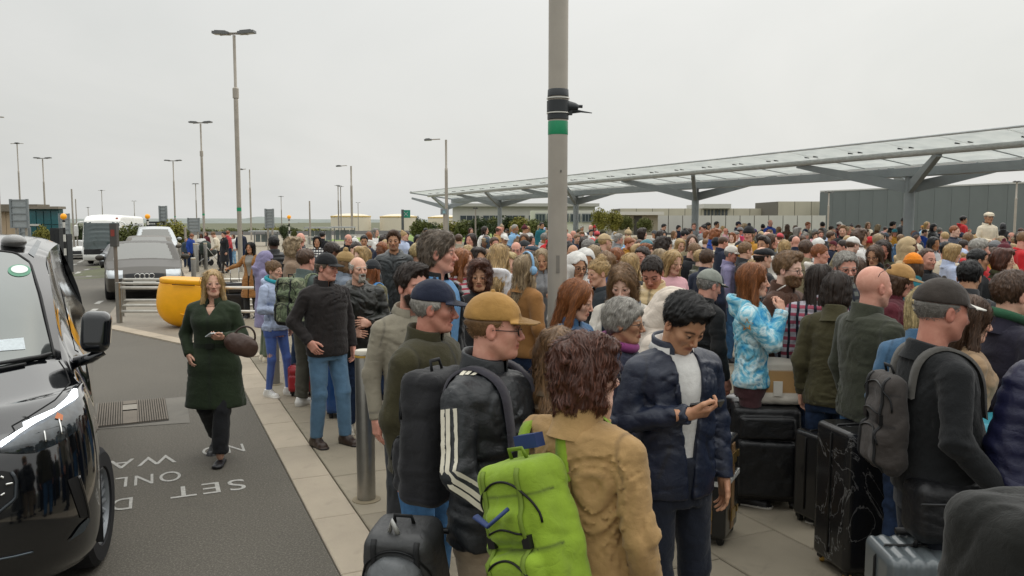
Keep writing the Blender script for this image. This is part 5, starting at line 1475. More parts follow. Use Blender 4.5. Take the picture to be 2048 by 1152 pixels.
for i in range(24):
 mkobj('cladding_panel', pme, hall, (0, -hy + 2.9*(i + .5), random.uniform(-.01, .01)))
b = MB(); b.box((-hx - .36, -hy - .1, 7.08), (-hx + 1.2, hy + .2, 7.30)); b.build('parapet', simple('hall_parapet', '#c9c9c4', .5), hall, smooth=False)
b = MB(); b.box((-hx - .2, hy + .02, 0), (hx, hy + .35, 7.02)); b.build('end_wall', M_CLAD, hall, smooth=False)
def facing(name, px0, px1, pyt, D, depth, mat, label, pyb=None, cat='building', z0=0):
 z0 = -4
 """a block whose front is square to the view at depth D"""
 x0, _, z = AT(px0, pyt, D); x1 = AT(px1, pyt, D)[0]; o = empty(name, ((x0 + x1)/2, D + depth/2, 0)); tag(o, label, cat)
 w = (x1 - x0)/2
 b = MB(); b.box((-w, -depth/2, z0), (w, depth/2, z)); b.build('wall', mat, o, smooth=False); return o, w, depth/2, z
M_CREAM = house_mat('cream_render', '#c9c2ae'); M_WHITE = house_mat('white_cladding', '#cfcdc4'); M_GLASS = simple('dark_window', '#39434a', .12, .0, var=.2, nscale=.3)
def panels(o, w, hd, z, n, m, zlo=0.1, name='wall_panel', gap=.12, off=.12):
 pw = 2*w/n
 b = MB(); b.box((-pw/2 + gap/2, -hd - off, zlo), (pw/2 - gap/2, -hd - .01, z)); me = b.mesh(name, [m], smooth=False)
 for i in range(n): mkobj(name, me, o, (-w + pw*(i + .5), 0, 0))
def windows(o, spec, hd, m=M_GLASS, fm=None):
 for (x0, x1, z0, z1) in spec:
  b = MB(); b.box((x0, -hd - .20, z0), (x1, -hd - .16, z1)); f = b.build('window', m, o, smooth=False)
  b = MB()
  for q in np.linspace(x0, x1, 4): b.box((q - .06, -hd - .26, z0 - .05), (q + .06, -hd - .205, z1 + .05))
  for q in (z0, z1): b.box((x0 - .08, -hd - .255, q - .06), (x1 + .08, -hd - .204, q + .06))
  b.build('frame', fm or simple('frame_white', '#b9bab6', .5), f, smooth=False)
o, w, hd, z = facing('cargo_building', 1556, 1656, 403, 150, 14, simple('joint_dark', '#6f6b61', .8), 'tall cream box-shaped building against the dark grey hall'); panels(o, w, hd, z, 3, M_CREAM)
b = MB(); b.box((1.2, -hd - .2, z*.42), (3.6, -hd - .14, z*.5)); b.build('vent_louvre', simple('louvre_grey', '#77756e', .7), o, smooth=False)
o, w, hd, z = facing('cargo_building', 1240, 1532, 417, 160, 14, simple('joint_dark', '#6f6b61', .8), 'long low cream building behind the third canopy column'); panels(o, w, hd, z, 9, M_CREAM)
b = MB()
for i in range(7): b.box((w*.15 + i*.7, -hd - .3, z*.62), (w*.15 + .45 + i*.7, -hd - .14, z*.95))
b.build('vent_louvre', simple('louvre_dark', '#54595b', .6), o, smooth=False)
b = MB(); b.box((w*.12, -hd - 1.2, z), (w*.5, hd, z + .9)); b.build('roof_box', M_WHITE, o, smooth=False)
o, w, hd, z = facing('boundary_wall', 1308, 1652, 431, 120, .5, simple('joint_dark', '#6f6b61', .8), 'plain off-white panelled wall along the edge of the forecourt', cat='wall'); panels(o, w, hd, z, 12, M_WHITE, off=.08)
o, w, hd, z = facing('service_building', 1225, 1316, 430, 110, 6, simple('stone_clad', '#a59c86', .8), 'low stone-coloured service building with a pale flat roof')
b = MB(); b.box((-w - .6, -hd - 1.2, z), (w + .6, hd, z + .45)); b.build('roof', M_WHITE, o, smooth=False)
b = MB(); b.box((-.2, -hd - .08, 0), (.9, -hd - .01, z*.95)); b.build('door', simple('door_dark', '#4a463f', .6), o, smooth=False)
o, w, hd, z = facing('terminal_building', 905, 1190, 413, 210, 20, M_WHITE, 'long white terminal building with a dark window band under the canopy')
windows(o, [(-w + 2 + i*6.0, -w + 7 + i*6.0, z*.32, z*.58) for i in range(5)], hd)
b = MB(); b.box((-w - 1, -hd - 1.5, z), (w + 1, hd, z + .8)); b.build('roof', simple('roof_pale', '#b9b8b0', .6), o, smooth=False)
o, w, hd, z = facing('site_office', 1062, 1200, 421, 100, 5, M_WHITE, 'pale grey cabin with a row of small windows behind the second canopy column')
windows(o, [(-w + .6 + i*1.45, -w + 1.75 + i*1.45, z - 1.4, z - .45) for i in range(6)], hd, fm=simple('frame_grey', '#6d7376', .5))
o, w, hd, z = facing('car_hire_building', -120, 78, 423, 85, 1.5, house_mat('sand_panel', '#c0ab8e'), 'sand-coloured low building with a wide brown roof behind the coach')
panels(o, w, hd, z, 9, house_mat('sand_panel2', '#bfa98b'), gap=.06, off=.06)
b = MB(); b.box((-w - .5, -hd - .8, z), (w + .3, hd, z + .75)); b.build('roof', simple('roof_brown', '#7d7467', .7), o, smooth=False)
b = MB(); b.box((-w*.55, -hd - .5, z + .75), (-w*.38, -hd + 1, z + 1.15)); b.build('vent_box', simple('vent_dark', '#3d3a34', .7), o, smooth=False)
o, w, hd, z = facing('glass_building', 58, 117, 418, 80, .8, simple('teal_wall', '#2a5a5c', .5), 'teal glass-fronted office block at the end of the brown-roofed building')
M_TEAL = simple('teal_glass', '#1d5d63', .10, 0, var=.35, nscale=.5)
pw = 2*w/4
for i in range(4):
 for j in range(2):
  b = MB(); b.box((-w + pw*i + .04, -hd - .10, .2 + j*(z - .3)/2), (-w + pw*(i + 1) - .04, -hd - .02, .1 + (j + 1)*(z - .3)/2)); b.build('pane', M_TEAL, o, smooth=False)
b = MB(); b.box((-w - .2, -hd - .6, z), (w + .3, hd, z + .25)); b.build('roof', simple('roof_brown2', '#8b8275', .7), o, smooth=False)
b = MB(); b.box((-w, -hd - .22, z*.46), (-w*.2, -hd - .12, z*.52)); b.build('ledge', M_WHITE, o, smooth=False)
for px0, px1, pyt, D, lab in ((662, 741, 427, 260, 'white domed storage tank behind the thin lamp mast, first of the three'), (760, 834, 428, 262, 'white domed storage tank behind the small green sign'), (856, 928, 430, 280, 'white domed storage tank half hidden by the end of the canopy')):
 x0, _, z = AT(px0, pyt, D); x1 = AT(px1, pyt, D)[0]; r = (x1 - x0)/2; o = empty('storage_tank', ((x0 + x1)/2, D, 0)); tag(o, lab, 'storage tank', 'white storage tanks in the distance')
 b = MB(); b.lathe([(r, -4), (r, z*.66), (r*1.0, z*.70)], 40); b.build('shell', simple('tank_white', '#e0d6c2', .6, var=.06), o, sharp=30)
 b = MB(); b.lathe([(r*1.01, z*.70)] + [(r*math.cos(a), z*.70 + z*.3*math.sin(a)) for a in np.linspace(.05, 1.5, 9)], 40); b.build('roof', simple('tank_roof', '#ddd3bd', .6, var=.06), o, sharp=40)
 b = MB(); th = np.linspace(0, 2*math.pi, 41)[:-1]
 for zz, rr in ((z*.74, r*1.0), (z*.79, r*1.0)): b.tube(np.stack([rr*np.cos(th), rr*np.sin(th), zz + 0*th], 1), .10, 5, closed=True)
 for i in range(0, 40, 2): b.tube([(r*math.cos(th[i]), r*math.sin(th[i]), z*.70), (r*math.cos(th[i]), r*math.sin(th[i]), z*.79)], .07, 4)
 b.build('handrail', simple('rail_yellow', '#d8b865', .6), o, smooth=False)
b = MB(); n = 60
for (a0, a1, D, hmax, seed) in ((-42, 40, 1900, 9, 1), (-23.5, -15, 1700, 15, 2)):
 an = np.linspace(R(a0), R(a1), n); h_ = [max(1, hmax*(.55 + .3*math.sin(i*.11 + seed) + .06*math.sin(i*.5)) * math.sin(math.pi*min(1, max(.02, i/(n - 1))))**.6) for i in range(n)]
 v = [(D*math.sin(a), D*math.cos(a), -5) for a in an] + [((D + 60)*math.sin(a), (D + 60)*math.cos(a), hh) for a, hh in zip(an, h_)] + [((D + 300)*math.sin(a), (D + 300)*math.cos(a), -5) for a in an]
 b.add(v, [(i, i + 1, n + i + 1, n + i) for i in range(n - 1)] + [(n + i, n + i + 1, 2*n + i + 1, 2*n + i) for i in range(n - 1)])
h_o = b.build('hills', simple('hill_hazed', '#858b86', .95, var=.12, nscale=.02)); tag(h_o, kind='structure')  # distance haze is mixed into the hill colour
# ================================================================== VEGETATION
def leaf_mat(name, c):
 m, t, b = newmat(name); c = lin(c); v = coords(t)
 base = ramp(t, noise(t, 1.1, 4, .6, v), [(.3, tuple(x*.6 for x in c[:3]) + (1,)), (.52, c), (.72, tuple(min(1, x*1.5) for x in c[:3]) + (1,))])
 t.links.new(base, b.inputs["Base Color"]); b.inputs["Roughness"].default_value = .75; b.inputs["Specular IOR Level"].default_value = .2; return m
def crownmesh(rx, ry, rz, n, leaf, seed, mat, base=0.0, lobes=9):
 r = np.random.default_rng(seed); c = r.normal(0, 1, (lobes, 3)); c /= np.linalg.norm(c, axis=1)[:, None]
 c = c * np.array([rx, ry, rz])*.55; c[:, 2] += rz + base; lr = (.35 + .25*r.random(lobes))
 k = r.integers(0, lobes, n); d = r.normal(0, 1, (n, 3)); d /= np.linalg.norm(d, axis=1)[:, None]
 rad = (.55 + .45*r.random(n)**.5)[:, None] * lr[k][:, None]
 P = c[k] + d*rad*np.array([rx, ry, rz])*1.0
 P[:, 2] = np.maximum(P[:, 2], base + .1)
 a = r.normal(0, 1, (n, 3)); a /= np.linalg.norm(a, axis=1)[:, None]; b_ = np.cross(a, d + .3*r.normal(0, 1, (n, 3))); b_ /= np.linalg.norm(b_, axis=1)[:, None] + 1e-9
 s = leaf*(.6 + .8*r.random(n))[:, None]
 V = np.stack([P - a*s, P + b_*s*.55, P + a*s, P - b_*s*.55], 1).reshape(-1, 3)
 Q = np.arange(4*n).reshape(n, 4)
 me = bpy.data.meshes.new('crown'); fast_fill(me, V, Q); me.materials.append(mat); return me
LM = [leaf_mat('leaf_olive', '#5d6236'), leaf_mat('leaf_dark', '#3f4a2e'), leaf_mat('leaf_yellow', '#7d7a3a')]
CM = [crownmesh(1, 1, 1, 2600, .085, i, LM[i % 3], lobes=14) for i in range(5)]
trb = MB(); trb.tube([(0, 0, 0), (.03, 0, .5), (0, .03, 1.0)], [.09, .07, .04], 8); trb.tube([(0, 0, .6), (.3, .1, 1.1)], [.045, .02], 6); trb.tube([(0, 0, .5), (-.25, -.1, 1.05)], [.045, .02], 6)
TRM = trb.mesh('trunk', [simple('bark', '#4f4337', .9, bumps=.4)])
def tree(px, pyt, D, w, i, label, group='trees and bushes beyond the forecourt', trunk=.25, name='tree', cat='tree'):
 x, y, z = AT(px, pyt, D); g0 = float(gz(x, y)); z -= g0; W_ = w*D/F/2; o = empty(name, (x, y, g0)); tag(o, label, cat, group)
 base = z*trunk
 c = mkobj('crown', CM[i % 5], o, (0, 0, base), (0, 0, i*1.7), (W_*1.12, W_*1.12, (z - base)/1.86))
 mkobj('trunk', TRM, o, (0, 0, 0), (0, 0, i), (max(.6, W_*.5), max(.6, W_*.5), max(.4, z*.6))); return o
tl = [(266, 450, 52, 62, 'clipped dark bush next to the coach, under the orange beacon'), (302, 450, 54, 60, 'broad green bush behind the black direction sign'), (342, 446, 50, 66, 'tall rounded dark green bush by the head of the bollard row'), (370, 460, 50, 30, 'low green shrub by the plain post near the bollards'),
   (158, 453, 90, 26, 'bush between the grey posts and the white coach'), (84, 456, 70, 34, 'yellow-green bush in front of the teal glass building'), (176, 460, 95, 16, 'small green bush tucked behind the coach mirror')]
for i, (px, py, D, w, lab) in enumerate(tl): tree(px, py, D, w, i + (2 if i == 5 else 0), lab, trunk=.05, name='bush', cat='bush')
for i in range(14):
 px = 402 + i*19 + (i*37 % 9); tree(px, 455 + (i*13 % 9), 150 + (i*29 % 40), 46 + (i*17 % 16), i, 'distant rounded tree' + [' beyond the pram', ' above the man leaning over the pram', ' beyond the woman in the black coat', ' behind the tallest lamp post', ' just past the tallest lamp post', ' above the woman in the camel coat', ' beside the slim single lamp', ' over the bus shelter roof', ' behind the tall panel sign', ' after the tall panel sign', ' above the lilac hood', ' before the dark round conifer', ' behind the dark slender post', ' next to the first storage tank'][i], trunk=.1)
tree(567, 450, 70, 17, 1, 'small dark conifer standing alone beyond the queue', trunk=.05); tree(588, 459, 66, 12, 0, 'narrow clipped shrub beside the small dark conifer', trunk=.05, name='bush', cat='bush')
nm_ = ['left of the first canopy column foot', 'right behind the first canopy column', 'between the first and second canopy columns', 'behind the slim white lamp post', 'halfway to the second canopy column', 'just before the second canopy column', 'right behind the second canopy column', 'beyond the second canopy column', 'next to the grey cabin', 'behind the thin end of the canopy']
for i, (px, py, w) in enumerate([(842, 440, 30), (868, 445, 36), (902, 446, 40), (932, 442, 38), (958, 438, 36), (985, 436, 40), (1012, 432, 40), (1040, 438, 36), (1068, 441, 34), (1092, 444, 28)]):
 tree(px, py, 78 + (i*7 % 9), w*1.35, i, 'autumn-tinted green shrub ' + nm_[i], trunk=.02, name='bush', cat='bush')
tree(836, 433, 80, 11, 1, 'slim pointed conifer standing out at the end of the hedge', trunk=.05)
for i, (px, py, w, lab) in enumerate([(1198, 421, 34, 'loose yellow-green tree right of the third canopy column'), (1225, 424, 40, 'open yellow-green tree in front of the stone service building'), (1252, 432, 30, 'lower bushy tree beside the service building door'), (1290, 436, 30, 'dull green shrub at the corner of the service building')]): tree(px, py, 85 + i*3, w, (2 if i < 2 else 0), lab, trunk=.2)
g_ = [(x, y) for x, y in ((-30, 60), (60, 100), (60, 130), (-80, 130))]
mkplane('verge', [G(600, 482)[:2], (-12, 120), (10, 120), (6, 70)], simple('grass_verge', '#7b8f4a', .95, var=.2, nscale=.5), .02)
# ================================================================== STREET FURNITURE
def beacon(px, pyc, D, label):
 x, y, z = AT(px, pyc, D); g0 = float(gz(x, y)); z -= g0; o = empty('crossing_beacon', (x, y, g0)); tag(o, label, 'crossing beacon', 'orange globe beacons at the zebra crossings')
 b = MB()
 for i in range(8):
  z0, z1 = i*(z - .2)/8, (i + 1)*(z - .2)/8
  b.lathe([(.055, z0), (.055, z1)], 12, m=i % 2)
 b.build('striped_pole', [simple('pole_black', '#1b1b1c', .5), simple('pole_white', '#d5d3cb', .5)], o, sharp=40)
 b = MB(); b.lathe([(.02, z - .15)] + [(.145*math.sin(a), z - .145*math.cos(a)) for a in np.linspace(.2, math.pi - .05, 12)], 20); b.build('globe', simple('globe_amber', '#f2a51d', .35, emit=('#f09a18', .25)), o)
 b = MB(); b.lathe([(.06, z - .26), (.08, z - .2), (.05, z - .17)], 14); b.build('collar', M_BLK, o, sharp=40)
beacon(127, 433, 38, 'orange beacon globe by the teal glass building'); beacon(295, 433, 46, 'orange beacon globe above the black direction sign'); beacon(578, 434, 58, 'orange beacon globe beyond the queue by the round conifer')
M_SGN = simple('sign_back', '#a4aaab', .5, .3, var=.06); M_SFR = simple('sign_frame', '#8a9092', .45, .4)
def signback(px0, px1, py0, py1, D, n, label, posts=(.2, .8), louvre=False, m=None):
 x0, _, z1 = AT(px0, py0, D); x1, _, z0 = AT(px1, py1, D); o = empty('road_sign', ((x0 + x1)/2, D, 0)); tag(o, label, 'road sign')
 w = (x1 - x0)/2
 for i in range(n):
  a, c = z0 + (z1 - z0)*i/n, z0 + (z1 - z0)*(i + 1)/n
  b = MB(); b.box((-w, -.02, a + .03), (w, .02, c - .03)); b.build('panel', m or M_SGN, o, smooth=False)
 b = MB()
 for q in (-w, w): b.box((q - .05, -.07, z0 - .03), (q + .05, .05, z1 + .05))
 for i in range(n + 1):
  c = z0 + (z1 - z0)*i/n; b.box((-w, -.065, c - .028), (w, -.021, c + .028))
 b.build('frame', M_SFR, o, smooth=False)
 for q in posts:
  b = MB(); xx = -w + 2*w*q; b.lathe([(.06, float(gz((x0 + x1)/2, D))), (.06, z1 - .1)], 12, (xx, .08, 0)); b.build('post', M_POLE, o, sharp=40)
 return o
signback(21, 57, 400, 455, 42, 4, 'big pale grey back of a road sign above the black van roof')
signback(40, 60, 456, 474, 44, 2, 'small pale sign panel low behind the big sign back', posts=(.5,))
signback(319, 334, 413, 455, 55, 6, 'tall narrow louvred panel sign beside the dark bushes')
signback(531, 547, 419, 455, 48, 6, 'tall narrow louvred panel sign above the lilac hood')
signback(376, 399, 437, 463, 62, 4, 'pale grey panel sign behind the second kerb lamp')
signback(118, 140, 428, 470, 70, 4, 'grey panelled sign back behind the amber beacon')
x0, _, z1 = AT(293, 443, 50); x1, _, z0 = AT(329, 452, 50); o = empty('direction_sign', ((x0 + x1)/2, 50, 0)); tag(o, 'black direction sign with white symbols on grey posts near the bushes', 'direction sign')
w = (x1 - x0)/2; b = MB(); b.box((-w, -.05, z0), (w, .05, z1)); b.build('panel', simple('sign_black', '#22262a', .4), o, smooth=False)
b = MB()
for i, q in enumerate((-.6, -.35, -.1)): b.box((w*q - .05, -.056, z0 + .1), (w*q + .06, -.052, z1 - .1))
b.box((w*.45, -.056, z0 + .08), (w*.85, -.052, z1 - .08)); b.build('symbol', simple('sign_white', '#c9ccca', .5), o, smooth=False)
for q in (.45, .65, .9): b = MB(); b.lathe([(.05, float(gz(o.location[0], 50))), (.05, z0 - .0)], 10, (w*q, 0, 0)); b.build('post', M_POLE, o, sharp=40)
x, y, z = AT(805, 419, 30); o = empty('assembly_sign', (x, y, 0)); tag(o, 'small green sign on a grey post rising out of the crowd', 'sign')
b = MB(); b.lathe([(.05, 0), (.05, z)], 12); b.build('post', simple('post_grey', '#5c6160', .5, .3), o, sharp=40)
b = MB(); b.box((-.03, -.02, z - .31), (.29, .0, z - .02)); b.build('panel', simple('sign_green', '#12836b', .4), o, smooth=False)
b = MB()
for i in range(4):
 a = .78 + i*1.57; cx, cz_ = .13, z - .165; dx, dz = math.cos(a), math.sin(a)
 b.add([(cx + .04*dx + .008*dz, -.023, cz_ + .04*dz - .008*dx), (cx + .11*dx + .008*dz, -.023, cz_ + .11*dz - .008*dx), (cx + .11*dx - .008*dz, -.023, cz_ + .11*dz + .008*dx), (cx + .04*dx - .008*dz, -.023, cz_ + .04*dz + .008*dx)], [(0, 1, 2, 3)])
b.box((.11, -.024, z - .19), (.15, -.021, z - .15)); b.build('symbol', simple('sign_white', '#c9ccca', .5), o, smooth=False)
signback(883, 893, 419, 428, 44, 1, 'small pale blue sign below the tip of the canopy', posts=(.5,), m=simple('sign_blue', '#9fc4cf', .5))
x, y, _ = G(237, 646); o = empty('bus_stop_sign', (x, y, 0)); tag(o, 'thin brown-grey post with a narrow dark sign box by the steel railing', 'sign')
D = y; zt = AT(237, 447, D)[2]; zb = AT(237, 493, D)[2]; b = MB(); b.lathe([(.035, 0), (.035, zt)], 14); b.build('post', simple('post_brown', '#7f766c', .5, .3), o, sharp=40)
b = MB(); b.box((-.066, -.07, zb), (.066, .03, zt)); b.build('sign_box', simple('signbox', '#4b4a47', .5), o, smooth=False)
b = MB(); b.box((-.045, -.074, zb + .2), (.03, -.071, zb + .33)); b.build('symbol', simple('red_mark', '#8a3a30', .5), o, smooth=False)
for k, (pl_, pr_, D) in enumerate(((236, 640, 15.5), (243, 640, 16.6), (247, 640, 17.7))):
 xl = AT(pl_, 560, D)[0]; xr = AT(pr_, 560, D)[0]; o = empty('railing', ((xl + xr)/2, D, 0)); w = (xr - xl)/2
 tag(o, 'stainless steel railing ' + ['with the thick end post, in front of the other two', 'between the other two, partly behind the yellow bin', 'furthest of the three, beside the black planter'][k].replace('furthest of the three', 'rearmost one'), 'railing', 'steel railings on the paved nose')
 for zz in (.70, .235):
  b = MB(); b.tube([(-w, 0, zz), (w, 0, zz)], .029, 12, up=(0, 0, 1)); b.build('rail', simple('rail_bright', '#dbd7cd', .35, .35), o)
 for q in ((-w, .052 if k == 0 else .03), (w, .03), (0, .03)):
  b = MB(); b.lathe([(q[1], 0), (q[1], .80 if q[1] > .04 else .72), (q[1]*.7, .81 if q[1] > .04 else .73)], 16, (q[0], 0, 0)); b.build('post', M_STEEL, o, sharp=40)
D = 15.0; x, y, zt = AT(365, 556, D); r_ = .50
def binf(P):
 x, y, z = P.T
 d = (np.sqrt(np.abs(x/.50)**2.5 + np.abs(y/.46)**2.4 + np.abs((z - .46)/np.where(z > .46, .72, .46))**2.3 + 1e-6)**(.8) - 1)*.45
 d = np.maximum(d, z - .80)
 d = np.maximum(d, -(np.maximum(np.abs(z - .62 - .35*np.maximum(y*-1, 0)*0) - .008, 0) + 0*x - .0) if False else d)
 return d
V, Q = snet(binf, (-.6, -.6, -.06), (.6, .6, .9), .018); M_YEL = simple('bin_yellow', '#f2ab02', .38, var=.07, bumps=.05, bscale=30)
o = mkobj('grit_bin', sdf_mesh('grit_bin', [(V, Q, 0)], [M_YEL])); o.location = (x + .12, y, -.01); o.scale = (1.22, 1, 1.06); o.rotation_euler = (0, R(4), R(12)); tag(o, 'bright yellow round-bottomed plastic bin tipped over beside the railing', 'grit bin')
V, Q = snet(lambda P: np.maximum((np.sqrt(np.abs(P[:, 0]/.455)**2.8 + np.abs(P[:, 1]/.425)**2.8 + 1e-6)**.8 - 1)*.44, np.abs(P[:, 2] - .835) - .035) - .008, (-.6, -.6, .7), (.6, .6, .95), .018)
mkobj('lid', sdf_mesh('lid', [(V, Q, 0)], [M_YEL]), o)
b = MB(); b.box((-.22, -.475, .785), (.10, -.455, .80)); b.build('lid_slot', simple('slot_dark', '#6d4a06', .7), o, smooth=False)
b = MB(); th = np.linspace(-.6, .6, 12); b.tube(np.stack([-.02 + .12*np.sin(th), -.468 + 0*th, .33 - .05*np.cos(th)], 1), .012, 6); b.build('handle', M_YEL, o)
x, y, _ = G(480, 612); x = AT(478, 600, 16.9)[0]
o = empty('planter', (x, 18.6, 0)); tag(o, 'low black round planter standing behind the steel railings', 'planter')
b = MB(); b.lathe([(.26, 0), (.34, .86), (.36, .90), (.36, .93), (.32, .93), (.30, .90)], 32); b.build('tub', simple('planter_black', '#1e2022', .5), o, sharp=40)
b = MB(); b.lathe([(.30, .905), (.01, .915)], 24); b.build('soil', simple('soil', '#2b221a', .95, bumps=.5), o)
for i, (px, pyb, pyt, D0) in enumerate([(388, 566, 516, 0), (405, 530, 484, 0), (393, 545, 487, 0), (372, 532, 490, 0), (379, 525, 490, 0), (367, 520, 489, 0), (360, 514, 487, 0), (356, 509, 486, 0), (353, 505, 484, 0), (350, 501, 483, 0), (412, 540, 486, 0)]):
 lab = ['short bollard with a flat cap directly behind the yellow bin', 'wide steel post beside the pram wheel', 'steel bollard third from the yellow bin in the kerb row', 'steel bollard behind the blue rucksack man', 'steel bollard just beyond the blue rucksack man', 'narrow bollard sixth in the kerb row', 'narrow bollard seventh in the kerb row', 'slender bollard eighth in the kerb row', 'slender bollard ninth in the kerb row', 'last tiny bollard at the far end of the kerb row', 'steel post in front of the pram hood'][i]
 g = G(px, pyb); H = AT(px, pyt, g[1])[2]; bollard(px, pyb, H=max(.7, H), r=.075 if i not in (1, 2) else .10, label=lab)
def guard(px0, px1, pyt, D, label):
 x0, _, z = AT(px0, pyt, D); x1 = AT(px1, pyt, D)[0]; o = empty('guard_rail', ((x0 + x1)/2, D, 0)); tag(o, label, 'guard rail'); w = (x1 - x0)/2
 b = MB()
 for zz in (z, z*.62, z*.2): b.box((-w, -.03, zz - .03), (w, .03, zz + .03))
 b.build('rail', simple('rail_white', '#c4c2b8', .5), o, smooth=False)
 n = max(2, int(2*w/1.2))
 for i in range(n + 1): b = MB(); b.box((-w + 2*w*i/n - .035, -.035, 0), (-w + 2*w*i/n + .035, .035, z)); b.build('post', simple('rail_white', '#c4c2b8', .5), o, smooth=False)
guard(700, 765, 471, 24, 'white guard rail behind the woman with the blue headscarf'); guard(590, 640, 474, 40, 'white guard rail beyond the man in the patterned scarf'); guard(440, 470, 478, 45, 'pale guard rail behind the woman in the camel coat')
def shelter(px0, px1, pyt, D, label):
 x0, _, z = AT(px0, pyt, D); x1 = AT(px1, pyt, D)[0]; o = empty('bus_shelter', ((x0 + x1)/2, D, 0)); tag(o, label, 'bus shelter', 'bus shelters beyond the queue'); w = (x1 - x0)/2
 b = MB(); b.box((-w, -.7, z - .12), (w, .7, z)); b.build('roof', simple('shelter_roof', '#a6aaaa', .5), o, smooth=False)
 for q in (-w + .06, 0, w - .06): b = MB(); b.box((q - .04, .55, 0), (q + .04, .63, z - .12)); b.build('post', M_SFR, o, smooth=False)
 for i in range(4):
  b = MB(); a, c = -w + .1 + i*(2*w - .2)/4, -w + .1 + (i + 1)*(2*w - .2)/4; b.box((a + .03, .66, .3), (c - .03, .68, z - .3)); b.build('pane', simple('shelter_glass', '#8b989b', .1, spec=.8), o, smooth=False)
shelter(502, 552, 461, 62, 'grey bus shelter frame above the walking queue'); shelter(612, 660, 454, 66, 'glazed bus shelter behind the dark slender post'); shelter(664, 708, 453, 68, 'glazed bus shelter under the first storage tank')
def cabinet(px0, px1, pyt, D, label, m='#26292b'):
 x0, _, z = AT(px0, pyt, D); x1 = AT(px1, pyt, D)[0]; g0 = float(gz(x0, D)); z -= g0; o = empty('signal_cabinet', ((x0 + x1)/2, D, g0)); tag(o, label, 'cabinet'); w = (x1 - x0)/2
 b = MB(); b.box((-w, -.25, .1), (w, .25, z)); b.build('body', simple('cab' + m, m, .6), o, smooth=False)
 b = MB(); b.box((-w - .02, -.28, 0), (w + .02, .28, .1)); b.build('plinth', simple('plinth', '#8a867c', .8), o, smooth=False)
 b = MB(); b.box((-w*.9, -.262, .2), (-.02, -.252, z - .1)); b.box((.02, -.262, .2), (w*.9, -.252, z - .1)); b.build('door', simple('cabd' + m, '#1c1f21', .5), o, smooth=False)
cabinet(105, 123, 456, 40, 'black cabinet standing beyond the van roof'); cabinet(128, 139, 468, 44, 'small dark cabinet with a white frame next to the black one', '#34373a')
# ================================================================== VEHICLES
M_TYRE = simple('tyre_rubber', '#17171a', .85, bumps=.2); M_RIM = simple('rim_alloy', '#8d9196', .28, .85); M_RIMD = simple('rim_dark', '#3c3f42', .35, .7)
M_BPL = simple('black_plastic', '#141517', .5); M_GLS = simple('car_glass', '#45453e', .08, .5, var=.05, spec=.9, coat=1.0)
def paint(name, c, rough=.22, metal=.3): return simple(name, c, rough, metal, var=.03, nscale=1.5, coat=1.0)
def wheel(parent, loc, r=.33, w=.22, spokes=5, rz=0.0, side=1, rim=None, twin=True):
 """axis along local y, outer face on side*y"""
 t = MB(); k = r
 t.lathe([(k*.66, -w/2), (k*.90, -w/2), (k*.985, -w*.40), (k, -w*.30), (k*1.0, w*.30), (k*.985, w*.40), (k*.90, w/2), (k*.66, w/2), (k*.62, w*.35), (k*.62, -w*.35)], 40, axis='y')
 to = t.build('wheel', M_TYRE, parent, sharp=35); to.location = loc; to.rotation_euler = (0, 0, rz)
 b = MB(); y0 = side*w*.36
 b.lathe([(k*.64, y0 - side*.15), (k*.66, y0), (k*.66, y0 + side*.02), (k*.61, y0 + side*.022), (k*.59, y0 - side*.03), (k*.57, y0 - side*.12)][::1], 40, axis='y')
 for i in range(spokes):
  for dq in ((-.12, .12) if twin else (0,)):
   a = 2*math.pi*i/spokes + dq
   p0 = (k*.12*math.cos(a), y0 - side*.015, k*.12*math.sin(a)); p1 = (k*.61*math.cos(a + dq*.3), y0 - side*.005, k*.61*math.sin(a + dq*.3))
   b.tube([p0, p1], [k*.055, k*.045], 6, flat=.7, up=(0, 1, 0))
 b.lathe([(k*.01, y0 + side*.012), (k*.10, y0 + side*.010), (k*.15, y0 - side*.02), (k*.15, y0 - side*.06)], 20, axis='y')
 b.build('rim', rim or M_RIM, to, sharp=35)
 b = MB(); b.lathe([(k*.01, y0 - side*.09), (k*.50, y0 - side*.09), (k*.52, y0 - side*.12)], 24, axis='y'); b.build('brake_disc', simple('brake_disc', '#55524e', .4, .7), to, sharp=35)
 return to
CARP = {  # top profile (x, z), belt height, half width, wheelbase positions, length
 'saloon': dict(top=[(-2.45, .70), (-2.40, .98), (-1.75, 1.06), (-.95, 1.40), (-.1, 1.46), (.45, 1.42), (1.30, 1.00), (2.05, .86), (2.38, .70), (2.45, .55)], belt=.94, w=.93, wb=(-1.45, 1.50), ws=(.45, 1.28), rear=(-1.72, -1.0), r=.34),
 'hatch': dict(top=[(-2.1, .70), (-2.08, 1.10), (-1.85, 1.42), (-1.2, 1.52), (-.2, 1.56), (.35, 1.50), (1.15, 1.05), (1.80, .92), (2.05, .72), (2.12, .5)], belt=.96, w=.89, wb=(-1.3, 1.30), ws=(.35, 1.12), rear=(-2.05, -1.85), r=.32),
 'suv': dict(top=[(-2.3, .8), (-2.28, 1.25), (-2.0, 1.62), (-1.2, 1.70), (-.1, 1.72), (.5, 1.66), (1.2, 1.16), (2.05, 1.04), (2.28, .85), (2.34, .55)], belt=1.08, w=.94, wb=(-1.4, 1.42), ws=(.5, 1.18), rear=(-2.2, -2.0), r=.37),
 'mpv': dict(top=[(-2.3, .8), (-2.28, 1.3), (-2.1, 1.66), (-1.0, 1.76), (.2, 1.76), (.75, 1.66), (1.55, 1.12), (2.1, .98), (2.3, .8), (2.34, .5)], belt=1.08, w=.92, wb=(-1.4, 1.45), ws=(.75, 1.5), rear=(-2.25, -2.1), r=.34),
}
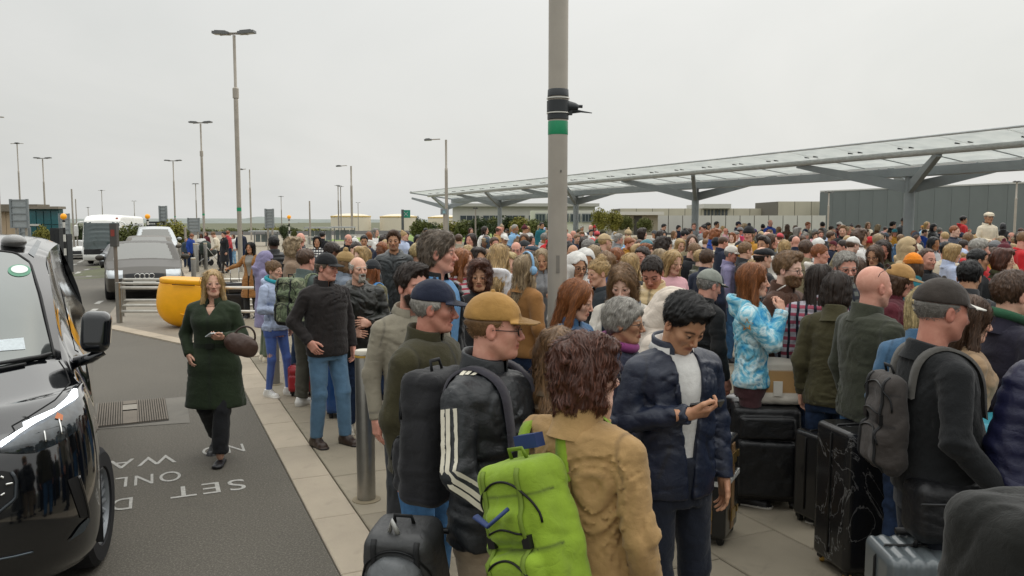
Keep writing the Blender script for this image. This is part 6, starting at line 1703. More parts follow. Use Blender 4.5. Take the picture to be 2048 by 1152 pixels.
def car(kind, loc, rz, col, label, h=.035, plate=None, lights=True, group='cars queuing on the approach road', rails=False, gcol=None, lamp_on=True, cat='car', name='car'):
 C_ = CARP[kind]; top = np.array(C_['top']); W_ = C_['w']; belt = C_['belt']; L0, L1 = top[0, 0], top[-1, 0]
 def zt(x): return np.interp(x, top[:, 0], top[:, 1])
 def f(P):
  x, y, z = P.T; ya = np.abs(y)
  e = np.clip((np.abs(x - (L0 + L1)/2)/((L1 - L0)/2)), 0, 1)
  w = W_ * (1 - .16*e**5) - .02*np.exp(-((z - .55)/.10)**2)*0 - .36*np.maximum(z - belt, 0) - .10*np.maximum(.42 - z, 0)
  w = w - .015*np.exp(-((z - (belt - .20))/.035)**2)
  crown = .06*(ya/W_)**2*(z > .6)
  ztx = zt(x) - crown
  fx = L1 - .10*np.maximum(.45 - z, 0) - .16*(ya/W_)**3
  d = smax(ya - w, (z - ztx)*.85, .07)
  d = smax(d, x - fx, .07); d = smax(d, L0 + .10*(ya/W_)**3 - x, .07)
  d = smax(d, .20 + .06*e**4 - z, .05)
  for wx in C_['wb']:
   rr = np.sqrt((x - wx)**2 + (z - C_['r'])**2)
   d = smax(d, -np.maximum(rr - C_['r'] - .055, W_ - .30 - ya), .02)
  return d
 V, Q = snet(f, (L0 - .1, -W_ - .1, .1), (L1 + .1, W_ + .1, top[:, 1].max() + .1), h)
 V = V.astype(float); c = V[Q].mean(1); nq = np.cross(V[Q[:, 2]] - V[Q[:, 0]], V[Q[:, 3]] - V[Q[:, 1]]); nq /= np.linalg.norm(nq, axis=1)[:, None] + 1e-9
 x, ya, z = c[:, 0], np.abs(c[:, 1]), c[:, 2]; ztx = zt(x)
 ws = (x > C_['ws'][0] + .02) & (x < C_['ws'][1] - .04) & (nq[:, 0] > .25) & (nq[:, 2] > .1) & (ya < W_ - .20 - .33*np.maximum(z - belt, 0)) & (z > belt - .0)
 rw = (x < C_['rear'][1]) & (x > C_['rear'][0] - .2) & (nq[:, 0] < -.3) & (z > belt + .03) & (z < top[:, 1].max() - .1) & (ya < W_ - .24)
 sw = (np.abs(nq[:, 1]) > .6) & (z > belt + .05) & (z < ztx - .10) & (x > C_['rear'][0] + .35) & (x < C_['ws'][1] - .35 - .3*(z - belt)) & ~((x > -.22) & (x < -.12))
 hl = (nq[:, 0] > .15) & (z > .58) & (z < zt(np.full_like(z, L1 - .35)) - .06) & (ya > W_*.52) & (x > L1 - .5) & (z > .50 + .10*(ya/W_))
 gr = (nq[:, 0] > .5) & (z > .42) & (z < .72) & (ya < W_*.46)
 lowg = (nq[:, 0] > .5) & (z > .24) & (z < .36) & (ya < W_*.72)
 sets = [('windscreen', ws, M_GLS), ('rear_window', rw, M_GLS), ('side_window', sw & (c[:, 1] > 0), M_GLS), ('side_window', sw & (c[:, 1] < 0), M_GLS),
   ('headlight', hl & (c[:, 1] > 0), simple('headlight', '#aeb4b8', .08, .3, coat=1)), ('headlight', hl & (c[:, 1] < 0), simple('headlight', '#aeb4b8', .08, .3, coat=1)), ('grille', gr, M_BPL), ('lower_grille', lowg, M_BPL)]
 used = np.zeros(len(Q), bool); o = empty(name, loc, rz); tag(o, label, cat, group)
 def sub(mask, nm, m, off=0.0):
  q = Q[mask]
  if not len(q): return None
  u, inv = np.unique(q, return_inverse=True); v = V[u]
  me = bpy.data.meshes.new(nm); fast_fill(me, v, inv.reshape(q.shape)); me.materials.append(m); me.polygons.foreach_set("use_smooth", np.ones(len(me.polygons), bool));
  ob = mkobj(nm, me, o); return ob
 for nm, mask, m in sets: mask = mask & ~used; used |= mask; sub(mask, nm, m)
 sub(~used, 'body', col)
 for wx in C_['wb']:
  for s in (1, -1): wheel(o, (wx, s*(W_ - .13), C_['r']), C_['r'], .22, 5, 0 if s > 0 else 0, s)
 for s in (1, -1):
  b = MB(); x0 = C_['ws'][1] - .42; b.lathe([(.02, -.05), (.085, -.03), (.09, .02), (.06, .05)], 12, axis='x'); mo = b.build('mirror', gcol or col, o, sharp=50); mo.location = (x0, s*(W_ + .10), belt + .10); mo.scale = (1, 1.25, .85)
  b = MB(); b.tube([(x0, s*(W_ - .06), belt + .04), (x0, s*(W_ + .06), belt + .07)], .022, 6); b.build('mirror_arm', M_BPL, o)
  if lamp_on:
   b = MB(); b.lathe([(.005, .03), (.045, .02), (.05, 0)], 14, axis='x'); lo_ = b.build('lamp', simple('lamp_lit', '#fff4dd', .3, emit=('#fff0d8', 5.0)), o); lo_.location = (L1 - .155 - .16*.55**3, s*W_*.66, .66)
 fx = L1 + .004
 if plate:
  b = MB(); b.box((fx, -.26, .42), (fx + .012, .26, .53)); b.build('number_plate', simple('plate_white', '#c8c8c2', .5), o, smooth=False)
 return o
def onroad(px, py, dz=0): g = G(px, py); return (g[0], g[1], 0)
CRZ = math.atan2(-RD[1], -RD[0])
def carat(kind, px, pyb, dface, *a, **k):
 """px, pyb: centre of the front bumper on the ground"""
 g3 = GR(px, pyb); g = np.array(g3[:2]); d = np.array([math.cos(CRZ + dface), math.sin(CRZ + dface)]); L1 = CARP[kind]['top'][-1][0]
 p = g - d*L1; return car(kind, (p[0], p[1], float(gz(*(p + d*.5)))), CRZ + dface, *a, **k)
c1 = carat('saloon', 291, 603, R(1), simple('paint_greige', '#3a352d', .42, .1, var=.08, nscale=1.5, coat=.12), 'dark grey-brown saloon car with a chrome-ringed badge facing the camera, behind the railing', plate=True, h=.028, lamp_on=False, gcol=None)
b = MB(); th = np.linspace(0, 2*math.pi, 17)[:-1]
for i in range(4): b.tube(np.stack([0*th + 2.462, -.16 + i*.107 + .062*np.cos(th), .635 + .062*np.sin(th)], 1), .009, 6, closed=True)
b.build('badge', simple('chrome', '#d9d9d6', .1, 1), c1)
carat('saloon', 300, 552, R(0), simple('paint_beige', '#5a544a', .42, .1, var=.04, nscale=1.5, coat=.12), 'pale brown car with a high roof right behind the dark saloon', lamp_on=False)
carat('mpv', 316, 530, R(2), paint('paint_silver', '#a3a8aa', .25, .6), 'silver people carrier with a lit headlamp third in the queue', h=.04)
carat('suv', 225, 540, R(-14), paint('paint_dark', '#33353a', .25, .5), 'dark four-wheel-drive with one bright headlamp turning out beside the queue', h=.04)
carat('hatch', 152, 519, R(-2), paint('paint_white', '#c8c8c4', .3, .0), 'white hatchback with black lower bumper just beyond the van', h=.045, lamp_on=False)
carat('hatch', 192, 512, R(-8), paint('paint_white2', '#bfc3c6', .3, .0), 'white car with a lit headlamp in front of the coach', h=.045)
carat('saloon', 338, 505, R(0), paint('paint_silver2', '#9aa0a3', .3, .5), 'silver saloon farthest back in the queue near the bollards', h=.05, lamp_on=False)
def coach(loc, rz, label):
 o = empty('coach', loc, rz); tag(o, label, 'coach')
 top = np.array([(-6.1, 3.2), (-5.9, 3.55), (3.8, 3.62), (5.0, 3.55), (5.65, 3.2), (6.05, 1.6), (6.12, .6)])
 def f(P):
  x, y, z = P.T; ya = np.abs(y); W_ = 1.27
  d = smax(ya - W_ + .05*np.maximum(z - 1.6, 0), z - np.interp(x, top[:, 0], top[:, 1]) + .10*(ya/W_)**2, .18)
  fx = np.interp(z, [.3, .6, 1.6, 3.2, 3.5], [6.0, 6.12, 6.05, 5.65, 5.2]) - .22*(ya/W_)**3
  d = smax(d, x - fx, .12); d = smax(d, -6.1 - x, .1); d = smax(d, .32 - z, .05)
  for wx in (4.0, -2.9):
   rr = np.sqrt((x - wx)**2 + (z - .5)**2); d = smax(d, -np.maximum(rr - .58, .9 - ya), .02)
  return d
 V, Q = snet(f, (-6.3, -1.45, .2), (6.4, 1.45, 3.8), .075); V = V.astype(float)
 c = V[Q].mean(1); nq = np.cross(V[Q[:, 2]] - V[Q[:, 0]], V[Q[:, 3]] - V[Q[:, 1]]); nq /= np.linalg.norm(nq, axis=1)[:, None] + 1e-9
 x, y, z = c.T; ya = np.abs(y)
 ws = (nq[:, 0] > .45) & (z > 1.15) & (z < 3.05) & (ya < 1.16) & (x > 4.8)
 sw = (np.abs(nq[:, 1]) > .6) & (z > 1.75) & (z < 2.95) & (x < 5.0) & (x > -5.6)
 lowd = (nq[:, 0] > .45) & (z > .75) & (z < 1.15) & (ya < 1.16)
 used = np.zeros(len(Q), bool)
 def sub(mask, nm, m):
  q = Q[mask]; u, inv = np.unique(q, return_inverse=True); me = bpy.data.meshes.new(nm); fast_fill(me, V[u], inv.reshape(q.shape)); me.materials.append(m); me.polygons.foreach_set("use_smooth", np.ones(len(me.polygons), bool)); return mkobj(nm, me, o)
 for nm, mask, m in (('windscreen', ws, simple('coach_glass', '#3b4a4a', .06, 0, coat=1)), ('side_window', sw & (y > 0), M_GLS), ('side_window', sw & (y < 0), M_GLS), ('bumper_panel', lowd, M_BPL)):
  mask = mask & ~used; used |= mask; sub(mask, nm, m)
 sub(~used, 'body', simple('paint_coach', '#f2f2ee', .4, 0, var=.02))
 for wx in (4.0, -2.9):
  for s in (1, -1): wheel(o, (wx, s*1.10, .5), .5, .30, 8, 0, s, twin=False)
 for s in (1, -1):
  b = MB(); b.lathe([(.05, -.42), (.13, -.36), (.15, 0), (.13, .36), (.05, .42)], 14); m = b.build('mirror', simple('coach_white', '#dcdcd8', .3, coat=1), o, sharp=40); m.location = (5.75, s*1.62, 2.45)
  b = MB(); b.tube([(5.5, s*1.2, 3.1), (5.75, s*1.45, 3.05), (5.75, s*1.62, 2.8)], .05, 8); b.build('mirror_arm', simple('coach_white', '#dcdcd8', .3, coat=1), o)
  b = MB(); b.lathe([(.01, .05), (.11, .03), (.12, 0)], 14, axis='x'); l_ = b.build('headlight', simple('headlight', '#aeb4b8', .08, .3), o); l_.location = (5.97, s*.92, .72)
 b = MB(); b.box((5.3, .9, 3.28), (5.36, 1.05, 3.40)); b.build('marker_lamp', simple('marker_red', '#a8452e', .4), o, smooth=False)
 return o
Dc = 57.0; xx = AT(203, 500, Dc); dface = R(-7)
cd = np.array([math.cos(CRZ + dface), math.sin(CRZ + dface)])
coach((xx[0] - cd[0]*6, Dc - cd[1]*6, -1.20), CRZ + dface, 'white coach with a big dark windscreen standing beyond the queue of cars')
# ---------------------------------------------------------------- the black van in front
HV = R(28.4)
uV = np.array([-math.sin(HV), math.cos(HV)]); rV = np.array([math.cos(HV), math.sin(HV)])
VORG = uV*5.19 + rV*(-.99 + .045)                     # van origin: front axle, middle of the car
def vl(r, b_, z): return (r + .99, b_ - 5.19, z)    # (r, b, z) -> van local: x to the viewer's right, y to the rear
van = empty('van', (VORG[0], VORG[1], 0), HV); tag(van, 'glossy black passenger van with lit LED headlight and round green windscreen sticker', 'van')
def crom(pts, n):
 pts = np.asarray(pts, float); m = len(pts); t = np.linspace(0, m - 1, n); i = np.clip(t.astype(int), 0, m - 2); u = (t - i)[:, None]
 P = lambda k: pts[np.clip(k, 0, m - 1)]
 p0 = np.where((i == 0)[:, None], 2*P(i) - P(i + 1), P(i - 1)); p3 = np.where((i == m - 2)[:, None], 2*P(i + 1) - P(i), P(i + 2)); p1, p2 = P(i), P(i + 1)
 return .5*((2*p1) + (-p0 + p2)*u + (2*p0 - 5*p1 + 4*p2 - p3)*u*u + (-p0 + 3*p1 - 3*p2 + p3)*u**3)
def loft(rows, nu, nv):
 R_ = np.stack([crom(r, nu) for r in rows]); out_ = np.stack([crom(R_[:, i], nv) for i in range(nu)], 1); return out_   # nv x nu x 3
vb = MB(); vall = []
def addpatch(P, flip=False, keep=None):
 nv, nu, _ = P.shape; v = P.reshape(-1, 3); fs = []
 for j in range(nv - 1):
  for i in range(nu - 1):
   q = (j*nu + i, j*nu + i + 1, (j + 1)*nu + i + 1, (j + 1)*nu + i)
   if keep is not None and not keep(v[list(q)].mean(0)): continue
   fs.append(q if not flip else q[::-1])
 vb.add(v, fs)
def contour(b0, c, zc, ze, rmax=0.0, p=2.9, n=9, bend=0):
 th = np.linspace(0, math.pi/2, n); r = -.99 + (.99 + rmax)*np.sin(th)**(2/p); b_ = b0 + c*(1 - np.cos(th)**(2/p)); z = zc + (ze - zc)*np.sin(th)**3
 return np.array([vl(a, d, e) for a, d, e in zip(r, b_, z)])
top_edge = contour(4.40, .62, .985, 1.075, -.055)
rows = [contour(4.46, .52, .20, .22, -.05), contour(4.31, .66, .30, .30, -.015), contour(4.255, .70, .42, .42, .0), contour(4.235, .70, .58, .58, .0), contour(4.25, .69, .72, .72, .0), contour(4.285, .68, .86, .88, -.012), contour(4.325, .66, .95, 1.01, -.035), top_edge]
FAS = loft(rows, 90, 70); addpatch(FAS)
fe = FAS[:, -1]                                                     # rear edge of the fascia, at the side
cowl = np.array([vl(*q) for q in ((-.99, 4.98, 1.285), (-.75, 5.00, 1.28), (-.5, 5.06, 1.265), (-.30, 5.16, 1.24), (-.17, 5.32, 1.20))])
cowl = crom(cowl, 9)
mid1 = crom([vl(*q) for q in ((-.99, 4.58, 1.135), (-.75, 4.60, 1.13), (-.45, 4.69, 1.125), (-.22, 4.86, 1.115), (-.085, 5.10, 1.10))], 9)
BON = loft([top_edge, (top_edge + mid1)/2 + np.array((0, -.012, .022)), mid1, cowl], 70, 40); addpatch(BON)
header = crom([vl(*q) for q in ((-.99, 5.93, 1.835), (-.75, 5.95, 1.832), (-.5, 6.0, 1.82), (-.34, 6.06, 1.80), (-.25, 6.14, 1.77))], 9)
wmid = (cowl + header)/2 + np.array((0, -.035, .035))
WSC = loft([cowl, wmid, header], 60, 40); addpatch(WSC)
rr1 = crom([vl(*q) for q in ((-.99, 6.45, 1.905), (-.75, 6.45, 1.90), (-.5, 6.45, 1.885), (-.34, 6.46, 1.86), (-.235, 6.47, 1.81))], 9)
rr2 = crom([vl(*q) for q in ((-.99, 8.0, 1.91), (-.75, 8.0, 1.905), (-.5, 8.0, 1.89), (-.33, 8.0, 1.86), (-.225, 8.0, 1.81))], 9)
rr3 = crom([vl(*q) for q in ((-.99, 9.3, 1.87), (-.75, 9.3, 1.865), (-.5, 9.3, 1.85), (-.33, 9.28, 1.82), (-.235, 9.25, 1.77))], 9)
ROOF = loft([header, rr1, rr2, rr3], 40, 50); addpatch(ROOF)
def flank_col(bb, rt, zt_, belt=1.16):
 if zt_ < 1.22: pts = [(rt, bb, zt_), (rt*.5 - .012, bb, zt_*.93), (-.006, bb, .84), (0, bb, .62), (-.004, bb, .45), (-.02, bb, .33), (-.05, bb, .24)]
 else: pts = [(rt, bb, zt_), (rt*.62 - .03, bb, zt_*.45 + belt*.55), (-.055, bb, belt), (-.022, bb, .98), (0, bb, .70), (-.004, bb, .42), (-.04, bb, .25)]
 return crom([vl(*q) for q in pts], 9)
cols = []
for bb, rt, z_ in ((4.965, -.055, 1.075), (5.10, -.085, 1.10), (5.32, -.17, 1.20), (5.60, -.195, 1.40), (5.88, -.225, 1.62), (6.14, -.25, 1.77), (6.47, -.235, 1.81), (7.2, -.228, 1.81), (8.0, -.225, 1.81), (9.25, -.235, 1.77)):
 cols.append(flank_col(bb, rt, z_))
FL_ = loft(cols, 50, 240)
arch_c = np.array(vl(0, 5.19, .345)); arch_r = .405
keep = lambda c: not ((c[1] - arch_c[1])**2 + (c[2] - arch_c[2])**2 < arch_r**2 and c[0] > .5) and not ((c[1] - arch_c[1] - 3.1)**2 + (c[2] - arch_c[2])**2 < arch_r**2)
addpatch(FL_, True, keep)
back = loft([rr3, crom([vl(-.99, 9.36, 1.2), vl(-.5, 9.34, 1.2), vl(-.055, 9.25, 1.16)], 9), crom([vl(-.99, 9.36, .3), vl(-.5, 9.34, .3), vl(-.04, 9.25, .25)], 9)], 12, 12); addpatch(back, True)
Vb = np.concatenate(vb.v); Fb = list(vb.f)
for q in vb.f: pass
nV = len(Vb); Vm = Vb.copy(); Vm[:, 0] *= -1
me = bpy.data.meshes.new('body'); fast_fill(me, np.concatenate([Vb, Vm]), Fb + [[i + nV for i in q][::-1] for q in Fb])
import bmesh as _bm
bm = _bm.new(); bm.from_mesh(me); _bm.ops.remove_doubles(bm, verts=bm.verts, dist=.004); _bm.ops.recalc_face_normals(bm, faces=bm.faces); bm.to_mesh(me); bm.free()
M_VAN = paint('paint_van_black', '#0b0d10', .06, .2); M_VAN.node_tree.nodes['Principled BSDF'].inputs['Coat IOR'].default_value = 1.65; M_VAN.node_tree.nodes['Principled BSDF'].inputs['Coat Roughness'].default_value = .07
me.materials.append(M_VAN); me.polygons.foreach_set("use_smooth", np.ones(len(me.polygons), bool)); me.set_sharp_from_angle(angle=R(50)); me.update()
body = mkobj('body', me, van)
bvh = BVHTree.FromPolygons([tuple(v) for v in Vb], Fb)
MvI = (Matrix.Translation((VORG[0], VORG[1], 0)) @ Matrix.Rotation(HV, 4, 'Z')).inverted(); camL = MvI @ Vector((0, 0, CAMZ))
def hit(px, py, off=.004):
 d = (MvI.to_3x3() @ Vector(ray(px, py))).normalized(); h_ = bvh.ray_cast(camL, d)
 if h_[0] is None: return None
 n_ = h_[1]; n_ = n_ if n_.dot(d) < 0 else -n_
 return np.array(h_[0] + n_*off)
def polyl(pts, n):
 pts = np.asarray(pts, float); L_ = np.concatenate([[0], np.cumsum(np.linalg.norm(np.diff(pts, axis=0), axis=1))]); t = np.linspace(0, L_[-1], n)
 return np.stack([np.interp(t, L_, pts[:, k]) for k in range(2)], 1)
def vpatch(name, edgeA, edgeB, m, nu=30, nv=8, off=.004, thick=0.0, bulge=0.0, parent=van, smoothn=True):
 """a fitted panel lying on the body between two edge lines given on the picture"""
 Aa, Bb = polyl(edgeA, nu), polyl(edgeB, nu); b = MB(); P = np.zeros((nv, nu, 3)); ok = np.ones((nv, nu), bool)
 for j in range(nv):
  for i in range(nu):
   t = j/(nv - 1); q = Aa[i]*(1 - t) + Bb[i]*t; h_ = hit(q[0], q[1], off + bulge*math.sin(math.pi*t)*math.sin(math.pi*(i + .5)/nu)**.5)
   if h_ is None: ok[j, i] = False
   else: P[j, i] = h_
 fs = [(j*nu + i, j*nu + i + 1, (j + 1)*nu + i + 1, (j + 1)*nu + i) for j in range(nv - 1) for i in range(nu - 1) if ok[j, i] and ok[j, i + 1] and ok[j + 1, i] and ok[j + 1, i + 1]]
 if not fs: return None
 b.add(P.reshape(-1, 3), fs); o = b.build(name, m, parent); return o
def vline(name, pts, m, r=.006, n=30, off=.002, parent=van, flat=1.0):
 q = polyl(pts, n); P = [hit(a, c, off) for a, c in q]; P = [p for p in P if p is not None]
 if len(P) < 2: return None
 b = MB(); b.tube(P, r, 6, flat=flat); return b.build(name, m, parent)
M_GAP = simple('panel_gap', '#050506', .9); M_VGL = simple('van_glass', '#616664', .05, .75, var=.05, spec=1.0, coat=1.0, nscale=2)
vpatch('windscreen', [(-420, 745), (-200, 742), (0, 738), (104, 712)], [(-420, 500), (-200, 502), (0, 505), (30, 509), (58, 528)], M_VGL, 50, 16, .005)
vline('windscreen_seal', [(-200, 500), (0, 503), (32, 507), (60, 526), (80, 590), (108, 714)], simple('rubber_black', '#0a0a0b', .6), .009, 50)
vpatch('side_window', [(104, 528), (118, 560), (150, 700)], [(118, 556), (135, 600), (158, 705)], M_VGL, 16, 5, .004)
LT = [(0, 896), (40, 868), (80, 838), (118, 808), (146, 776), (152, 772)]; LB = [(0, 906), (40, 908), (72, 906), (115, 888), (152, 862), (163, 820)]
hlp = vpatch('headlight', LT, LB, simple('headlight_lens', '#30363a', .08, .35, coat=1, var=.7, nscale=22), 40, 10, .006, bulge=.010)
M_LED = simple('led_white', '#f5fbff', .3, emit=('#f2f8ff', 2.2))
vpatch('light_strip', [(0, 888), (22, 876), (46, 861)], [(0, 898), (24, 883), (48, 867)], M_LED, 12, 3, .020, parent=hlp)
vpatch('light_strip', [(44, 850), (70, 838), (108, 822)], [(48, 868), (76, 849), (106, 832)], M_LED, 12, 3, .022, parent=hlp)
vpatch('light_strip', [(108, 822), (130, 802), (142, 784), (150, 784)], [(106, 832), (136, 812), (146, 806), (152, 800)], M_LED, 12, 3, .022, parent=hlp)
for q in ((86, 866, 88, 885), (116, 842, 119, 870)): vline('reflector', [(q[0], q[1]), (q[2], q[3])], simple('chrome', '#d9d9d6', .1, 1), .004, 6, .018, parent=hlp)
vpatch('indicator', [(112, 830), (124, 836)], [(108, 842), (122, 846)], simple('indicator_amber', '#b4622a', .3), 4, 3, .020, parent=hlp)
vline('shut_line', [(0, 886), (30, 862), (24, 852), (60, 832), (110, 800), (140, 766), (132, 742), (118, 722)], M_GAP, .004, 60, .0)
vpatch('grille', [(-300, 1000), (-100, 958), (0, 941), (20, 944), (30, 962), (29, 990)], [(-300, 1080), (-100, 1062), (0, 1026), (14, 1015), (22, 1006), (29, 994)], simple('grille_black', '#060607', .6), 24, 8, .004)
for k, (a0, a1) in enumerate((((0, 953), (6, 956)), ((10, 969), (24, 966)), ((0, 991), (8, 986)), ((-60, 990), (-4, 962)), ((-60, 1030), (-6, 1000)))):
 vline('grille_bar', [a0, a1], simple('chrome', '#d9d9d6', .1, 1), .006, 6, .012)
vline('grille_rim', [(-200, 1085), (-60, 1055), (0, 1022), (31, 997), (32, 960), (22, 944)], simple('trim_grey', '#3a3e42', .25, .6), .010, 30, .004)
vpatch('air_intake', [(134, 960), (150, 953), (162, 962)], [(160, 1036), (166, 1036), (175, 1034)], simple('grille_black', '#060607', .6), 8, 10, .004)
vline('intake_rim', [(156, 952), (168, 990), (177, 1030), (176, 1036)], M_VAN, .008, 14, .004)
vpatch('trim_blade', [(134, 1084), (158, 1050), (176, 1034)], [(138, 1080), (166, 1062), (178, 1040)], simple('blade_grey', '#51595f', .12, .6), 10, 3, .008)
vline('bumper_crease', [(-40, 1125), (30, 1112), (66, 1103)], simple('blade_grey', '#51595f', .12, .6), .006, 16, .004)
vline('wiper', [(-140, 752), (0, 733), (60, 722), (96, 711)], M_BPL, .011, 20, .020)
vline('wiper', [(-140, 760), (0, 741), (50, 731)], M_BPL, .007, 20, .012)
def disc(cx, cy, rx, ry, m, off, name='sticker'):
 c = hit(cx, cy, off); P = [c] + [hit(cx + rx*math.cos(a), cy + ry*math.sin(a), off) for a in np.linspace(0, 2*math.pi, 33)[:-1]]
 b = MB(); b.add(P, [(0, 1 + i, 1 + (i + 1) % 32) for i in range(32)]); return b.build(name, m, van)
disc(38, 543, 23, 12, simple('sticker_green', '#4f8f72', .5), .008); disc(38, 541, 17, 8, simple('sticker_white', '#dfe6e2', .5), .010)
vpatch('paper', [(-30, 684), (46, 677)], [(-30, 706), (50, 700)], simple('paper_white', '#c9d2d6', .6, var=.12, nscale=60), 8, 4, .008)
vpatch('roof_strip', [(56, 507), (68, 515)], [(74, 480), (82, 484)], simple('strip_grey', '#707578', .2, .4), 4, 6, .004)
bf = MB(); p = hit(28, 490, .0)
if p is not None:
 V, Q = snet(lambda P: ell(P, (0, 0, .02), (.075, .10, .05)), (-.1, -.13, -.05), (.1, .13, .1), .01)
 o = mkobj('sensor_pod', sdf_mesh('sensor_pod', [(V, Q, 0)], [simple('pod_grey', '#5b5a58', .25, .2, coat=1)]), van); o.location = p
def mf(P):
 x, y, z = P.T
 d = rbox(P - A(.0, 0, 0), (0, 0, 0), (.098, .085, .135), .065) + .0
 d = smax(d, -(y + .085 + 0*x), .02)
 return d + .10*np.maximum(-z - .02, 0)*np.abs(x)
V, Q = snet(mf, (-.14, -.14, -.18), (.14, .14, .18), .0085)
mo = mkobj('mirror', sdf_mesh('mirror', [(V, Q, 0)], [paint('paint_mirror', '#11151a', .10, .2)]), van); mo.location = vl(.015, 5.42, 1.345); mo.rotation_euler = (R(-4), R(5), R(-8)); mo.scale = (.84, .9, .93)
b = MB(); b.box((-.084, -.001, -.05), (.084, .004, .05));
b = MB(); b.tube([vl(-.10, 5.45, 1.165), vl(-.02, 5.42, 1.185), vl(.05, 5.42, 1.225)], [.05, .045, .04], 10, flat=.7); b.build('mirror_arm', paint('paint_mirror', '#11151a', .10, .2), van)
mo2 = mo.copy(); COL.objects.link(mo2); mo2.location = (-mo.location[0], mo.location[1], mo.location[2])
for yy in (0, 3.1):
 for s in (1, -1):
  b = MB(); b.lathe([(arch_r + .02, -.30), (arch_r + .004, .0)], 40, axis='y'); v = b.v[0];
  b = MB(); th = np.linspace(-.2, math.pi + .2, 30)
  ring = lambda rr, xx: np.stack([np.full(30, xx), yy + rr*np.cos(th), .345 + rr*np.sin(th)], 1)
  P = np.concatenate([ring(arch_r - .012, s*.985), ring(arch_r + .01, s*.99), ring(arch_r, s*.95), ring(arch_r, s*.62)])
  b.add(P, [(k*30 + i, k*30 + i + 1, (k + 1)*30 + i + 1, (k + 1)*30 + i) for k in range(3) for i in range(29)]); b.build('arch_liner', M_BPL, van)
w_ = wheel(van, (0, 0, 0), .345, .235, 10, 0, 1, rim=simple('rim_gunmetal', '#a2a6aa', .3, .6), twin=True)
w_.location = (.885, 0, .345); w_.rotation_euler = (0, 0, R(-90) - R(13))
for k, (sx, yy) in enumerate(((-1, 0), (1, 3.1), (-1, 3.1))):
 w2 = copy_tree(w_, van); w2.location = (sx*.875, yy, .345); w2.rotation_euler = (0, 0, R(-90) if sx > 0 else R(90))
b = MB(); b.box((-.9, -.5, .24), (.9, 4.0, .30)); b.build('underbody', M_BPL, van, smooth=False)
# ================================================================== THE NEAR PEOPLE
Q = "people waiting in the crowd"
def P(*a, **k): return person(*a, **k)
p_green = P(425, 539, D=6.62, f=4, sex='f', arms=('bagarm', 'pocket'), stance='walk', hy=20, hp=-4, hair=('long', 'blonde'), skin='fair', top=('coat', '#25321d', '#141c10', 'plain'), legs=('loose', 'black'), shoe=('flat', 'black'),
  extras=(('phone', 1, '#cfd3d6'),), label='woman with long blonde hair walking in a dark green belted coat, phone in hand', face=dict(mouth=.6), seed=3, wide=1.16)
p_lilac = P(537, 500, D=11.3, f=115, sex='f', hy=0, hp=22, hair=('slick', 'dark'), hat=('hood', 'lilac'), top=('longcoat', 'lilac'), legs=('loose', '#5f6a55'), shoe=('trainer', 'cream', 'offwhite'), label='person in a long lilac coat with the hood up beside the railings', lod=1)
p_kid = P(549, 521, D=9.0, f=62, sex='f', hy=10, hair=('bun', 'light'), skin='fair', top=('hoodie', 'paleblue'), legs=('leggings', '#5470b8'), stance='shift', shoe=('trainer', 'white', 'offwhite'), arms=('down', 'belly'), extras=(('scarf', 'cyan'),), label='girl in pale blue hoodie and blue leggings with a turquoise neck wrap', lod=0)
p_camo = P(613, 497, D=8.5, f=152, hy=-10, hair=('short', 'brown'), skin='pink', top=('jacket', '#56625f'), legs=('loose', '#56544a'), shoe=('trainer', 'white', 'offwhite'), label='man with short brown hair seen from behind, wearing a camouflage backpack')
backpack(p_camo, 'olive', 'black', kind='camo', label='camouflage and black backpack on the man behind the black-capped man', z=1.20, w=.17, h=.26, lod=0)
p_jeans = P(655, 501, D=7.0, f=46, hy=22, wide=1.14, lod=0, hp=4, hair=('fringe', 'salt'), hat=('cap', '#191a1c'), skin='pink', arms=('down', 'pocket'), top=('jacket', '#262120'), legs=('jeans', '#5d7f9c'), shoe=('trainer', '#3a2b22', '#1c1613'), stance='shift', label='man in black cap, dark jacket and light blue jeans, hand in pocket', face=dict(jaw=1.04), seed=5)
p_beard = P(716, 513, D=7.5, wide=1.15, lod=0, f=18, hy=18, hp=-4, hair=('fringe', 'white'), beard='goatee', bc='white', skin='fair', arms=('belly', 'clasp'), top=('rain', '#22241f', '#14171b'), legs=('jeans', 'darkdenim'), shoe=('trainer', '#c9c2b4', 'offwhite'), label='bald man with a white goatee in a dark rain jacket', seed=7)
p_stone = P(826, 527, D=4.55, f=30, hy=14, hp=2, hair=('side', 'dark'), beard='full', bc='dark', skin='pink', top=('shirt', '#8d8675', '#77705f'), legs=('jeans', 'charcoal'), stance='stand', wide=1.06, belly=.04, label='dark-bearded man in a stone grey overshirt looking past the camera', seed=11)
p_navycap = P(873, 550, D=3.72, f=66, hy=20, wide=1.16, hp=5, hair=('fringe', 'silver'), hat=('cap', '#1a2136'), skin='ruddy', top=('fleece', '#3b3722'), arms=('down', 'down'), legs=('jeans', 'denim'), mouth=1.4, face=dict(nose=1.2, mouth=1.6), lean=.08, label='smiling man in a navy baseball cap and olive fleece', seed=13)
p_tall = P(878, 463, D=5.3, f=64, hy=22, hp=0, wide=1.12, hair=('medium', 'salt'), skin='pink', top=('jacket', '#1d1e20'), inner=('shirt', '#5d8fbd'), opening=.8, arms=('down', 'pocket'), legs=('jeans', 'denim'), label='tallest man, with swept-back grey hair and a blue shirt under a black jacket', face=dict(nose=1.2, jaw=1.0), seed=17)
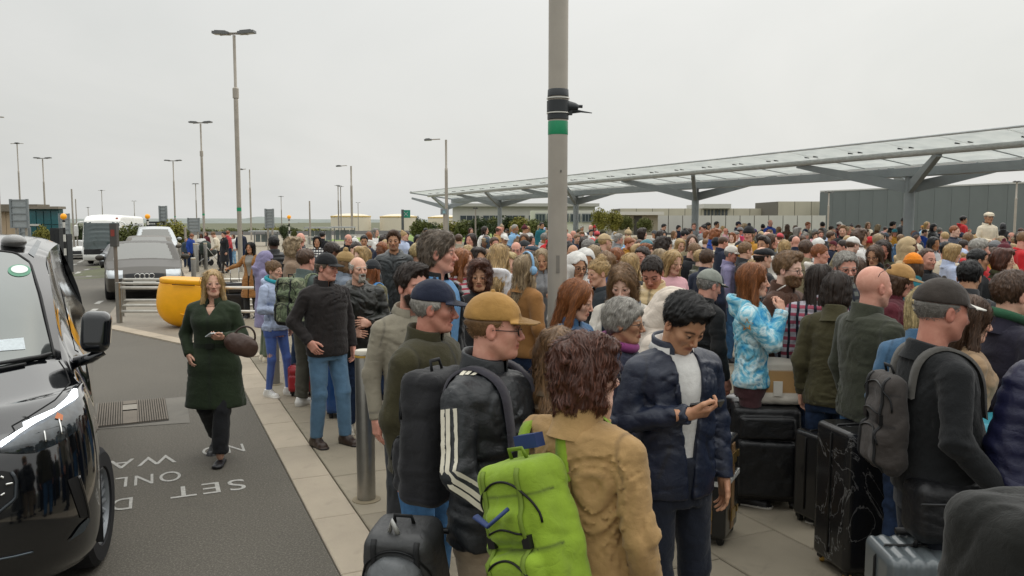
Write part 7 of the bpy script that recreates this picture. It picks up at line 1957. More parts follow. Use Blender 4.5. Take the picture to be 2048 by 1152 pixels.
p_tan = P(992, 574, D=2.95, f=62, hy=24, hp=2, hair=('buzz', 'light'), hat=('cap', '#a98043'), skin='pink', extras=('glasses',), arms=('hold', 'hold'), top=('jacket', '#1b1f23', None, 'nylon'), legs=('loose', '#a3927c'), wide=1.24, belly=.04, label='man in a tan cap, glasses and black track jacket with white sleeve stripes', face=dict(jaw=1.12, plump=.8), seed=19)
p_lime = P(1178, 672, D=2.48, f=136, sex='f', hy=-28, hp=0, hair=('curlybob', 'auburn'), skin='pale', extras=('glasses',), arms=('mouth', 'down'), top=('jacket', '#a98859', '#7d6340'), legs=('jeans', 'darkdenim'), wide=1.26, label='woman with a dark auburn bob and beige jacket carrying the lime green rucksack', seed=23)
P(1128, 655, D=3.05, f=150, sex='f', hair=('longwavy', 'light'), top=('coat', '#7b6a57'), label='woman with long mousy hair almost hidden by the auburn-haired woman', hy=0, hp=10, lod=0, seed=25)
P(1163, 559, D=4.7, f=50, sex='f', hair=('long', 'strawberry'), top=('jacket', '#40658a'), label='woman with very long straight copper-blonde hair beside the big lamp post', hy=20, hp=14, lod=0, seed=27)
p_nav = P(1388, 592, D=3.3, f=22, wide=1.06, hy=6, hp=34, hair=('side', 'black'), skin='tan', arms=('down', 'chest'), top=('jacket', '#182136', None, 'nylon'), inner=('shirt', '#d9d8d4'), opening=.5, legs=('jeans', '#141b2a'), shoe=('trainer', 'black', 'black'), extras=(('phone', -1),), label='young black-haired man in a navy jacket looking down at his phone', seed=29)
P(1254, 596, D=4.0, f=62, sex='f', hy=6, hp=4, hair=('shortfem', 'silver'), skin='tan', extras=('glasses', ('scarf', '#8c3f78')), top=('jacket', '#22263a'), label='older woman with short silver hair, glasses and a pink and purple scarf', seed=31, lod=0)
P(1243, 532, D=5.4, f=-12, sex='f', hy=-5, hp=24, hair=('longwavy', 'light'), skin='pale', top=('sweater', '#d5cfc4'), arms=('phone', 'strap'), label='woman with wavy fair hair looking down, cream jumper and dark straps', seed=33, lod=0)
P(1194, 517, D=6.9, f=-65, sex='f', hair=('messybun', 'blonde'), skin='fair', top=('shirt', '#2b3238'), label='woman with a curly blonde up-do in profile, dark top', seed=35, hp=5)
P(1156, 500, D=7.4, f=24, hy=0, hp=8, sex='m', hair=('crop', 'black'), hat=('hood', 'white'), skin='tan', top=('hoodie', '#dcdad5'), label='person with white hood up and glasses right beside the big lamp post', extras=('glasses',), lod=0, seed=36)
P(1172, 493, D=8.3, f=14, hp=8, hair=('crop', 'black'), hat=('hood', 'white'), skin='olive', top=('hoodie', '#d9d7d2'), label='second person with a white hood up, half behind the first')
P(1302, 514, D=6.1, f=-22, hy=0, hp=30, hair=('crop', 'dark'), skin='ruddy', top=('puffer', '#cdb384'), beard='shadow', bc='dark', label='red-cheeked man in a cream and yellow padded jacket looking down', seed=37, wide=1.1)
P(1368, 574, D=4.7, f=70, hy=0, hp=38, sex='f', hair=('slick', 'light'), hat=('hood', 'cream'), top=('hoodie', '#dccfc0'), lean=.25, label='person bent forward in a pale pink hooded top', seed=38, lod=0)
P(1425, 533, D=6.0, f=110, hp=14, hair=('crop', 'grey'), hat=('cap', '#8f938a', '#3e4a3c'), skin='pink', top=('jacket', '#17181a'), label='man in a grey and green cap and black coat behind the phone reader', seed=39)
p_dye = P(1508, 526, D=5.6, f=66, sex='f', hy=8, hp=-2, hair=('long', 'strawberry'), skin='fair', arms=('down', 'mouth'), top=('hoodie', 'sky', None, 'tiedye'), legs=('slim', '#4f3034'), label='woman smoking in a blue tie-dye sweatshirt with long reddish hair', seed=41)
P(1580, 503, D=5.9, f=40, hy=6, hp=3, hair=('side', 'light'), beard='full', bc='light', skin='pale', extras=('glasses',), top=('jacket', '#54382a'), label='bearded man with glasses in a brown jacket beside the smoking woman', seed=43, belly=.03)
P(1641, 529, D=5.6, f=160, sex='f', hp=10, hair=('long', 'dark'), top=('puffer', '#b9b4bd', '#9c4a5c', 'plaid'), label='dark-haired woman in a patterned pink and grey padded jacket', seed=45)
P(1676, 545, D=5.2, f=150, sex='f', hp=16, hair=('bob', 'dark'), top=('jacket', '#47432b'), label='person in an olive jacket next to the patterned padded jacket', seed=46)
P(1694, 503, D=6.3, f=2, hy=-4, hp=6, hair=('short', 'silver'), beard='goatee', bc='silver', skin='pink', extras=('glasses',), top=('shirt', '#686c66', '#2a2c33', 'plaid'), label='grey-haired man with goatee and glasses in a checked grey shirt', seed=47)
p_olive = P(1752, 529, D=4.6, f=98, hy=4, hp=2, hair=None, skin='pink', extras=('sunglasses_up',), beard='shadow', bc='silver', top=('fleece', '#3b3e32'), legs=('jeans', 'denim'), wide=1.30, belly=.07, label='bald man in an olive zip fleece with glasses pushed up on his head', face=dict(jaw=1.08, nose=1.15, plump=.6), seed=49)
P(1852, 575, D=4.1, f=146, sex='f', hp=10, hair=('bob', 'platinum'), top=('jacket', '#4a6e8e'), label='woman with a smooth platinum bob seen from behind, denim jacket', seed=51, lod=0)
p_brown = P(1893, 547, D=3.25, f=88, hy=2, hp=6, hair=('buzz', 'grey'), hat=('cap', '#3a332e', '#d8d5cc'), skin='ruddy', arms=('down', 'case'), top=('sweater', '#16181a'), legs=('loose', '#1a1f29'), wide=1.12, belly=.06, label='man in a dark brown cap with a white brim and plain black jumper', face=dict(jaw=1.12, plump=.9), seed=53)
P(1950, 590, D=3.95, f=80, sex='f', hair=('long', 'brown'), hp=8, top=('sweater', '#a08567'), label='woman in a tan ribbed jumper mostly behind the man in the brown cap', seed=55, lod=0)
p_gcol = P(2032, 541, D=4.2, f=96, hy=0, hp=4, hair=('short', 'brown'), top=('jacket', '#292737', None, 'plain'), extras=(('scarf', '#2e5a40'),), label='man in a dark purple jacket with a green collar by the right edge', seed=57)
p_gcol['label'] = 'man in a dark purple jacket with a green collar, seen from behind'
P(2168, 575, D=3.0, f=0, arms=('down', 'down'), hair=('crop', 'black'), skin='tan', top=('puffer', '#1d1f3e'), label='person in a shiny navy padded jacket cut off by the picture edge', seed=59)
P(959, 521, D=6.3, f=0, sex='f', hy=-2, hp=3, hair=('curlybob', 'auburn'), skin='tan', top=('jacket', '#1a1a1c'), label='curly auburn-haired woman facing the camera in a black top', seed=61)
P(926, 497, D=7.2, f=74, sex='f', hair=('long', 'strawberry'), skin='fair', top=('shirt', '#b8b4b4', '#a03a4a', 'stripe'), label='woman with long copper hair in profile right behind the tall man', seed=63)
P(1000, 488, D=7.6, f=170, sex='f', hp=24, hair=('longwavy', 'blonde'), top=('hoodie', '#dddde0'), label='woman with tousled blonde hair in a white top with a green bag strap', seed=65)
P(1056, 507, D=6.7, f=125, sex='f', hp=4, hair=('longwavy', 'ash'), top=('sweater', 'camel'), extras=(('headphones', 'sky'),), label='woman with pale blue headphones and a camel jumper', seed=67)
P(787, 461, D=10.6, f=4, hair=('quiff', 'brown'), skin='tan', beard='stubble', bc='dark', top=('rain', '#34393b'), label='young man with tousled dark hair in a charcoal jacket, centre of the gap', seed=69, lod=0)
P(694, 492, D=8.9, f=110, sex='f', hair=('bob', 'light'), hat=('bobble', '#a98c5f', '#8d7349', 'wool'), top=('jacket', '#7d8794'), label='person in a mustard bobble hat behind the bald bearded man', hp=6)
P(670, 486, D=10.0, f=130, hair=('short', 'dark'), hp=30, skin='brown', top=('jacket', '#1b1b1e'), label='dark-haired man bowing his head above the black cap')
p_beanie = P(747, 516, D=8.8, f=150, sex='f', hair=('long', 'ginger'), hat=('beanie', '#2c2f33'), top=('jacket', '#6f6a50'), label='red-haired person in a charcoal woolly hat behind the white-bearded man', hp=6)
backpack(p_beanie, '#3f86c4', None, label='bright blue rucksack behind the white-bearded man', z=1.24, w=.12, h=.16, lod=1, seed=2)
P(547, 470, D=12.6, f=205, hair=('crop', 'black'), skin='dark', top=('puffer', '#151618'), label='man with cropped black hair in a black padded jacket behind the lilac hood', wide=1.1, lod=1)
P(588, 475, D=10.2, f=95, sex='f', hair=('curlybob', 'ash'), skin='pink', top=('jacket', '#8a7460'), label='person with fluffy sandy grey hair just above the brown-haired man')
P(601, 465, D=14.5, f=20, hair=None, skin='pink', extras=('glasses',), top=('jacket', '#555a60'), label='bald man with glasses standing behind the fluffy-haired person', lod=1)
P(500, 484, D=16.2, f=-8, sex='f', hair=('long', 'black'), skin='tan', arms=('pocket', 'out'), top=('coat', 'camel'), inner=('sweater', '#8f8d88'), opening=.8, legs=('jeans', '#2a2c30'), label='woman in an open camel coat holding out a suitcase handle', lod=0, seed=71)
GW = 'people walking on the pavement by the kerb'
P(447, 463, D=30.0, f=-35, sex='f', hair=('short', 'black'), stance='walk', top=('coat', 'black'), legs=('leggings', '#1a1412'), shoe=('flat', 'black'), label='woman in a black coat striding past the pram', group=GW, lod=1)
P(424, 464, D=31.5, f=-80, hair=('short', 'light'), hp=30, lean=.35, arms=('hold', 'hold'), top=('sweater', 'cream'), legs=('jeans', 'black'), label='man in a cream jumper leaning over the pram', group=GW, lod=1)
P(385, 468, D=31.0, f=70, hair=('short', 'ginger'), hp=30, top=('jacket', 'royal'), legs=('jeans', 'darkdenim'), label='ginger-haired man in a royal blue jacket by the bollards', group=GW, lod=1)
P(372, 475, D=34.0, f=40, hair=('short', 'grey'), top=('jacket', 'slate'), label='person in slate grey close to the bushes and the bollard row', group=GW, lod=2)
P(402, 466, D=35.0, f=10, sex='f', hair=('long', 'dark'), skin='brown', top=('hoodie', 'white', 'black'), legs=('jeans', 'black'), label='person in a white printed hoodie behind the pram', group=GW, lod=2)
P(412, 463, D=38.0, f=-20, sex='f', hair=('long', 'brown'), top=('jacket', 'maroon'), label='person in maroon behind the man leaning over the pram', group=GW, lod=2)
P(456, 461, D=34.0, f=150, hair=('short', 'ginger'), top=('shirt', 'coral'), label='person in a coral shirt just behind the woman in the black coat', group=GW, lod=2)
P(466, 468, D=36.0, f=-30, sex='f', hair=('long', 'brown'), top=('hoodie', 'white'), legs=('jeans', 'ltdenim'), label='person in white just before the tallest lamp post', group=GW, lod=2)
P(482, 460, D=34.0, f=30, hair=('short', 'black'), skin='brown', top=('jacket', 'navy'), label='man in navy directly past the tallest lamp post', group=GW, lod=2)
P(645, 463, D=24.0, f=170, hair=('short', 'black'), top=('jacket', 'black'), label='person all in black standing alone by the dark slender post', group=GW, lod=2)
P(634, 472, D=17.0, f=10, sex='f', hair=('bob', 'black'), skin='tan', top=('shirt', 'white', 'black', 'plaid'), label='black-haired person in a black and white patterned top', lod=1)
# ---- a row for each further face one can pick out of the crowd
ROWS = [
 (697,468,14,40,'m','fringe:grey','jacket:black','pink',''),(737,463,12,-170,'f','long:ginger','hoodie:white','fair',''),(812,462,15,10,'m','crop:dark','sweater:navy','pink','stubble'),(836,470,16,-10,'f','bob:black','shirt:black','fair',''),
 (838,487,9.6,110,'f','shortfem:platinum','sweater:white','fair',''),(852,456,20,30,'m','short:black','hoodie:black','tan','sunglasses'),(767,470,13,170,'f','curlybob:dark','jacket:navy','brown',''),(775,479,11.5,150,'f','long:blonde','coat:cream','fair',''),
 (942,455,20,0,'f','long:auburn','sweater:black','fair',''),(972,471,12.6,10,'m','short:brown','vest:yellow','fair',''),(989,474,12.8,30,'m','short:brown','vest:yellow','pink',''),(1010,467,15,20,'m','short:dark','jacket:navy','tan','hat=cap:white'),
 (1032,483,10.4,10,'m','fringe:grey','jacket:ltgrey','pink','glasses'),(1065,488,10,110,'m','crop:grey','jacket:ltgrey','ruddy','hat=flatcap:slate'),(1050,478,12,70,'m','crop:dark','jacket:white','fair','hat=cap:charcoal'),(1056,450,20,0,'f','long:blonde','shirt:white','tan',''),
 (1084,443,22,20,'m','short:dark','jacket:teal','tan',''),(1084,497,9,10,'f','long:ash','jacket:grey','tan',''),(957,495,9.1,0,'f','bob:dark','jacket:brown','tan',''),(977,497,9.7,60,'m','buzz:light','shirt:ltgrey','pink',''),
 (936,489,8.7,170,'m','crop:blonde','jacket:navy','tan',''),(918,468,8.6,150,'m','short:brown','jacket:stone','fair',''),(1137,466,14,60,'m','fringe:grey','jacket:paleblue','pink',''),(1148,461,18,30,'m','bald:grey','jacket:slate','pink',''),
 (1181,448,24,-40,'m','bald:brown','jacket:navy','pink',''),(1170,464,16,150,'m','crop:brown','jacket:white','fair','hat=cap:white'),(1194,461,15,170,'m','crop:brown','hoodie:red','fair','hat=beanie:coral'),(1185,474,12.5,160,'f','slick:brown','rain:red','fair','hat=hood:red'),
 (1199,474,12,130,'m','crop:grey','jacket:olive','pink','hat=cap:green'),(1216,475,12,30,'f','shortfem:ash','sweater:cream','fair',''),(1238,467,11.6,75,'m','medium:silver','jacket:grey','pink','glasses'),(1261,475,10.6,40,'m','short:ginger','jacket:mustard','pink','full'),
 (1279,478,12,10,'m','buzz:brown','sweater:beige','fair',''),(1298,477,11.6,40,'f','slick:dark','rain:teal','pink','hat=hood:teal'),(1309,459,13,20,'m','crop:brown','shirt:white','tan','hat=cap:darkgrey'),(1329,447,18,60,'m','short:black','blazer:black','fair',''),
 (1168,474,10.8,170,'f','curlybob:dark','jacket:darkgrey','tan',''),(1190,491,9.4,150,'f','bob:ash','sweater:brown','fair',''),(1232,495,9.1,150,'f','longwavy:ginger','jacket:stone','fair',''),(1262,505,7.7,160,'f','longwavy:blonde','jacket:charcoal','fair',''),
 (1284,493,8.4,-40,'m','short:dark','sweater:cream','pink',''),(1212,503,8.8,170,'f','bob:light','jacket:blue','fair',''),(1388,444,22,10,'m','short:brown','shirt:grey','pink',''),(1418,442,19,40,'m','short:black','jacket:black','tan',''),
 (1434,440,20,50,'m','short:black','sweater:pink','tan',''),(1446,449,17,150,'f','bob:blonde','jacket:cream','fair',''),(1403,452,15,60,'m','buzz:ginger','puffer:coral','pink',''),(1362,477,10.8,30,'f','longwavy:blonde','sweater:beige','fair',''),
 (1349,461,14,10,'f','long:light','shirt:white','tan',''),(1372,456,15,20,'f','longwavy:brown','jacket:maroon','tan',''),(1381,457,14,60,'f','longwavy:light','jacket:stone','tan',''),(1415,461,13,10,'f','curlybob:ginger','sweater:white','fair',''),
 (1432,459,13,150,'m','crop:black','jacket:charcoal','tan','hat=beanie:black'),(1432,473,10.5,150,'m','crop:black','sweater:cream','tan','hat=beanie:black'),(1452,456,14,50,'m','bald:brown','shirt:pink','ruddy','sunglasses'),(1449,472,8.7,100,'m','buzz:brown','jacket:navy','pink',''),
 (1395,487,7.3,35,'m','crop:light','fleece:black','fair','down'),(1466,488,8.0,70,'m','crop:grey','jacket:lilac','ruddy','hat=cap:offwhite'),(1492,483,7.0,80,'m','crop:light','jacket:charcoal','fair',''),(1474,462,13,60,'m','short:grey','shirt:pink','pink',''),
 (1490,445,17,80,'f','long:ash','jacket:denim','fair',''),(1478,441,19,70,'m','crop:dark','jacket:navy','fair','hat=cap:navy'),(1509,454,15,50,'f','bob:brown','jacket:pink','fair','hat=beanie:purple'),(1507,472,11.5,30,'m','crop:black','jacket:purple','brown','down'),
 (1541,439,18,10,'m','fringe:grey','jacket:royal','pink',''),(1526,447,18,160,'m','short:black','jacket:navy','fair',''),(1541,459,14,40,'m','short:light','sweater:pink','fair',''),(1561,465,12,150,'f','slick:brown','hoodie:white','fair','hat=beanie:coral'),
 (1557,450,17,170,'f','long:light','jacket:grey','fair',''),(1575,448,17,150,'f','longwavy:brown','jacket:brown','fair',''),(1591,451,16,170,'f','curlybob:brown','jacket:olive','fair',''),(1592,472,10,150,'m','bald:brown','jacket:navy','pink',''),
 (1617,484,8.6,40,'m','receding:silver','jacket:navy','ruddy',''),(1641,474,9,70,'f','slick:brown','hoodie:white','fair','hat=hood:white'),(1527,493,7.5,100,'m','crop:dark','jacket:black','fair','hat=flatcap:black'),(1612,454,13,60,'m','crop:dark','jacket:blue','fair','hat=cap:navy'),
 (1631,457,12,60,'f','bob:grey','jacket:slate','fair','hat=beanie:ltgrey'),(1617,441,20,40,'m','short:ginger','jacket:stone','pink',''),(1645,442,19,150,'m','short:black','jacket:grey','fair',''),(1664,450,15,60,'m','short:dark','jacket:brown','tan','stubble'),
 (1680,441,16,60,'m','crop:brown','shirt:maroon','ruddy','hat=cap:white'),(1684,479,8.7,-120,'m','crop:dark','jacket:black','pink',''),(1668,463,11,120,'m','crop:black','rain:black','tan','hat=hood:black'),(1699,457,9.3,30,'m','crop:dark','shirt:white','fair','shadow'),
 (1718,447,13,80,'m','short:brown','jacket:maroon','pink','stubble'),(1737,443,17,10,'f','long:light','hoodie:cream','fair',''),(1734,458,9.4,50,'m','crop:brown','jacket:black','pale',''),(1757,447,14,130,'f','bob:ash','jacket:brown','fair',''),
 (1771,464,9.8,120,'f','long:brown','jacket:darkgrey','pink','hat=beanie:slate'),(1787,441,14,85,'m','quiff:black','jacket:black','fair',''),(1808,433,15,10,'m','short:black','rain:charcoal','tan',''),(1748,490,8,-60,'f','long:brown','jacket:black','tan','glasses'),
 (1833,462,8.4,140,'f','slick:brown','rain:navy','fair','hat=hood:navy'),(1826,503,6.6,140,'f','bob:brown','jacket:teal','fair','hat=beanie:orange'),(1856,497,5.8,20,'m','receding:brown','jacket:black','pink','stubble'),(1808,522,5.0,60,'f','bob:brown','jacket:maroon','pink','hat=cap:tan'),
 (1855,441,17,20,'f','longwavy:blonde','sweater:cream','fair',''),(1869,446,15,30,'f','slick:black','rain:black','fair','hat=hood:black'),(1867,472,9.4,90,'m','crop:brown','jacket:blue','ruddy','hat=cap:khaki'),(1916,457,9.5,60,'m','short:brown','jacket:grey','fair','full'),
 (1928,431,13,70,'m','short:black','hoodie:red','tan',''),(1950,470,8.4,80,'m','buzz:blonde','hoodie:pink','fair','down'),(1962,452,11,160,'f','bob:light','jacket:orange','fair',''),(1993,479,7.4,80,'m','crop:grey','puffer:red','ruddy','hat=beanie:grey;full'),
 (2024,464,9,-5,'m','fringe:grey','jacket:slate','pink','glasses'),(1909,488,7.6,80,'f','bob:blonde','jacket:paleblue','fair',''),(1958,497,7.0,60,'m','crop:black','jacket:black','tan','phone'),(1942,521,5.5,150,'m','short:black','jacket:charcoal','tan',''),
 (1893,466,11,90,'m','crop:black','jacket:darkgrey','tan',''),(1893,483,8.6,150,'m','short:black','sweater:cream','pink',''),(2006,443,14,160,'f','slick:black','rain:black','tan','hat=hood:black'),(2044,456,10,70,'f','longwavy:auburn','jacket:brown','fair',''),
 (2010,497,7.6,60,'f','bob:auburn','shirt:olive','fair',''),(1706,512,7.2,160,'f','longwavy:brown','jacket:denim','fair',''),(1880,455,12,100,'m','short:grey','jacket:navy','pink',''),(1570,480,9.6,150,'f','bob:blonde','jacket:beige','fair',''),(1545,478,10.2,120,'f','bob:platinum','jacket:black','fair',''),
 (1335,475,11.5,60,'f','long:brown','jacket:maroon','tan',''),(1318,497,8.2,170,'f','long:ash','jacket:olive','fair',''),(1350,500,7.8,30,'f','long:blonde','sweater:pink','fair',''),(1415,497,8.6,140,'f','slick:brown','jacket:navy','fair',''),(1110,480,12,60,'f','long:brown','jacket:beige','fair',''),
 (1020,505,8.2,20,'f','bob:platinum','shirt:cream','fair',''),(900,470,12,20,'m','short:brown','jacket:darkgrey','tan',''),(862,470,13.5,60,'m','fringe:grey','jacket:khaki','pink',''),(728,470,15,10,'m','short:black','jacket:navy','tan',''),
]
LAND = [(560,'behind the lilac hood'),(640,'behind the black-capped man'),(700,'behind the white-bearded man'),(755,'past the steel bollard'),(805,'under the small green sign'),(845,'before the tall grey-haired man'),(905,'under the canopy tip'),(960,'behind the curly auburn-haired woman'),(1015,'by the second-farthest canopy column'),(1075,'just before the big lamp post'),(1140,'just past the big lamp post'),(1180,'by the middle canopy column'),(1245,'behind the silver-haired woman'),(1300,'below the stone building'),(1350,'before the second canopy column'),(1405,'by the second canopy column'),(1460,'behind the green-capped man'),(1510,'behind the smoking woman'),(1570,'behind the man with brown jacket'),(1620,'below the cream box building'),(1665,'by the dark hall corner'),(1720,'behind the checked-shirt man'),(1770,'behind the bald olive-fleece man'),(1832,'by the closest canopy column'),(1890,'behind the brown-capped man'),(1950,'near the red-hooded man'),(1990,'below the man in white shirt'),(2040,'where the dark hall is cut off')]
HN = {'blonde':'blonde','ash':'ash-blonde','strawberry':'copper','ginger':'ginger','light':'light brown','brown':'brown','auburn':'auburn','dark':'dark','black':'black','grey':'grey','white':'white','silver':'silver','salt':'greying','platinum':'platinum'}
SN = {'short':'short','crop':'cropped','buzz':'shaved','receding':'receding','quiff':'tousled','side':'side-parted','medium':'collar-length','fringe':'balding','bob':'bobbed','curlybob':'curly','shortfem':'short','long':'long','longwavy':'wavy','ponytail':'ponytailed','bun':'pinned','slick':'tied','messybun':'pinned'}
GN = {'shirt':'shirt','sweater':'jumper','hoodie':'hoodie','jacket':'jacket','puffer':'padded jacket','rain':'raincoat','coat':'coat','fleece':'fleece','blazer':'blazer','vest':'hi-vis vest'}
CN = {'paleblue':'pale blue','ltgrey':'light grey','offwhite':'off-white','darkgrey':'dark grey','hotpink':'hot pink','darkgreen':'dark green','denim':'denim blue','turq':'turquoise'}
USED = set(p['label'] for p in PEOPLE)
def mklabel(sex, hs, hc, tk, tc, hat, px, D, extra=''):
 who = 'man' if sex == 'm' else 'woman'
 if hat: hd = {'cap': 'cap', 'capback': 'cap', 'flatcap': 'flat cap', 'beanie': 'woolly hat', 'bobble': 'bobble hat', 'hood': 'raised hood', 'widehat': 'brimmed hat'}[hat[0]]; h_ = 'in %s %s and' % (CN.get(hat[1], hat[1]), hd)
 elif hs == 'bald': h_ = 'bald, in'
 else: h_ = 'with %s %s hair in' % (SN[hs], HN[hc])
 dz = 'near front' if D < 9 else ('midway back' if D < 13.5 else ('far back' if D < 24 else 'at the very back'))
 l = min(LAND, key=lambda q: abs(q[0] - px))[1]
 c = CN.get(tc, tc)
 art = '' if extra == '' else extra + ' '
 t_ = f"{art}{who} {h_} {c} {GN[tk]}, {dz}, {l}"
 if len(t_.split()) > 16: t_ = f"{art}{who} {h_} {c} {GN[tk]} {l}"
 return t_
TOPN = {'vest': 'vest'}
rr0 = random.Random(3)
for i, (px, py, D, f, sex, hair, top, skin, ex) in enumerate(ROWS):
 if py < 456: py += rr0.uniform(0, 3)
 hs, hc = hair.split(':'); tk, tc = top.split(':'); hat = None; beard = None; extras = []; hp = [2, 8, 0, 12][i % 4]; arms = [('down', 'down'), ('phone', 'down'), ('down', 'pocket'), ('belly', 'down')][i % 4]; adj = ''
 D = min(32, max(5, 500/max(py - 440, 1)))*rr0.uniform(.93, 1.07)
 for e in ex.split(';'):
  if e.startswith('hat='): a, c = e[4:].split(':'); hat = (a, c)
  elif e in ('stubble', 'full', 'shadow', 'goatee'): beard = e; adj = {'stubble': 'stubbly', 'full': 'bearded', 'shadow': '', 'goatee': 'bearded'}[e]
  elif e in ('glasses', 'sunglasses'): extras.append(e); adj = 'bespectacled' if e == 'glasses' else 'dark-lensed'
  elif e == 'down': hp = 30
  elif e == 'phone': arms = ('phone', 'down')
 lab = mklabel(sex, hs, hc, tk, tc, hat, px, D, adj)
 k = 0
 while lab in USED:
  lab = mklabel(sex, hs, hc, tk, tc, hat, px, D, ['slim', 'broad', 'tall', 'short', 'young', 'older'][k]); k += 1
 USED.add(lab)
 inner = ('shirt', 'white') if tk == 'vest' else None
 if tk == 'vest': arms = ('down', 'down')
 P(px, py, D=D, f=f, sex=sex, arms=arms, hair=(hs, hc) if hs != 'bald' else None, skin=skin, top=(tk, tc), inner=inner, hat=hat, beard=beard, bc=hc, extras=tuple(extras), hp=hp, hy=[0, 15, -15, 25, 0][i % 5], label=lab, legs=(['jeans', 'slim', 'loose'][i % 3], ['darkdenim', 'black', 'denim', 'khaki', 'charcoal'][i % 5]))
ws_ = P(1978, 423, D=17, f=5, hair=('crop', 'grey'), hat=('flatcap', 'cream'), skin='tan', top=('shirt', 'cream'), inner=('vest', 'charcoal'), zbase=.48, label='man in white shirt and pale flat cap standing above the crowd', lod=1, arms=('down', 'belly'))
blk = empty('concrete_block', (ws_.location[0], ws_.location[1], 0)); tag(blk, 'low concrete block under the man in the white shirt', 'block')
b = MB(); b.box((-.5, -.35, 0), (.5, .35, .44)); b.box((-.54, -.39, .44), (.54, .39, .478)); b.build('block', stone_mat('block_concrete', '#86817a'), blk, smooth=False)
# ---- the deep crowd
rr_ = random.Random(5)
occ = [(p['o'].location[0], p['o'].location[1]) for p in PEOPLE]
PAL = ['black','charcoal','navy','navy','black','darkgrey','grey','ltgrey','white','offwhite','beige','tan','camel','brown','olive','khaki','maroon','red','coral','pink','royal','blue','denim','sky','teal','green','mustard','cream','stone','slate','paleblue','purple','orange','yellow','hotpink']
PW_ = [7,5,6,3,5,4,5,6,9,6,6,3,2,3,3,3,2,6,3,4,3,4,2,3,1,2,2,4,4,3,4,1,2,1,2]
STYM = ['short','crop','short','buzz','receding','quiff','side','fringe','medium','bald']; STYF = ['long','longwavy','bob','curlybob','shortfem','slick','messybun','long']
def rnd(px, D):
 for _ in range(60):
  sex = rr_.choice('mf'); hs = rr_.choice(STYM if sex == 'm' else STYF); hc = rr_.choice(['blonde','light','brown','brown','dark','black','grey','ash','ginger','silver','dark'])
  tk = rr_.choice(['jacket','jacket','hoodie','sweater','puffer','shirt','rain','fleece']); tc = rr_.choices(PAL, PW_[:len(PAL)])[0]
  hat = None
  if rr_.random() < .20: hat = (rr_.choice(['cap','beanie','hood','cap','bobble','flatcap']), rr_.choice(['black','navy','grey','white','red','beige','olive','teal','mustard','maroon']))
  if hat and hat[0] == 'hood': tk = 'hoodie'; hat = ('hood', tc)
  lab = mklabel(sex, hs, hc, tk, tc, hat, px, D)
  if lab not in USED and len(lab.split()) <= 16:
   USED.add(lab); return sex, hs, hc, tk, tc, hat, lab
 return None
nf = 0
def filler(x, y, H):
 global nf
 px = 1024 + F*x/y
 r_ = rnd(px, y)
 if r_ is None: return False
 sex, hs, hc, tk, tc, hat, lab = r_
 if hat and hat[0] == 'hood': H *= .93
 f = rr_.choice([90, 70, 110, 60, 30, 0, -30, 50, 75, 85, 40, 20, 100, 150, -60, -15, 60]) + rr_.uniform(-12, 12)
 P(0, 0, H=H, ground=(x, y), f=f, sex=sex, arms=rr_.choice([('down', 'down'), ('phone', 'down'), ('down', 'pocket'), ('belly', 'down')]), hair=None if hs == 'bald' else (hs, hc), skin=rr_.choice(['pale', 'fair', 'pink', 'fair', 'pink', 'ruddy', 'tan', 'olive', 'brown', 'fair']), top=(tk, tc), hat=hat,
   hp=rr_.choice([0, 0, 14]), hy=rr_.choice([0, 30, -30]), legs=(rr_.choice(['jeans', 'slim']), rr_.choice(['darkdenim', 'black', 'denim', 'charcoal', 'khaki'])), label=lab, lod=2 if y > 11.5 else 1, beard='stubble' if sex == 'm' and rr_.random() < .3 else None)
 nf += 1; occ.append((x, y)); return True
def free(x, y, r): return all((x - a)**2 + (y - c)**2 > r*r for a, c in occ)
tries = 0
BANDS = [(9, 14, 34, 640, 2080), (14, 20, 50, 700, 2080), (20, 30, 50, 690, 2080), (30, 46, 36, 800, 2080)]
for y0, y1, n, xa, xb in BANDS:
 c = 0; t = 0
 while c < n and t < 4000:
  t += 1; y = rr_.uniform(y0, y1); px = rr_.uniform(xa, xb); x = (px - 1024)*y/F
  if px < 1000 and rr_.random() < .55: continue
  if not free(x, y, .46): continue
  ymax = rr_.gauss(1.71, .085)
  if filler(x, y, max(1.5, min(1.93, ymax))): c += 1
print('PEOPLE', len(PEOPLE), 'fillers', nf)
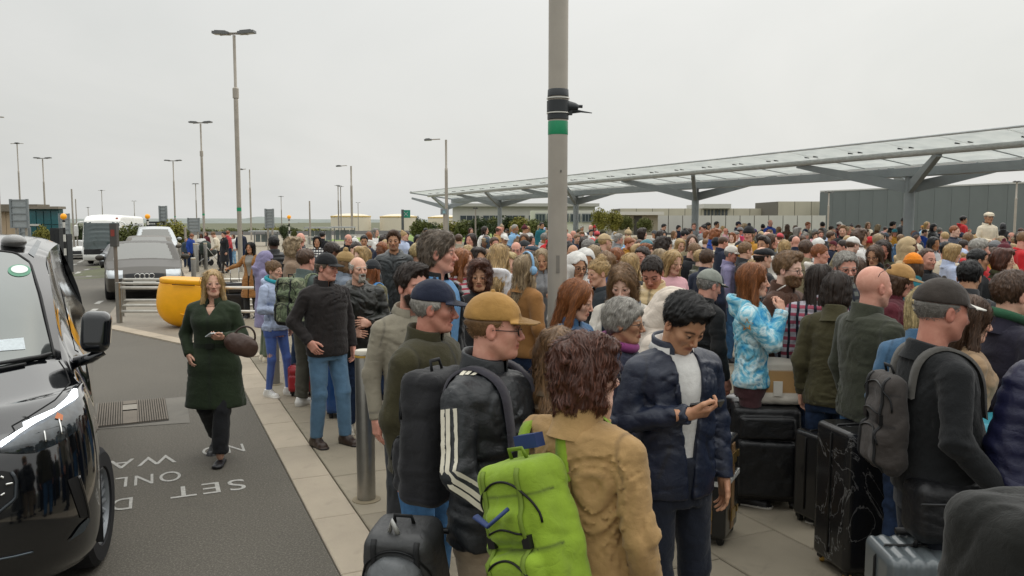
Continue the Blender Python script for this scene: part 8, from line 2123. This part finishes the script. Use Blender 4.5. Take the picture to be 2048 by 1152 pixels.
# ================================================================== LUGGAGE
GB = 'luggage standing among the waiting people'
def case_f(w, d, h, r, kind):
 def f(P):
  x, y, z = P.T
  dd = rbox(P, (0, 0, 0), (w/2, d/2, h/2), r)
  if kind == 'ribbed': dd = dd - .007*np.sin(z*2*math.pi/.062)*ss(0, .03, h/2 - np.abs(z))*.8
  if kind == 'ribx': dd = dd - .006*np.sin(x*2*math.pi/.055)*ss(0, .03, w/2 - np.abs(x))*.8
  if kind == 'soft':
   pk = rbox(P, (0, -d/2, -h*.14), (w*.42, .045, h*.30), .03); pk2 = rbox(P, (0, -d/2, h*.30), (w*.40, .035, h*.12), .025)
   dd = smin(smin(dd, pk, .015), pk2, .015) + .004*fbm(P*11, 3, 2)
  return dd
 return f
def suitcase(px, pyb, w, d, h, kind, col, label, D=None, rz=0.0, handle=.0, wheelcol='#1a1a1a', trim=None, rough=.35, r=.035, zipc=None, lod=0, name='suitcase', matk=None, band=None):
 x, y, _ = G(px, pyb) if D is None else (AT(px, 500, D)[0], D, 0)
 o = empty(name, (x, y, PAV), rz); tag(o, label, 'suitcase', GB)
 m = cloth(col, None, matk or 'nylon') if kind == 'soft' else simple('shell_' + col.strip('#'), hexc(col), rough, 0, coat=.5, bumps=.05)
 hw = .05
 V, Q_ = snet(case_f(w, d, h, r, kind), (-w/2 - .05, -d/2 - .09, -h/2 - .05), (w/2 + .05, d/2 + .05, h/2 + .05), .0085 if lod == 0 else .014)
 s_ = mkobj('shell', sdf_mesh('shell', [(V, Q_, 0)], [m], np.zeros((len(V), 4))), o, (0, 0, hw + h/2))
 for sx in (-1, 1):
  for sy in (-1, 1):
   b = MB(); b.lathe([(.010, -.014), (.024, -.012), (.026, 0), (.024, .012), (.010, .014)], 18, (0, 0, 0), axis='x'); wq = b.build('wheel', simple('castor_' + wheelcol, wheelcol, .35, .2), o, sharp=40); wq.location = (sx*(w/2 - .045), sy*(d/2 - .04), .026); wq.rotation_euler = (0, 0, .4*sx*sy)
   b = MB(); b.box((-.02, -.02, .03), (.02, .02, .07)); q = b.build('castor_fork', simple('castor_black', '#151516', .5), o, smooth=False); q.location = wq.location[0], wq.location[1], 0
 b = MB(); b.tube([(-.07, 0, hw + h), (-.06, 0, hw + h + .028), (.06, 0, hw + h + .028), (.07, 0, hw + h)], .011, 8); b.build('handle', simple('handle_black', '#131314', .5), o)
 if handle:
  for sx in (-1, 1): b = MB(); b.tube([(sx*.085, d/2 - .03, hw + h - .02), (sx*.085, d/2 - .03, hw + h + handle)], .008, 8); b.build('handle_tube', simple('tube_steel', '#a7a8a8', .25, .9), o)
  b = MB(); b.tube([(-.10, d/2 - .03, hw + h + handle), (.10, d/2 - .03, hw + h + handle)], .016, 10); b.build('grip', simple('handle_black', '#131314', .5), o)
 b = MB(); e = .004; zz = [(-w/2 - e, 0, hw + .03 + r), (-w/2 - e, 0, hw + h - r - .01), (-w/2 + r, 0, hw + h + e), (w/2 - r, 0, hw + h + e), (w/2 + e, 0, hw + h - r - .01), (w/2 + e, 0, hw + .03 + r)]
 b.tube(zz, .006, 6); b.build('zip', simple('zip_' + (zipc or 'dark'), zipc or '#0d0d0e', .5), o)
 if trim:
  for sx in (-1, 1):
   b = MB(); b.box((sx*(w/2 + .001) - .004, -.028, hw + .03), (sx*(w/2 + .001) + .004, .028, hw + h - .03)); b.build('trim', simple('trim_' + trim, trim, .5), o, smooth=False)
   for zc_ in (.25, .80):
    b = MB(); b.box((sx*(w/2 + .007) - .006, -.03, hw + h*zc_ - .03), (sx*(w/2 + .007) + .006, .03, hw + h*zc_ + .03)); b.build('latch', simple('latch_gold', '#b79a62', .3, .8), o, smooth=False)
  b = MB(); b.box((-.035, -d/2 - .006, hw + .03), (.035, -d/2 + .004, hw + h - .03)); b.build('trim', simple('trim_' + trim, trim, .5), o, smooth=False)
  for zc_ in (.2, .8):
   b = MB(); b.box((-.045, -d/2 - .014, hw + h*zc_ - .035), (.045, -d/2 - .006, hw + h*zc_ + .035)); b.build('latch', simple('latch_gold', '#b79a62', .3, .8), o, smooth=False)
   b = MB(); b.box((w/2 - .07, -d/2 - .012, hw + h*zc_ - .02), (w/2 - .035, -d/2 - .002, hw + h*zc_ + .02)); b.build('latch', simple('latch_gold', '#b79a62', .3, .8), o, smooth=False)
 if band:
  bc_, zc_, bw = band; b = MB(); b.box((-w/2 - .006, -d/2 - .007, hw + h*zc_ - bw/2), (w/2 + .006, d/2 + .006, hw + h*zc_ + bw/2)); b.build('strap', simple('band_' + bc_, bc_, .6), o, smooth=False)
 return o
def blob(name, fn, lo, hi, h, mat, loc, label, cat, rz=0.0, group=GB, attr=None, parent=None, scale=None):
 V, Q_ = snet(fn, lo, hi, h); o = mkobj(name, sdf_mesh(name, [(V, Q_, 0)], [mat], np.zeros((len(V), 4))), parent, loc, (0, 0, rz), scale)
 if parent is None: tag(o, label, cat, group)
 return o
trunk = suitcase(1427, 1076, .34, .22, .60, 'hard', '#17181a', 'narrow black hard case with tan trim and gold latches beside the phone reader', rz=R(62), trim='#8a6b4a', handle=.0, band=('#c4c4c0', .58, .03), r=.02)
soft = suitcase(1522, 1005, .46, .34, .66, 'soft', '#131417', 'big black soft suitcase with a beige tote bag on top', rz=R(-8), handle=.12)
small = suitcase(1648, 1046, .36, .24, .58, 'hard', '#141416', 'small black suitcase with a yellow ribbon on its handle', rz=R(24), handle=.10)
marble = suitcase(1733, 1140, .50, .34, .80, 'hard', '#0d0e0f', 'large black marbled hard suitcase on gold wheels with an orange strap', rz=R(10), wheelcol='#a8843a', rough=.18)
mm, t, bb = newmat('marble_shell'); v = coords(t)
rn_ = noise(t, 1.9, 5, .6, v, 2.2)
m1 = nn(t, "ShaderNodeMath", operation='SUBTRACT'); t.links.new(rn_, m1.inputs[0]); m1.inputs[1].default_value = .5
m2 = nn(t, "ShaderNodeMath", operation='ABSOLUTE'); t.links.new(m1.outputs[0], m2.inputs[0])
t.links.new(ramp(t, m2.outputs[0], [(.0, (.16, .16, .16, 1)), (.012, (.012, .012, .013, 1))]), bb.inputs["Base Color"]); bb.inputs["Roughness"].default_value = .22
[c for c in marble.children if c.name.startswith('shell')][0].data.materials[0] = mm
b = MB(); cols_ = [('#e8641c', .86, .99), ('#d9a63a', .74, .86), ('#d5d2cc', .66, .73), ('#b5262b', .56, .66), ('#c23a22', .30, .55), ('#9c2226', .05, .29)]
for c_, a_, d_ in cols_:
 b = MB(); b.box((.175, -.182, .05 + .80*a_), (.232, -.172, .05 + .80*d_)); b.build('strap', simple('strap' + c_, c_, .6), marble, smooth=False)
b = MB(); b.tube([(.21, -.17, .85), (.20, -.12, .87), (.16, -.02, .90), (.06, -.03, .885), (.0, -.05, .93), (-.05, -.03, .90)], [.02, .02, .022, .018, .02, .014], 8, flat=.5); b.build('ribbon', simple('ribbon_orange', '#ef6a17', .6), marble)
b = MB(); b.tube([(-.10, -.10, .66), (-.15, -.13, .64), (-.16, -.145, .52), (-.14, -.14, .42), (-.16, -.145, .36)], [.018, .024, .026, .020, .010], 8, flat=.5); b.tube([(-.11, -.10, .66), (-.06, -.11, .70), (-.03, -.11, .66)], .016, 8, flat=.5)
b.build('ribbon', simple('ribbon_yellow', '#cfc32c', .6), small)
b = MB(); b.box((-.02, -.128, .55), (.05, -.122, .60)); b.build('luggage_tag', simple('tag_white', '#d8d6d0', .5), small, smooth=False)
b = MB(); b.tube([(.02, -.1, .67), (.08, -.1, .675), (.12, -.08, .66)], .012, 6, flat=.5); b.build('luggage_tag', simple('ribbon_orange', '#ef6a17', .6), small)
def totef(P):
 x, y, z = P.T
 ta = .5 - z/.34; d = rbox(P, (0, 0, 0), (.16 + .035, .10, .165), .055) + .11*np.clip(1 - ta, 0, 1)*np.clip(np.abs(y)/.08, 0, 1) + .02*np.clip(-z/.1, 0, 1)*0 - .02*np.clip(ta - .5, 0, 1)
 return d + foldn(P, 3, .012, (8, 8, 9))
mt, t, bb = newmat('tote_canvas'); v = coords(t); sz = nn(t, "ShaderNodeSeparateXYZ"); t.links.new(v, sz.inputs[0])
c1_ = ramp(t, sz.outputs[2], [(.0, lin('#d8d3c8')), (.001, lin('#d8d3c8'))]);
mr_ = nn(t, "ShaderNodeMapRange"); mr_.inputs[1].default_value = -.17; mr_.inputs[2].default_value = .17; t.links.new(sz.outputs[2], mr_.inputs[0])
base = ramp(t, mr_.outputs[0], [(0, lin('#d6d0c4')), (.24, lin('#d6d0c4')), (.26, lin('#b08a58')), (.68, lin('#b89362')), (.72, lin('#dcd6ca')), (1, lin('#dcd6ca'))]); t.links.new(base, bb.inputs["Base Color"]); bb.inputs["Roughness"].default_value = .8; bump(t, bb, noise(t, 60, 4, .6, v), .3, .005)
x, y, z = AT(1548, 826, soft.location[1])
tote = blob('tote_bag', totef, (-.28, -.18, -.24), (.28, .18, .24), .0085, mt, (x, y, .05 + .66 + .178 + PAV), 'white and tan canvas tote bag lying on the big black soft suitcase', 'tote bag', R(-6))
b = MB(); b.box((-.03, -.105, -.10), (.03, -.092, .0)); b.build('patch', simple('patch_white', '#e0dcd2', .6), tote, smooth=False)
for sx in (-1, 1): b = MB(); b.tube([(-.10, sx*.05, .15), (-.14, sx*.05, .21), (-.20, sx*.06, .16), (-.24, sx*.07, .02), (-.22, sx*.06, -.05)], .009, 6); b.build('handle', simple('patch_white', '#e0dcd2', .6), tote)
x, y, z = AT(1592, 690, 5.3)
hid = suitcase(1605, 900, .42, .28, .92, 'soft', '#1c1c20', 'tall black bag stack under the purple neck pillow', D=6.7, rz=R(10), lod=1)
blob('neck_pillow', lambda P: smax(np.sqrt((np.sqrt(P[:, 0]**2 + P[:, 1]**2) - .105)**2 + P[:, 2]**2) - .052, -ell(P, (-.14, 0, 0), (.06, .04, .1)), .02) + .004*fbm(P*12, 2, 2), (-.2, -.2, -.08), (.2, .2, .08), .010, cloth('#51409a', None, 'wool'), (AT(1597, 690, 6.7)[0], 6.7, .97 + .052 + PAV), 'purple horseshoe neck pillow on top of the luggage', 'neck pillow', R(70))
silver = suitcase(1892, 1300, .44, .28, .64, 'ribx', '#666d70', 'silver grey ribbed suitcase under the black laptop bag', D=3.12, rz=R(-4), handle=.02, rough=.3)
def bagf(w, d, h, s_=1, am=.008): return lambda P: rbox(P, (0, 0, 0), (w/2, d/2, h/2), min(w, d, h)*.3) + foldn(P, s_, am, (8, 8, 9)) + .03*np.maximum(P[:, 2], 0)
x, y, z = AT(1925, 950, 3.1)
lap = blob('laptop_bag', bagf(.40, .20, .26, 4), (-.27, -.18, -.2), (.27, .18, .2), .0085, cloth('#141518', None, 'nylon'), (x, 3.12, .05 + .64 + .16 + PAV), 'black laptop bag strapped on the silver ribbed suitcase', 'bag', R(-4))
b = MB(); b.tube([(-.09, 0, .12), (-.08, 0, .17), (.08, 0, .17), (.09, 0, .12)], .012, 8); b.build('handle', simple('handle_black', '#131314', .5), lap)
b = MB(); b.tube([(-.19, -.105, .05), (0, -.112, .055), (.19, -.105, .05)], .005, 6); b.build('zip', simple('zip_grey', '#3c3d3f', .4, .5), lap)
x, y, z = AT(2005, 865, 4.3)
under = suitcase(2012, 1100, .48, .32, .78, 'hard', '#3a3c40', 'dark grey suitcase holding up the turquoise bag', D=3.72, lod=1)
teal = blob('holdall', bagf(.56, .30, .24, 6, .012), (-.36, -.22, -.18), (.36, .22, .18), .011, cloth('#23889a', '#b8503a', 'nylon'), (under.location[0], 3.72, .05 + .78 + .135 + PAV), 'turquoise holdall with orange piping beside the brown-capped man', 'bag', R(8))
for sx in (-1, 1): b = MB(); b.tube([(sx*.12, -.155, -.10), (sx*.12, -.158, .06), (sx*.08, -.10, .15), (-sx*.0, -.06, .19)], .010, 6, flat=.6); b.build('strap', simple('piping_orange', '#b4492f', .6), teal)
x, y, z = AT(2020, 1000, 2.05)
dark = blob('holdall', bagf(.50, .34, .46, 9, .016), (-.42, -.28, -.28), (.42, .28, .28), .010, cloth('#131411', None, 'plain'), (AT(2105, 1000, 2.05)[0], 2.05, 1.08), 'big dark holdall piled on a trolley at the lower corner', 'bag', R(14))
trb_ = suitcase(2100, 1400, .52, .34, .74, 'hard', '#202123', 'black case under the dark holdall at the lower corner', D=2.08, lod=1)
x, y, z = AT(812, 1075, 2.72)
gp = mkobj('backpack', pack_mesh(5, 0, .145, .11, .25), mats=[cloth('#3a3b3c', '#6e6f70', 'nylon')]); gp.location = (x, 2.72, .72); gp.rotation_euler = (0, R(-6), R(80)); tag(gp, 'grey and black rucksack on the small trolley behind the tan-capped man', 'backpack', GB)
V, Q_ = snet(lambda P: ell(P, (0, 0, 0), (.075, .10, .085)) + .006*fbm(P*20, 3, 2), (-.12, -.15, -.13), (.12, .15, .13), .009)
mkobj('pocket', sdf_mesh('pocket', [(V, Q_, 0)], [cloth('#5e6163', None, 'nylon')], np.zeros((len(V), 4))), gp, (-.115, 0, .10))
V, Q_ = snet(lambda P: rbox(P, (0, 0, 0), (.05, .105, .12), .04) + .006*fbm(P*20, 5, 2), (-.12, -.15, -.16), (.12, .15, .16), .009)
mkobj('pocket', sdf_mesh('pocket', [(V, Q_, 0)], [cloth('#4a4b4c', None, 'nylon')], np.zeros((len(V), 4))), gp, (-.13, 0, -.13))
for k in range(4):
 b = MB(); b.tube([(-.185, -.09 + .06*k, -.02), (-.190, -.06 + .04*k, -.12), (-.185, .08 - .05*k, -.22)], .0035, 5); b.build('cord', simple('cord_white', '#b9b9b4', .6), gp)
b = MB(); b.tube([(-.06, 0, .24), (-.08, .015, .30), (-.06, .03, .25)], .009, 6); b.build('loop', simple('loop_pale', '#c7c7c4', .5), gp)
tro = empty('luggage_trolley', (x + .12, 2.72, 0), R(0)); tag(tro, 'small black luggage trolley frame holding the grey rucksack', 'trolley', GB)
for q in ((.14, .62), (.14, .0)): pass
b = MB(); b.tube([(-.22, .10, .10), (-.22, .10, .86), (-.18, .10, .89), (.14, .10, .89), (.19, .10, .86), (.20, .10, .10)], .012, 10, closed=False); b.build('frame', simple('trolley_black', '#141516', .35, .3), tro)
b = MB(); b.box((-.24, -.18, .40), (.22, .14, .42)); b.build('shelf', simple('trolley_black', '#141516', .35, .3), tro, smooth=False)
b = MB(); b.tube([(-.2, -.16, .12), (-.2, -.16, .40)], .012, 8); b.tube([(.18, -.16, .12), (.18, -.16, .40)], .012, 8); b.build('leg', simple('trolley_black', '#141516', .35, .3), tro)
for sx in (-.22, .20):
 for sy in (-.15, .1): b = MB(); b.lathe([(.01, -.015), (.055, -.014), (.06, 0), (.055, .014), (.01, .015)], 18, axis='x'); w_q = b.build('wheel', M_TYRE, tro, sharp=40); w_q.location = (sx, sy, .061)
tanpack = backpack(p_tan, '#1f1f22', '#2b2b30', label='big dark grey backpack worn by the man in the tan cap', w=.155, d=.095, h=.265, lod=0, seed=9, z=1.19, x=-.255, wide=1.24, kind='plain', strap='#3a3840')
lime = backpack(p_lime, '#86a32a', '#1f3566', label='lime green rucksack with navy trim on the woman in beige', w=.155, d=.10, h=.27, lod=0, seed=12, z=1.12, x=-.245, wide=1.2, strap='#7f9a28', sex='f', kind='plain', web='#6b8222')
lime.matrix_world = lime.matrix_world @ Matrix.Rotation(R(-17), 4, 'X')
b = MB(); b.tube([(-.13, -.19, -.12), (-.19, -.13, -.08), (-.225, -.03, -.10), (-.22, .06, -.19)], .011, 8, flat=.5); b.tube([(-.11, -.19, -.18), (-.18, -.13, -.20), (-.21, -.06, -.24)], .008, 8, flat=.5); b.tube([(-.14, -.06, .14), (-.18, .0, .10), (-.17, .06, .13)], .013, 8, flat=.5); b.build('piping', simple('navy_tape', '#1f3566', .6), lime)
b = MB(); b.box((.05, -.05, .29), (.09, .05, .335)); b.build('loop', simple('navy_tape', '#1f3566', .6), lime, smooth=False)
oliv = backpack(p_brown, '#3f3a37', None, label='grey-brown rucksack on the back of the brown-capped man', w=.14, d=.055, h=.21, lod=0, seed=14, z=1.17, x=-.19, wide=1.12, strap='#55534f', kind='plain')
wb = backpack([q['o'] for q in PEOPLE if q['label'].startswith('woman with wavy fair hair')][0], '#26313f', None, label='dark blue rucksack straps on the woman in the cream jumper', lod=1, seed=3, sex='f')
pl_ = [arm_pts('hold', sd, 'm', 1.24) for sd in (1, -1)]
dgx = bpy.context.evaluated_depsgraph_get()
jk = [c for c in p_tan.children if c.name.startswith('jacket')][0]
jv = np.zeros(len(jk.data.vertices)*3); jk.data.vertices.foreach_get('co', jv); jbv = BVHTree.FromPolygons([tuple(q) for q in jv.reshape(-1, 3)], [tuple(p.vertices) for p in jk.data.polygons])
def sleeve_strip(side, off, t0, t1, wd=.009, name='stripe'):
 S_, E_, W_, *_ = pl_[0 if side > 0 else 1]; pts = []
 k = 1 if side > 0 else -1
 for t_ in np.linspace(t0, t1, 26):
  c = S_ + (E_ - S_)*t_ if t_ <= 1 else E_ + (W_ - E_)*(t_ - 1)
  ax = (E_ - S_) if t_ <= 1 else (W_ - E_); ax = ax/np.linalg.norm(ax)
  outw = np.array((-.15, k*1.0, .25)); outw -= ax*(outw @ ax); outw /= np.linalg.norm(outw); sd_ = np.cross(ax, outw)
  o_ = c + sd_*off + outw*.22; h_ = jbv.ray_cast(Vector(o_), Vector(-outw), .3)
  if h_[0] is None: continue
  pts.append((np.array(h_[0]) + outw*.0025, sd_))
 if len(pts) < 3: return
 b = MB(); v = []
 for p_, sd_ in pts: v += [p_ - sd_*wd, p_ + sd_*wd]
 b.add(v, [(2*i, 2*i + 1, 2*i + 3, 2*i + 2) for i in range(len(pts) - 1)]); b.build(name, simple('stripe_cream', '#d6d0bd', .6), p_tan)
for side in (1, -1):
 for o_ in (-.030, -.004, .022): sleeve_strip(side, o_, .12, 1.62, .0095)
for side in (1, -1):
 for o_ in (-.022, .0, .022):
  v = []
  for t_ in np.linspace(.095, .150, 5):
   h_ = jbv.ray_cast(Vector((-.02 + o_, side*t_, 1.75)), Vector((0, 0, -1)), .5)
   if h_[0] is not None: v.append(np.array(h_[0]) + (0, 0, .003))
  if len(v) > 2:
   b = MB(); vv = []
   for q in v: vv += [q - (.008, 0, 0), q + (.008, 0, 0)]
   b.add(vv, [(2*i, 2*i + 1, 2*i + 3, 2*i + 2) for i in range(len(v) - 1)]); b.build('stripe', simple('stripe_cream', '#d6d0bd', .6), p_tan)
x, y, z = AT(484, 690, 6.35)
hb = blob('handbag', lambda P: smax(ell(P, (0, 0, 0), (.17, .075, .12)), -P[:, 2] - .10, .02) + .006*fbm(P*14, 3, 2), (-.22, -.12, -.16), (.22, .12, .16), .009, cloth('#4a352c', '#2e211b', 'leather'), (x, 6.33, z), 'brown patterned leather handbag hanging from the arm of the woman in green', 'handbag', R(12), group='bags carried by people')
hb.rotation_euler = (0, R(24), R(12)); hb.scale = (.82, .8, .8)
b = MB(); th = np.linspace(0, math.pi, 16); b.tube(np.stack([.10*np.cos(th), 0*th, .07 + .13*np.sin(th)], 1), .010, 8); b.build('handle', cloth('#3a2a23', None, 'leather'), hb)
Mg = Matrix.Translation(p_green.location) @ p_green.rotation_euler.to_matrix().to_4x4()
cv_ = [c for c in p_green.children if c.name.startswith('coat')][0]
gvv = np.zeros(len(cv_.data.vertices)*3); cv_.data.vertices.foreach_get('co', gvv); gb = BVHTree.FromPolygons([tuple(q) for q in gvv.reshape(-1, 3)], [tuple(p.vertices) for p in cv_.data.polygons])
b = MB(); ring_ = []
for a_ in np.linspace(0, 2*math.pi, 49)[:-1]:
 d_ = Vector((math.cos(a_), math.sin(a_), 0)); h_ = gb.ray_cast(Vector((0, 0, 1.075)) + d_*.16*0 + Vector((0, 0, 0)), d_, .26)
 r__ = .17 if h_[0] is None else min(.19, (h_[0] - Vector((0, 0, 1.075))).length)
 ring_.append((math.cos(a_)*(r__ + .004), math.sin(a_)*(r__ + .004)))
v = [];
for x_, y_ in ring_: v += [(x_, y_, 1.055), (x_, y_, 1.095)]
b.add(v, [(2*i, (2*i + 2) % 96, (2*i + 3) % 96, 2*i + 1) for i in range(48)]); b.build('belt', cloth('#1a2415'), p_green)
b = MB(); b.box((ring_[0][0], -.035, 1.05), (ring_[0][0] + .010, .035, 1.10)); b.build('buckle', cloth('#11170e', None, 'leather'), p_green, smooth=False)
st = [c for c in p_dye.children if c.name.startswith('hoodie')][0]
suitcase(690, 832, .40, .28, .62, 'hard', '#1d4e8c', 'bright blue hard suitcase behind the man in blue jeans', lod=1, rz=R(20))
suitcase(606, 792, .30, .2, .30, 'soft', '#a3202a', 'small red bag on the ground behind the blue jeans man', lod=1)
suitcase(1490, 935, .36, .24, .55, 'hard', '#3b3c3e', 'charcoal case at the feet of the smoking woman', lod=1, rz=R(40))
suitcase(1560, 880, .42, .28, .66, 'soft', '#26272b', 'black soft suitcase behind the tote bag case', D=6.9, lod=1)
suitcase(467, 598, .44, .30, .66, 'soft', '#1b1c1f', 'black suitcase pulled by the woman in the camel coat', D=16.6, lod=1, handle=.34, rz=R(15))
x, y, _ = G(418, 533); pr = empty('pram', (x, y, PAV), R(60)); tag(pr, 'dark pram with a silver folding frame near the bollards', 'pram')
V, Q_ = snet(lambda P: smax(ell(P, (0, 0, .62), (.42, .24, .22)), -ell(P, (.1, 0, .86), (.36, .2, .22)), .03), (-.5, -.3, .3), (.5, .3, .95), .025); mkobj('seat', sdf_mesh('seat', [(V, Q_, 0)], [cloth('#2c332f')], np.zeros((len(V), 4))), pr)
V, Q_ = snet(lambda P: smax(ell(P, (-.16, 0, .82), (.28, .25, .30)), P[:, 0] + .02 - .3*(P[:, 2] - .8), .03), (-.5, -.3, .4), (.3, .3, 1.2), .025); mkobj('hood', sdf_mesh('hood', [(V, Q_, 0)], [cloth('#34403a')], np.zeros((len(V), 4))), pr)
for s in (-1, 1):
 b = MB(); b.tube([(-.45, s*.25, 1.02), (.30, s*.25, .20)], .018, 6); b.tube([(.42, s*.25, .60), (-.35, s*.25, .16)], .018, 6); b.build('frame', simple('pram_silver', '#c9c9c7', .3, .6), pr)
 for q in (-.36, .34): b = MB(); b.lathe([(.02, -.02), (.13, -.02), (.145, 0), (.13, .02), (.02, .02)], 20, axis='y'); w_q = b.build('wheel', M_TYRE, pr, sharp=40); w_q.location = (q, s*.27, .146)
b = MB(); b.tube([(-.45, -.25, 1.02), (-.5, 0, 1.03), (-.45, .25, 1.02)], .02, 8); b.build('handle', M_BPL, pr)
S_, E_, W_, hd, bn, hk = arm_pts('mouth', -1, 'f', 1.0)
X_ = hd/np.linalg.norm(hd); tip = W_ + X_*.165
b = MB(); b.tube([tip + np.array((-.01, -.01, -.01)), tip + np.array((.05, -.03, .03))], .0045, 6); b.build('cigarette', simple('cig_white', '#dcd8d0', .6), p_dye)
def print_on(owner, nm_, px, py, pts, mat, name='print'):
 jk = [c for c in owner.children if c.name.split('.')[0] == nm_][0]; me = jk.data; co = np.zeros(len(me.vertices)*3); me.vertices.foreach_get('co', co)
 bv = BVHTree.FromPolygons([tuple(q) for q in co.reshape(-1, 3)], [tuple(p.vertices) for p in me.polygons])
 ml = np.array(jk.matrix_local); co = (co.reshape(-1, 3) @ ml[:3, :3].T + ml[:3, 3]).ravel(); bv = BVHTree.FromPolygons([tuple(q) for q in co.reshape(-1, 3)], [tuple(p.vertices) for p in me.polygons])
 Mo = (Matrix.Translation(owner.location) @ Matrix.Rotation(owner.rotation_euler[2], 4, 'Z') @ Matrix.Scale(owner.scale[0], 4)).inverted()
 o_ = Mo @ Vector((0, 0, CAMZ)); v = []
 for dx, dy in pts:
  d = (Mo.to_3x3() @ Vector(ray(px + dx, py + dy))).normalized(); h_ = bv.ray_cast(o_, d)
  if h_[0] is None: return None
  v.append(h_[0] - d*.004)
 c = sum(v, Vector())/len(v); n = len(v)
 b = MB(); b.add([c] + v, [(0, 1 + i, 1 + (i + 1) % n) for i in range(n)]); return b.build(name, mat, owner)
star = [((14 if i % 2 == 0 else 6)*math.sin(i*math.pi/5), -(14 if i % 2 == 0 else 6)*math.cos(i*math.pi/5)) for i in range(10)]
print_on(p_dye, 'hoodie', 1494, 650, star, simple('print_gold', '#d79a4a', .7), 'star')
blkf = [q['o'] for q in PEOPLE if abs(q['px'] - 1395) < 1 and abs(q['py'] - 487) < 1][0]
print_on(blkf, 'jacket', 1408, 529, [(-6, 2), (-5, -2), (0, -4), (5, -2), (6, 2)], simple('print_white', '#d6d5d0', .7), 'logo')
pack_trim(gp, .145, .11, .25)
mw_ = simple('print_white', '#d6d5d0', .7)
print_on(p_brown, 'cap', 1922, 566, [(-22, 0), (-14, -9), (0, -11), (16, -6), (26, 4), (16, 10), (0, 9), (-12, 8)], mw_)
print_on(p_tan, 'jacket', 1016, 808, [(-3, -26), (4, -26), (4, 24), (-3, 24)], simple('badge_grey', '#5f656a', .5), 'badge')
